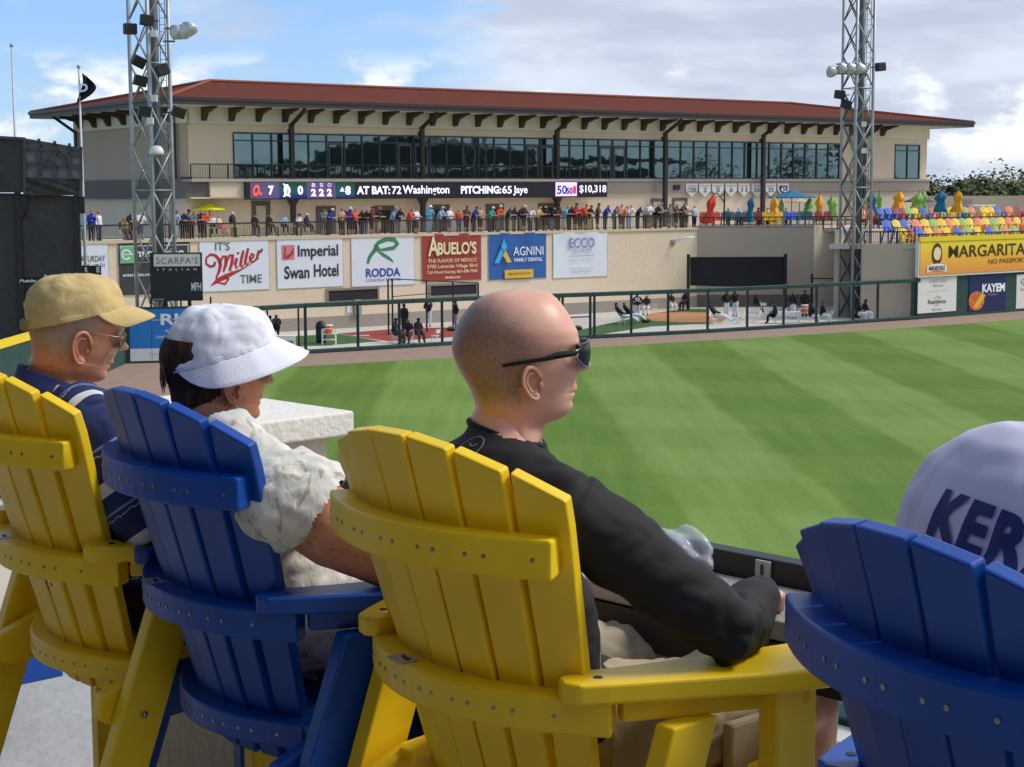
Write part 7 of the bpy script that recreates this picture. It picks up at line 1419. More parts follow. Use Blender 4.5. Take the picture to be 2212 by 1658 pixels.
# round emblem between the shoulders
ec = PY(1007, 965, 2.5); nb_ = (-S_.f*.9+ZU*.42).normalized(); e1 = S_.r; e2 = e1.cross(nb_)*-1
bv = BVHTree.FromPolygons([v.co for v in shC.vertices], [tuple(p.vertices) for p in shC.polygons])
def stick(q_, n_dir, off=.0012):
    h = bv.ray_cast(q_+n_dir*.15, -n_dir); return (h[0]+n_dir*off) if h[0] is not None else q_
em = ink['grey']; m = MB(); N3 = 28; vs = []
e2 = nb_.cross(e1)
if e2.z < 0: e2 = -e2
for k in range(N3):
    a = 2*math.pi*k/N3
    for rr in (.024, .0262): vs.append(stick(ec+e1*math.cos(a)*rr+e2*math.sin(a)*rr*.92, nb_))
m.add(vs, [(2*k, 2*k+1, (2*k+3) % (2*N3), (2*k+2) % (2*N3)) for k in range(N3)])
for sg in (-1, 1):
    arc = [stick(ec+e1*(math.sin(a)*.011)+e2*(sg*(.0125-.009*math.cos(a))), nb_) for a in [(-1.1+2.2*i/8) for i in range(9)]]; arc2 = [stick(ec+e1*(math.sin(a)*.0085)+e2*(sg*(.0150-.009*math.cos(a))), nb_) for a in [(-1.1+2.2*i/8) for i in range(9)]]
    m.add(arc+arc2, [(i, i+1, i+10, i+9) for i in range(8)])
m.build('round_emblem', em, pC)
khaki = mat('khaki_twill', srgb(168, 156, 130), .85, .10, 14, .25, 300)
m = MB(); m.tube([S_(.09, .16, .87), S_(.15, .34, .865), S_(.17, .54, .855)], [.115, .103, .094], 18); m.tube([S_(-.09, .16, .87), S_(-.13, .34, .865), S_(-.14, .52, .855)], [.115, .103, .09], 18); ell(m, S_(0, .17, .86), (.18, .11, .08), S_.R)
shoC = organic('cargo_shorts', m, .0075, 5, .5, wr(16, .010, (1, 1, 1), 3)); shoC.materials.append(khaki); link('cargo_shorts', shoC, pC)
m = MB(); q_ = S_(.262, .38, .83); m.box(q_, (.02, .15, .13), S_.R); me = bevel_me(m.mesh('cargo_pocket', khaki), .007, 2); link('cargo_pocket', me, pC)
m = MB()
for a_ in (aR, aL): ell(m, a_+S_.f*.06-ZU*.02, (.045, .12, .04), S_.R)
me = organic('shoes', m, .006, 3); me.materials.append(black); link('shoes', me, pC)
# wraparound sunglasses
sgm = mat('sunglass_black', srgb(16, 16, 20), .2, .2, 20); lensm = mat('sunglass_lens', srgb(20, 20, 38), .25, .3, 40, spec=.2)
def HP(M, o_, x, y, z, s=1.0): return o_+M @ (Vector((x, y, z))*s)
t_ = thing('sunglasses', 'black wraparound sports sunglasses worn by the bald man', 'sunglasses', tuple(earC))
for sx_ in (-1, 1):
    m = MB().tube([HP(MC, o_c, sx_*.072, -.050, .026), HP(MC, o_c, sx_*.0755, -.020, .031), HP(MC, o_c, sx_*.0755, .015, .0365), HP(MC, o_c, sx_*.0735, .036, .042), HP(MC, o_c, sx_*.066, .060, .044), HP(MC, o_c, sx_*.055, .074, .052)], [.0022, .0030, .0036, .0058, .0050, .0045], 10, up=ZU); m.build('temple', sgm, t_, smooth=True)
    vs = []; nu, nv = 12, 7
    for j in range(nv+1):
        for i in range(nu+1):
            u = i/nu; v_ = j/nv; x = sx_*(.006+.056*u); y = .0845-.020*u*u-.004*u+.0035*math.sin(math.pi*v_); top = .058-.004*u; bot = .016+.010*(1-math.sin(math.pi*min(1, .15+u*.75)))+.012*u*u
            vs.append(HP(MC, o_c, x, y+.004, bot+(top-bot)*v_))
    m = MB().add(vs, [(j*(nu+1)+i, j*(nu+1)+i+1, (j+1)*(nu+1)+i+1, (j+1)*(nu+1)+i) for j in range(nv) for i in range(nu)]); me = m.mesh('lens', lensm, True)
    link('lens', me, t_)
    m = MB().tube([vs[nv*(nu+1)+i] for i in range(nu+1)], .0028, 8); m.build('brow_bar', sgm, t_, smooth=True)
    m = MB().tube([vs[i] for i in range(nu+1)], .0016, 6); m.build('lower_rim', mat('rim_violet', srgb(84, 84, 160), .25, .2, 30), t_, smooth=True)
# ---------- man in the khaki cap
SA_ = Sit(CHA); skA = skinmat('skin_ruddy', (212, 148, 120), (156, 148, 138), .5, .45, .9)
sA = 1.03; earA = PY(176.6, 751, 3.40); MA = orient(18, -17); o_a = earA-MA @ Vector((.070*sA, -.004, 0))
def hairA(p):
    a = max(0, min(1, (.004-p.y)/.02)); b = max(0, min(1, (p.z+.035)/.03)); side = max(0, min(1, (p.z-.012)/.02))*max(0, min(1, (.030-p.y)/.02)); return max(a*b, side*.8)
hmA, wA = head_mb(MA, {'jowl': .012, 'ear': 1.18, 'nose': 1.12, 'lean': -.35}, sA, hairA)
for v in hmA.v: v += o_a
S_ = SA_; m = MB(); nb = o_a+orient(18) @ Vector((0, -.055, -.10)); sr, sl = S_(.18, .05, 1.225), S_(-.175, .06, 1.225); er, el = S_(.29, .15, 1.0), S_(-.32, .18, 1.06); wrR, wrL = S_(.16, .36, 1.00), S_(-.14, .38, .95)
m.tube([nb+Vector((.01, 0, .05)), nb-ZU*.06], [.052, .062], 16); ell(m, S_(0, .06, 1.18), (.18, .11, .15), S_.R); ell(m, S_(0, .12, .98), (.17, .13, .18), S_.R); ell(m, S_(0, .17, .90), (.17, .11, .09), S_.R)
m.tube([sr, er, wrR], [.056, .044, .028], 14); m.tube([sl, el, wrL], [.056, .044, .028], 14); hand_mb(m, wrR, S_(0, .5, .93)-wrR, ZU, -S_.r); hand_mb(m, wrL, S_(0, .5, .90)-wrL, ZU, S_.r)
for sg in (-1, 1): m.tube([S_(sg*.10, .24, .86), S_(sg*.15, .52, .83), S_(sg*.14, .46, .40)], [.085, .060, .042], 14)
bA = organic('person', m, .008, 6); meA = join_body('person', bA, hmA, wA, skA); pA = link('person', meA, label='older man in khaki cap and navy striped polo on the leftmost yellow chair', cat='person', group=cgrp)
# polo shirt with stripes in the height of the garment
pol = bpy.data.materials.new('navy_striped_polo'); pol.use_nodes = True; n = pol.node_tree.nodes; l = pol.node_tree.links; p = n['Principled BSDF']; p.inputs['Roughness'].default_value = .8
at = n.new('ShaderNodeAttribute'); at.attribute_name = 'stripe'; nv_ = n.new('ShaderNodeTexNoise'); nv_.inputs['Scale'].default_value = 30; tcx = n.new('ShaderNodeTexCoord'); l.new(tcx.outputs['Object'], nv_.inputs[0])
cr = n.new('ShaderNodeValToRGB'); cr.color_ramp.interpolation = 'CONSTANT'; l.new(at.outputs['Fac'], cr.inputs[0]); nvc = (*srgb(26, 42, 96), 1); whc = (*srgb(214, 214, 216), 1); lbc = (*srgb(120, 150, 206), 1)
el_ = cr.color_ramp.elements; el_[0].position = 0; el_[0].color = nvc; el_[1].position = .40; el_[1].color = whc
for ps, cc in ((.62, nvc), (.88, lbc), (.92, nvc)): e_ = el_.new(ps); e_.color = cc
l.new(cr.outputs[0], p.inputs['Base Color']); bpn = n.new('ShaderNodeBump'); bpn.inputs['Strength'].default_value = .1; bpn.inputs['Distance'].default_value = .002; nk = n.new('ShaderNodeTexNoise'); nk.inputs['Scale'].default_value = 500; l.new(tcx.outputs['Object'], nk.inputs[0]); l.new(nk.outputs[0], bpn.inputs['Height']); l.new(bpn.outputs[0], p.inputs['Normal'])
m = MB(); ell(m, S_(0, .06, 1.185), (.195, .122, .15), S_.R); ell(m, S_(0, .115, .99), (.18, .145, .2), S_.R); ell(m, S_(0, .18, .90), (.18, .125, .10), S_.R)
m.tube([sr+ZU*.012-S_.r*.06, sr+ZU*.008, sr.lerp(er, .45), sr.lerp(er, .95)], [.062, .078, .078, .080], 20); m.tube([sl+ZU*.012+S_.r*.06, sl+ZU*.008, sl.lerp(el, .45), sl.lerp(el, .9)], [.062, .078, .076, .076], 20)
m.tube([nb+ZU*.035, nb-ZU*.07], [.066, .09], 20); m.tube([S_(0, .02, 1.325), S_(.17, .045, 1.255)], [.056, .06], 18); m.tube([S_(0, .02, 1.325), S_(-.17, .05, 1.255)], [.056, .06], 18)
shA = organic('striped_polo_shirt', m, .007, 6, .5, lambda c_, n_: _nz.noise(c_*13)*.006+abs(_nz.noise(c_*24))*.004)
cut_mesh(shA, lambda c_: (c_-(o_a+orient(18) @ Vector((0, -.05, -.072)))).dot((orient(18) @ Vector((0, .45, 1))).normalized()) > 0 and (Vector((c_.x, c_.y, 0))-Vector((nb.x, nb.y, 0))).length < .095)
cut_mesh(shA, lambda c_: (c_-sr.lerp(er, .93)).dot((er-sr).normalized()) > 0 and (c_-er).length < .14)
shA.materials.append(pol); stv = []
for v in shA.vertices:
    da, ta = merge_dist(v.co, sr, er); loc_ = (v.co-S_(0, 0, 0)); rr_ = loc_.dot(S_.r)
    c_ = (v.co-(nb+ZU*.02)).length-.060
    if rr_ > .12: k_ = max(0, min(1, (rr_-.12)/.07)); c_ = c_*(1-k_)+(.135+ta*.22)*k_
    stv.append((c_/.10+.36) % 1.0)
a_ = shA.attributes.new('stripe', 'FLOAT', 'POINT'); a_.data.foreach_set('value', stv); link('striped_polo_shirt', shA, pA)
nvm = mat('collar_navy', srgb(22, 40, 100), .8, .1, 30, .2, 400)
def fold_collar(par, M, o_, mtl, back, front, rx, ry, flare, hgt, cy=-.04, gap=.35, name='collar'):
    m = MB(); n_ = 44; vs = []
    for k in range(n_+1):
        a = -math.pi+gap+(2*math.pi-2*gap)*k/n_      # opening at the front (a = +-pi)
        zt = back+(front-back)*(1-math.cos(a))/2; dx, dy = math.sin(a), -math.cos(a)
        for rr, dz in ((0, -.006), (.001, .010), (.006, .012), (flare*.6, .002-hgt*.45), (flare, -hgt)): vs.append(o_+M @ Vector(((rx+rr)*dx, cy+(ry+rr)*dy, zt+dz)))
    m.add(vs, [(k*5+j, k*5+j+1, k*5+j+6, k*5+j+5) for k in range(n_) for j in range(4)]); me = m.mesh(name, mtl, True); o = link(name, me, par); sm = o.modifiers.new('t', 'SOLIDIFY'); sm.thickness = .003; return o
fold_collar(pA, orient(18), o_a, nvm, -.048, -.106, .072, .074, .026, .048, cy=-.050)
m = MB(); ell(m, S_(0, .18, .87), (.17, .12, .08), S_.R)
for sg in (-1, 1): m.tube([S_(sg*.10, .16, .87), S_(sg*.15, .48, .84)], [.11, .09], 16)
me = organic('shorts', m, .009, 4, .5, wr(14, .008)); me.materials.append(mat('shorts_brown', srgb(70, 48, 40), .85, .1, 12)); link('shorts', me, pA)
shoe = mat('shoe_cream', srgb(196, 186, 168), .7, .12, 20); m = MB()
shoes = []
for x_, y_, d_, sp_ in ((435, 1532, 3.98, .5), (510, 1585, 3.86, .1), (612, 1600, 3.85, .3)):
    q_ = PY(x_, y_, d_); mm_ = MB(); R_ = orient(20+40*sp_); ell(mm_, q_+R_ @ Vector((0, 0, 0)), (.040, .115, .034), R_); ell(mm_, q_+R_ @ Vector((0, -.06, .03)), (.036, .05, .05), R_); me = organic('shoe', mm_, .006, 3, .5, wr(40, .002)); me.materials.append(shoe); so = link('shoe', me, pA)
    mm_ = MB(); mm_.ball(q_-ZU*.028, (.044, .121, .014), R_, 18); mm_.build('sole', whitep, so, smooth=True)
# cap builder shared by the two capped heads (upright frame, turned with the head)
def cap(par_lb, o_, M, P, mtl, name='cap'):
    t = thing(name, par_lb, 'cap', tuple(o_)); nph, nt_ = 180, 40; L0, Wd = P['len'], P['wid']; yc = P['yc']; zr = lambda y: P['z0']+P['tilt']*y
    vs = []
    def dome(ph, tt):
        k = math.cos(tt)**P.get('sq', .62); x = Wd*k*math.sin(ph); y = yc+L0*k*math.cos(ph); base = zr(yc+L0*math.cos(ph)*.999); z = base+(P['top']-base)*math.sin(tt)
        y += P.get('fore', 0)*math.sin(tt)
        pl = .0022*math.cos(ph*6+.5)*math.sin(tt*2)+.0042*_nz.noise(Vector((x*30+P.get('seed', 0), y*30, z*45)))*P.get('soft', 1)+.003*abs(_nz.noise(Vector((x*70, y*50, z*30))))*P.get('soft', 1)
        return Vector((x, y, z))+Vector((x, y-yc, z*.6)).normalized()*pl
    hole = P.get('hole', .42)
    for i in range(nt_+1):
        for k in range(nph): vs.append(o_+M @ dome(2*math.pi*k/nph, (i/nt_)*math.pi/2*.995))
    fs = []
    for i in range(nt_):
        for k in range(nph):
            ph = 2*math.pi*(k+.5)/nph-math.pi
            if abs(ph) < hole*math.sqrt(max(0, 1-((i-3)/10.0)**2)) and 2 < i < 14: continue
            fs.append((i*nph+k, i*nph+(k+1) % nph, (i+1)*nph+(k+1) % nph, (i+1)*nph+k))
    fs.append(tuple(nt_*nph+k for k in range(nph)))
    me = MB().add(vs, fs).mesh('crown', mtl, True); o = link('crown', me, t); o.modifiers.new('t', 'SOLIDIFY').thickness = .0025
    # edge binding round the opening at the back
    rim = [o_+M @ (dome(math.pi+hole*1.04*math.cos(a), (3+10.0*math.sin(a))/nt_*math.pi/2)+Vector((0, -.002, 0))) for a in [math.pi*j/20 for j in range(21)]]
    MB().tube(rim, .0028, 8).build('opening_edge', mtl, t, smooth=True)
    m = MB().tube([o_+M @ (dome(2*math.pi*k/60, .015)+Vector((0, 0, .004))) for k in range(61)], .0016, 8, caps=False, sy=3.0); m.build('sweatband_edge', mtl, t, smooth=True)
    m = MB().ball(o_+M @ (dome(0, math.pi/2*.995)), (.008, .008, .004), n=12); m.build('top_button', mtl, t, smooth=True)
    for a in range(6):
        ph = math.pi/6+a*math.pi/3; m = MB().tube([o_+M @ (dome(ph, .05+j*.075)*1.004) for j in range(20)], .0009, 5); m.build('seam', mtl, t, smooth=True)
    nu, nv = 40, 12; vs = []; sp_ = P['span']
    for j in range(nv+1):
        v_ = j/nv
        for i in range(nu+1):
            u = -1+2*i/nu; ph = u*sp_; b = dome(ph, .01); d = Vector((math.sin(ph)*P['side'], max(math.cos(ph), 0)*1.0+(.18 if P['side'] > .5 else 0)*0, 0)); prof = (1-abs(u)**P.get('pw', 2.4)); ext = P['bill']*prof
            if P['side'] > .5: edge_ = (1-abs(u)**5); ext = P['bill']*(.34+.66*max(0, math.cos(ph*.62))**1.2)*edge_
            z_ = -(P['droop']*v_*(.35+.65*v_)+P.get('camber', .02)*abs(u)**1.6*v_)*min(1, prof*1.6)+.002
            if P['side'] > .5: z_ = -(P['droop']*math.cos(ph*.5)**2+P['sdrop']*math.sin(ph*.62)**2)*v_*(1-abs(u)**5)
            vs.append(o_+M @ (b+d*ext*v_+Vector((0, 0, z_))))
    me = MB().add(vs, [(j*(nu+1)+i, j*(nu+1)+i+1, (j+1)*(nu+1)+i+1, (j+1)*(nu+1)+i) for j in range(nv) for i in range(nu)]).mesh('brim', mtl, True); o = link('brim', me, t); sm = o.modifiers.new('t', 'SOLIDIFY'); sm.thickness = .0045; sm.offset = 0
    m = MB().tube([vs[nv*(nu+1)+i] for i in range(nu+1)], .0026, 8); m.build('brim_edge', mtl, t, smooth=True)
    return t, dome
khc = mat('khaki_cotton', srgb(204, 180, 122), .9, .07, 22, .35, 260)
capA, _ = cap('faded khaki baseball cap worn by the older man at the left', o_a, orient(18), dict(sq=.54, len=.102, wid=.087, yc=-.014, z0=.060, tilt=.20, top=.146, bill=.064, side=.12, span=1.15, droop=.022, camber=.022, hole=.40, soft=.8, seed=2), khc)
m = MB().tube([o_a+orient(18) @ Vector((.10*.86*math.sin(a)*.95, -.014-.104*math.cos(a), .042+.004)) for a in [-.5+1.0*i/10 for i in range(11)]], .006, 8, sy=2.0); m.build('back_strap', mat('strap_olive', srgb(150, 136, 70), .8, .1, 30), capA, smooth=True)
t_ = thing('glasses', 'thin metal framed dark glasses worn by the man in the khaki cap', 'glasses', tuple(earA)); mw = mat('wire_gold', srgb(176, 150, 120), .3, .1, 10, metal=.7)
for sx_ in (-1, 1):
    m = MB().tube([HP(MA, o_a, sx_*.070, -.006, .028, sA), HP(MA, o_a, sx_*.0735, .02, .034, sA), HP(MA, o_a, sx_*.070, .055, .038, sA), HP(MA, o_a, sx_*.062, .072, .040, sA)], .0013, 6); m.build('temple', mw, t_, smooth=True)
    vs = [HP(MA, o_a, sx_*(.035+.024*math.cos(a)), .080-.012*(.5+.5*math.cos(a)), .030+.018*math.sin(a), sA) for a in [2*math.pi*k/20 for k in range(20)]]
    m = MB().add(vs, [tuple(range(20))]); m.build('lens', lensm, t_); m = MB().tube(vs+[vs[0]], .0013, 6); m.build('rim', mw, t_, smooth=True)
# ---------- woman in the white cap
SB_ = Sit(CHB); skB = skinmat('skin_tanned', (206, 146, 112), (60, 46, 38), .45, .75, .0)
sB = .97; earB = PY(500.7, 841, 3.05); MBd = orient(19, -7); o_b = earB-MBd @ Vector((.070*sB, -.004, 0))
hmB, wB = head_mb(MBd, {'jowl': .030, 'full': .7, 'nape': .004, 'nose': .95, 'w': 1.0}, sB)
for v in hmB.v: v += o_b
S_ = SB_; m = MB(); nb = o_b+orient(38) @ Vector((0, -.045, -.10)); sr, sl = S_(.172, .06, 1.19), S_(-.17, .06, 1.19); er, el = S_(.325, .19, 1.075), S_(-.31, .2, 1.07); wrR, wrL = S_(.18, .38, 1.06), S_(-.12, .38, .95)
m.tube([nb+Vector((0, 0, .05)), nb-ZU*.06], [.056, .066], 16); ell(m, S_(0, .07, 1.14), (.175, .11, .14), S_.R); ell(m, S_(0, .14, .96), (.18, .14, .17), S_.R); ell(m, S_(0, .19, .90), (.18, .12, .09), S_.R)
mid = sr.lerp(er, .5)+S_.r*.03-ZU*.01
m.tube([sr, mid, er, wrR], [.070, .070, .054, .030], 18); m.tube([sl, sl.lerp(el, .5)-S_.r*.03, el, wrL], [.070, .068, .054, .030], 16); hand_mb(m, wrR, S_(.02, .5, .98)-wrR, ZU, -S_.r, .93); hand_mb(m, wrL, S_(0, .5, .9)-wrL, ZU, S_.r, .93)
for sg in (-1, 1): m.tube([S_(sg*.10, .26, .87), S_(sg*.15, .52, .84), S_(sg*.14, .48, .40)], [.09, .064, .045], 14)
bB = organic('person', m, .0075, 6, .5, lambda c_, n_: _nz.noise(c_*40)*.0010); meB = join_body('person', bB, hmB, wB, skB); pB = link('person', meB, label='woman in white wide-brimmed cap and pale floral blouse on the blue chair', cat='person', group=cgrp)
flo = bpy.data.materials.new('pale_floral_cotton'); flo.use_nodes = True; n = flo.node_tree.nodes; l = flo.node_tree.links; p = n['Principled BSDF']; p.inputs['Roughness'].default_value = .85; tcx = n.new('ShaderNodeTexCoord')
def fno(sc, det, off, dist=0, st=(1, 1, 1)):
    mpp = n.new('ShaderNodeMapping'); mpp.inputs['Location'].default_value = (off, off*.7, off*.3); mpp.inputs['Scale'].default_value = st; l.new(tcx.outputs['Object'], mpp.inputs[0]); q1 = n.new('ShaderNodeTexNoise'); q1.inputs['Scale'].default_value = sc; q1.inputs['Detail'].default_value = det; q1.inputs['Distortion'].default_value = dist; l.new(mpp.outputs[0], q1.inputs[0]); return q1.outputs[0]
def step_(v, a, b, hi=1.0):
    q1 = n.new('ShaderNodeMapRange'); l.new(v, q1.inputs[0]); q1.inputs[1].default_value = a; q1.inputs[2].default_value = b; q1.inputs[4].default_value = hi; return q1.outputs[0]
def mixc(f, a, b):
    q1 = n.new('ShaderNodeMix'); q1.data_type = 'RGBA'; l.new(f, q1.inputs[0])
    if isinstance(a, tuple): q1.inputs[6].default_value = (*a, 1)
    else: l.new(a, q1.inputs[6])
    q1.inputs[7].default_value = (*b, 1); return q1.outputs[2]
c1 = mixc(step_(fno(9, 3, 1, 2.0), .44, .56, .55), srgb(226, 222, 214), srgb(192, 190, 172)); c1 = mixc(step_(fno(13, 2, 5, 2.5, (1, 1, .6)), .62, .68, .6), c1, srgb(140, 132, 114)); c1 = mixc(step_(fno(16, 3, 9, 3, (1, 1, 1.6)), .62, .70, .6), c1, srgb(140, 206, 224)); c1 = mixc(step_(fno(30, 3, 12, 4, (1, 1, .4)), .62, .68, .6), c1, srgb(236, 236, 230))
l.new(c1, p.inputs['Base Color']); bpn = n.new('ShaderNodeBump'); bpn.inputs['Strength'].default_value = .5; bpn.inputs['Distance'].default_value = .004; l.new(fno(60, 4, 3, 1, (1, 1, .35)), bpn.inputs['Height']); l.new(bpn.outputs[0], p.inputs['Normal'])
m = MB(); ell(m, S_(0, .07, 1.145), (.187, .125, .14), S_.R); ell(m, S_(0, .14, .97), (.19, .155, .18), S_.R); ell(m, S_(0, .20, .90), (.19, .135, .10), S_.R)
hem = sr.lerp(mid, .66)
ell(m, sr+S_.r*.035-ZU*.015, (.105, .10, .09), S_.R); m.tube([sr, sr.lerp(mid, .5)+S_.r*.01, hem], [.09, .105, .092], 20); ell(m, sl-S_.r*.035-ZU*.015, (.10, .095, .085), S_.R)
m.tube([S_(0, .03, 1.295), S_(.16, .05, 1.215)], [.058, .062], 18); m.tube([S_(0, .03, 1.295), S_(-.16, .05, 1.215)], [.058, .062], 18); m.tube([nb+ZU*.03, nb-ZU*.07], [.068, .09], 20)
def dB(co, n_):
    h_ = math.exp(-((co-hem).length/.075)**2); ax = (mid-sr).normalized(); q_ = co-sr; u = ax.cross(ZU).normalized(); w2 = u.cross(ax); an = math.atan2(q_.dot(u), q_.dot(w2))
    return _nz.noise(co*14)*.007+abs(_nz.noise(Vector((co.x*22, co.y*22, co.z*38))))*.006-.002+h_*.0055*math.sin(an*17)
shB = organic('floral_blouse', m, .0062, 5, .5, dB)
cut_mesh(shB, lambda c_: (c_-(o_b+orient(22) @ Vector((0, -.04, -.078)))).dot((orient(22) @ Vector((0, .40, 1))).normalized()) > 0 and (Vector((c_.x, c_.y, 0))-Vector((nb.x, nb.y, 0))).length < .10)
cut_mesh(shB, lambda c_: (c_-hem).dot((er-hem).normalized()) > .012 and (c_-hem).length < .22 and (c_-S_(0, .05, 1.0)).dot(S_.r) > .19)
shB.materials.append(flo); link('floral_blouse', shB, pB)
fold_collar(pB, orient(22), o_b, flo, -.056, -.104, .070, .074, .020, .036, cy=-.040)
m = MB(); ell(m, S_(0, .21, .88), (.18, .13, .08), S_.R)
for sg in (-1, 1): m.tube([S_(sg*.10, .20, .88), S_(sg*.16, .52, .86)], [.115, .098], 18)
me = organic('capri_trousers', m, .008, 5, .5, wr(12, .008)); me.materials.append(mat('stone_twill', srgb(196, 182, 156), .85, .08, 12, .2, 300)); link('capri_trousers', me, pB)
hairm = bpy.data.materials.new('dark_brown_hair'); hairm.use_nodes = True; n = hairm.node_tree.nodes; l = hairm.node_tree.links; p = n['Principled BSDF']; p.inputs['Roughness'].default_value = .75; p.inputs['Specular IOR Level'].default_value = .2; tcx = n.new('ShaderNodeTexCoord'); c1 = mixc(step_(fno(120, 5, 1, .5, (1, 1, .12)), .35, .7), srgb(40, 28, 22), srgb(88, 64, 46)); l.new(c1, p.inputs['Base Color']); bpn = n.new('ShaderNodeBump'); bpn.inputs['Strength'].default_value = .8; bpn.inputs['Distance'].default_value = .003; l.new(fno(160, 5, 2, .5, (1, 1, .1)), bpn.inputs['Height']); l.new(bpn.outputs[0], p.inputs['Normal'])
vs = []; nph, nzz = 60, 26
for i in range(nzz+1):
    z = -.068+.15*i/nzz
    for k in range(nph+1):
        ph = math.pi/2*.98+(math.pi*1.02)*k/nph; pf = head_surface(z, ph, {'nape': .004}); front = min(abs(ph-math.pi/2), abs(ph-math.pi*1.5)); low = max(0, min(1, (z+.068)/.03)); inn = max(0, min(1, front/.35)); side_low = 1 if z > -.02 else max(0, min(1, (front-(-.02-z)*18)/.25))
        off = (.011*min(low, 1)*inn*side_low+.0012*_nz.noise(Vector((pf.x*200, pf.y*200, z*20))))-(0 if side_low*inn*low > .02 else .004)
        vs.append(o_b+MBd @ ((pf+Vector((pf.x, pf.y+.03, 0)).normalized()*off)*sB))
MB().add(vs, [(i*(nph+1)+k, i*(nph+1)+k+1, (i+1)*(nph+1)+k+1, (i+1)*(nph+1)+k) for i in range(nzz) for k in range(nph)]).build('short_hair', hairm, pB, smooth=True)
whc_ = mat('white_cotton', srgb(232, 234, 244), .85, .02, 20, .3, 300)
OB = orient(22)
capB, domeB = cap('white cap with a very wide rounded brim worn by the woman on the blue chair', o_b, OB, dict(len=.102, wid=.089, yc=-.014, z0=.062, tilt=.29, top=.150, bill=.064, side=.62, sdrop=.050, span=2.55, droop=.030, hole=.24, soft=1.0, seed=5, sq=.58), whc_)
r = random.Random(3); m = MB()
for k in range(90):
    a = r.uniform(-.20, .20); z_ = r.uniform(.050, .075); p0 = Vector((.085*math.sin(a), -.014-.098*math.cos(a), z_)); d1 = Vector((math.sin(a)*.5+r.uniform(-.1, .1), -1, 0)).normalized(); ln = r.uniform(.4, 1)
    pts = [p0+Vector((0, .02, 0)), p0+d1*.008, p0+d1*.013*ln+Vector((0, 0, -.016)), p0+d1*.014*ln+Vector((r.uniform(-.005, .005), 0, -.036)), p0+d1*.010*ln+Vector((r.uniform(-.007, .007), 0, -.055*ln-.01))]
    m.tube([o_b+OB @ q_ for q_ in pts], [.0018, .0017, .0014, .0010, .0004], 5)
m.build('hair_tuft', mat('hair_light_brown', srgb(108, 82, 54), .5, .3, 60), pB, smooth=True)
m = MB(); ec = HP(MBd, o_b, .0775, .002, -.0395, sB); er_ = .0085
m.tube([ec+MBd @ Vector((.0012*math.sin(a*2), er_*math.cos(a), er_*math.sin(a))) for a in [2*math.pi*k/20 for k in range(21)]], .0012, 6); m.build('hoop_earring', mat('gold', srgb(232, 190, 130), .2, .05, 10, metal=.9), label='thin gold hoop earring in the woman\'s right ear', cat='earring', smooth=True)
t_ = thing('sunglasses', 'dark sunglasses mostly hidden under the wide white cap brim', 'sunglasses', tuple(earB))
for sx_ in (-1, 1):
    MB().tube([HP(MBd, o_b, sx_*.070, -.01, .030, sB), HP(MBd, o_b, sx_*.073, .03, .036, sB), HP(MBd, o_b, sx_*.064, .068, .040, sB)], .0025, 6).build('temple', sgm, t_, smooth=True)
    vs = [HP(MBd, o_b, sx_*(.033+.026*math.cos(a)), .083-.013*(.5+.5*math.cos(a)), .034+.018*math.sin(a), sB) for a in [2*math.pi*k/20 for k in range(20)]]; MB().add(vs, [tuple(range(20))]).build('lens', lensm, t_)
# ---------- person in the pale jersey at the right edge
SD_ = Sit(CHD); S_ = SD_; skD = skinmat('skin_medium', (200, 150, 120), (50, 38, 32), .3, 0, 1.0)
bc = PY(2255, 1215, 2.30); Rj = S_.R; jl = lambda r_, f_, z_: bc+S_.r*r_+S_.f*f_+ZU*z_
hd = jl(.16, .30, .24); MD = orient(40, -25); hmD, wD = head_mb(MD, {}, 1.0, lambda p: 1.0 if (p.z > .03 and p.y < .05) or (p.y < -.03 and p.z > -.03) else 0.0)
for v in hmD.v: v += hd
sh_l, sh_r = jl(-.15, .06, .07), jl(.17, .06, .07); hip = S_(-.02, .20, .83)
m = MB(); ell(m, bc+S_.f*.02, (.19, .13, .17), Rj); m.tube([bc-ZU*.05, hip], [.15, .16], 20); m.tube([hd+MD @ Vector((0, -.04, -.06)), jl(.04, .10, .10)], [.055, .065], 14)
m.tube([sh_l, jl(-.17, .26, -.16), jl(-.02, .36, -.16)], [.06, .046, .03], 14); m.tube([sh_r, jl(.19, .26, -.16), jl(.06, .38, -.16)], [.06, .046, .03], 14); hand_mb(m, jl(-.02, .36, -.16), S_.r*.5+S_.f, ZU, S_.r); hand_mb(m, jl(.06, .38, -.16), -S_.r*.5+S_.f, ZU, -S_.r)
for sg in (-1, 1): m.tube([hip+S_.r*sg*.1, S_(sg*.15, .60, .78), S_(sg*.14, .62, .40)], [.09, .064, .045], 14)
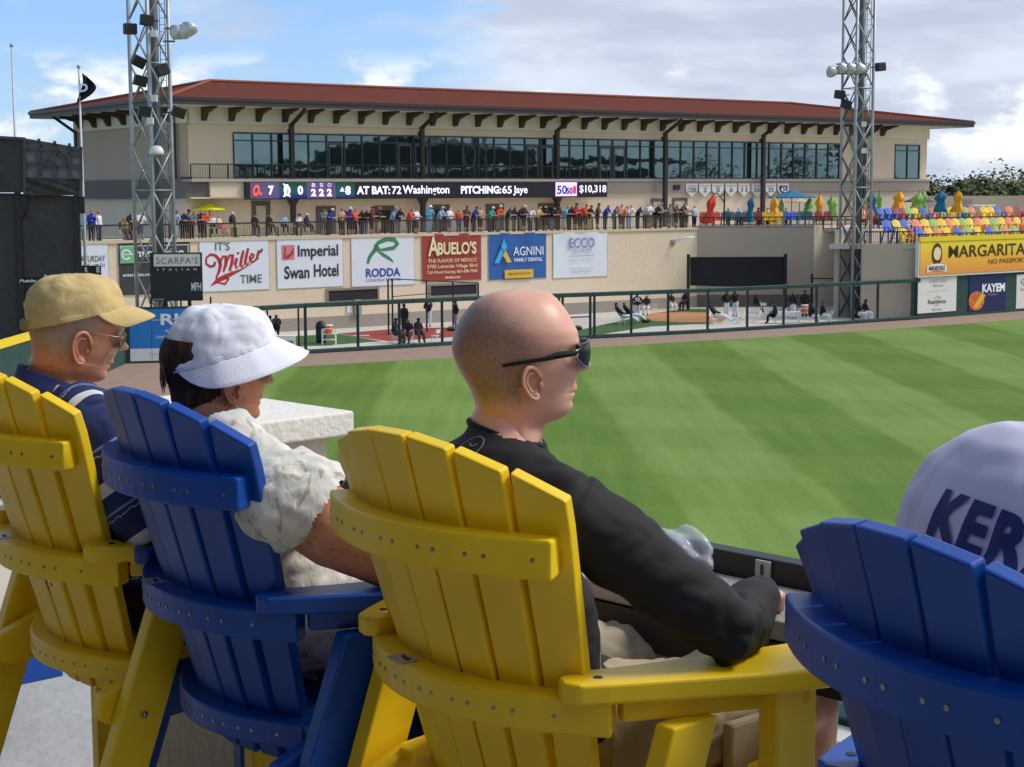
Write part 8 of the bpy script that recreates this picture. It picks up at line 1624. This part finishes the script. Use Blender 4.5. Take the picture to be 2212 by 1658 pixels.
bD = organic('person', m, .009, 6); meD = join_body('person', bD, hmD, wD, skD); pD = link('person', meD, label='person in pale lavender jersey with navy letters, cut off at the right edge', cat='person', group=cgrp)
jer = mat('pale_jersey', srgb(206, 204, 226), .8, .04, 12, .15, 400)
m = MB(); ell(m, bc, (.262, .165, .200), Rj); m.tube([bc-ZU*.05-S_.f*.0, hip], [.175, .185], 24); m.tube([sh_l+S_.r*.04, sh_l, jl(-.19, .20, -.10)], [.10, .098, .075], 20); m.tube([sh_r, jl(.20, .20, -.10)], [.098, .075], 20); m.tube([jl(-.06, .04, .10), jl(.10, .06, .12)], [.085, .085], 20)
shD = organic('jersey', m, .007, 9, .5, lambda c_, n_: _nz.noise(c_*7)*.008+abs(_nz.noise(Vector((c_.x*16, c_.y*16, c_.z*9))))*.006); shD.materials.append(jer); link('jersey', shD, pD)
bv2 = BVHTree.FromPolygons([v.co for v in shD.vertices], [tuple(p.vertices) for p in shD.polygons])
org = PY(1992, 1168, 2.1); nd_ = (-S_.f*.9+ZU*.35).normalized(); tx = (S_.r-ZU*.10).normalized(); ty = nd_.cross(tx); ty = ty if ty.z > 0 else -ty
def onto(a, b):
    q_ = LT0+tx*a+ty*b; h = bv2.ray_cast(q_+nd_*.6, -nd_); return (h[0]+nd_*.0035) if h[0] is not None else q_
# start point: where the view ray of the K's foot meets the jersey
h = bv2.ray_cast(O3, ray(2000, 1165).normalized()); LT0 = h[0] if h[0] is not None else org
me = text_mesh('KERS', mat('letter_navy', srgb(34, 42, 104), .7, .05, 20), .045, .0, 1.15); xs_ = [v.co.x for v in me.vertices]; ys_ = [v.co.y for v in me.vertices]; x0_, x1_, y0_, y1_ = min(xs_), max(xs_), min(ys_), max(ys_)
bm = bmesh.new(); bm.from_mesh(me); bmesh.ops.subdivide_edges(bm, edges=bm.edges[:], cuts=3, use_grid_fill=True); bmesh.ops.triangulate(bm, faces=bm.faces[:]); bm.to_mesh(me); bm.free()
for v in me.vertices: v.co = onto((v.co.x-x0_)/(x1_-x0_)*.225, (v.co.y-y0_)/(y1_-y0_)*.078)
me.update(); link('jersey_letters', me, pD)
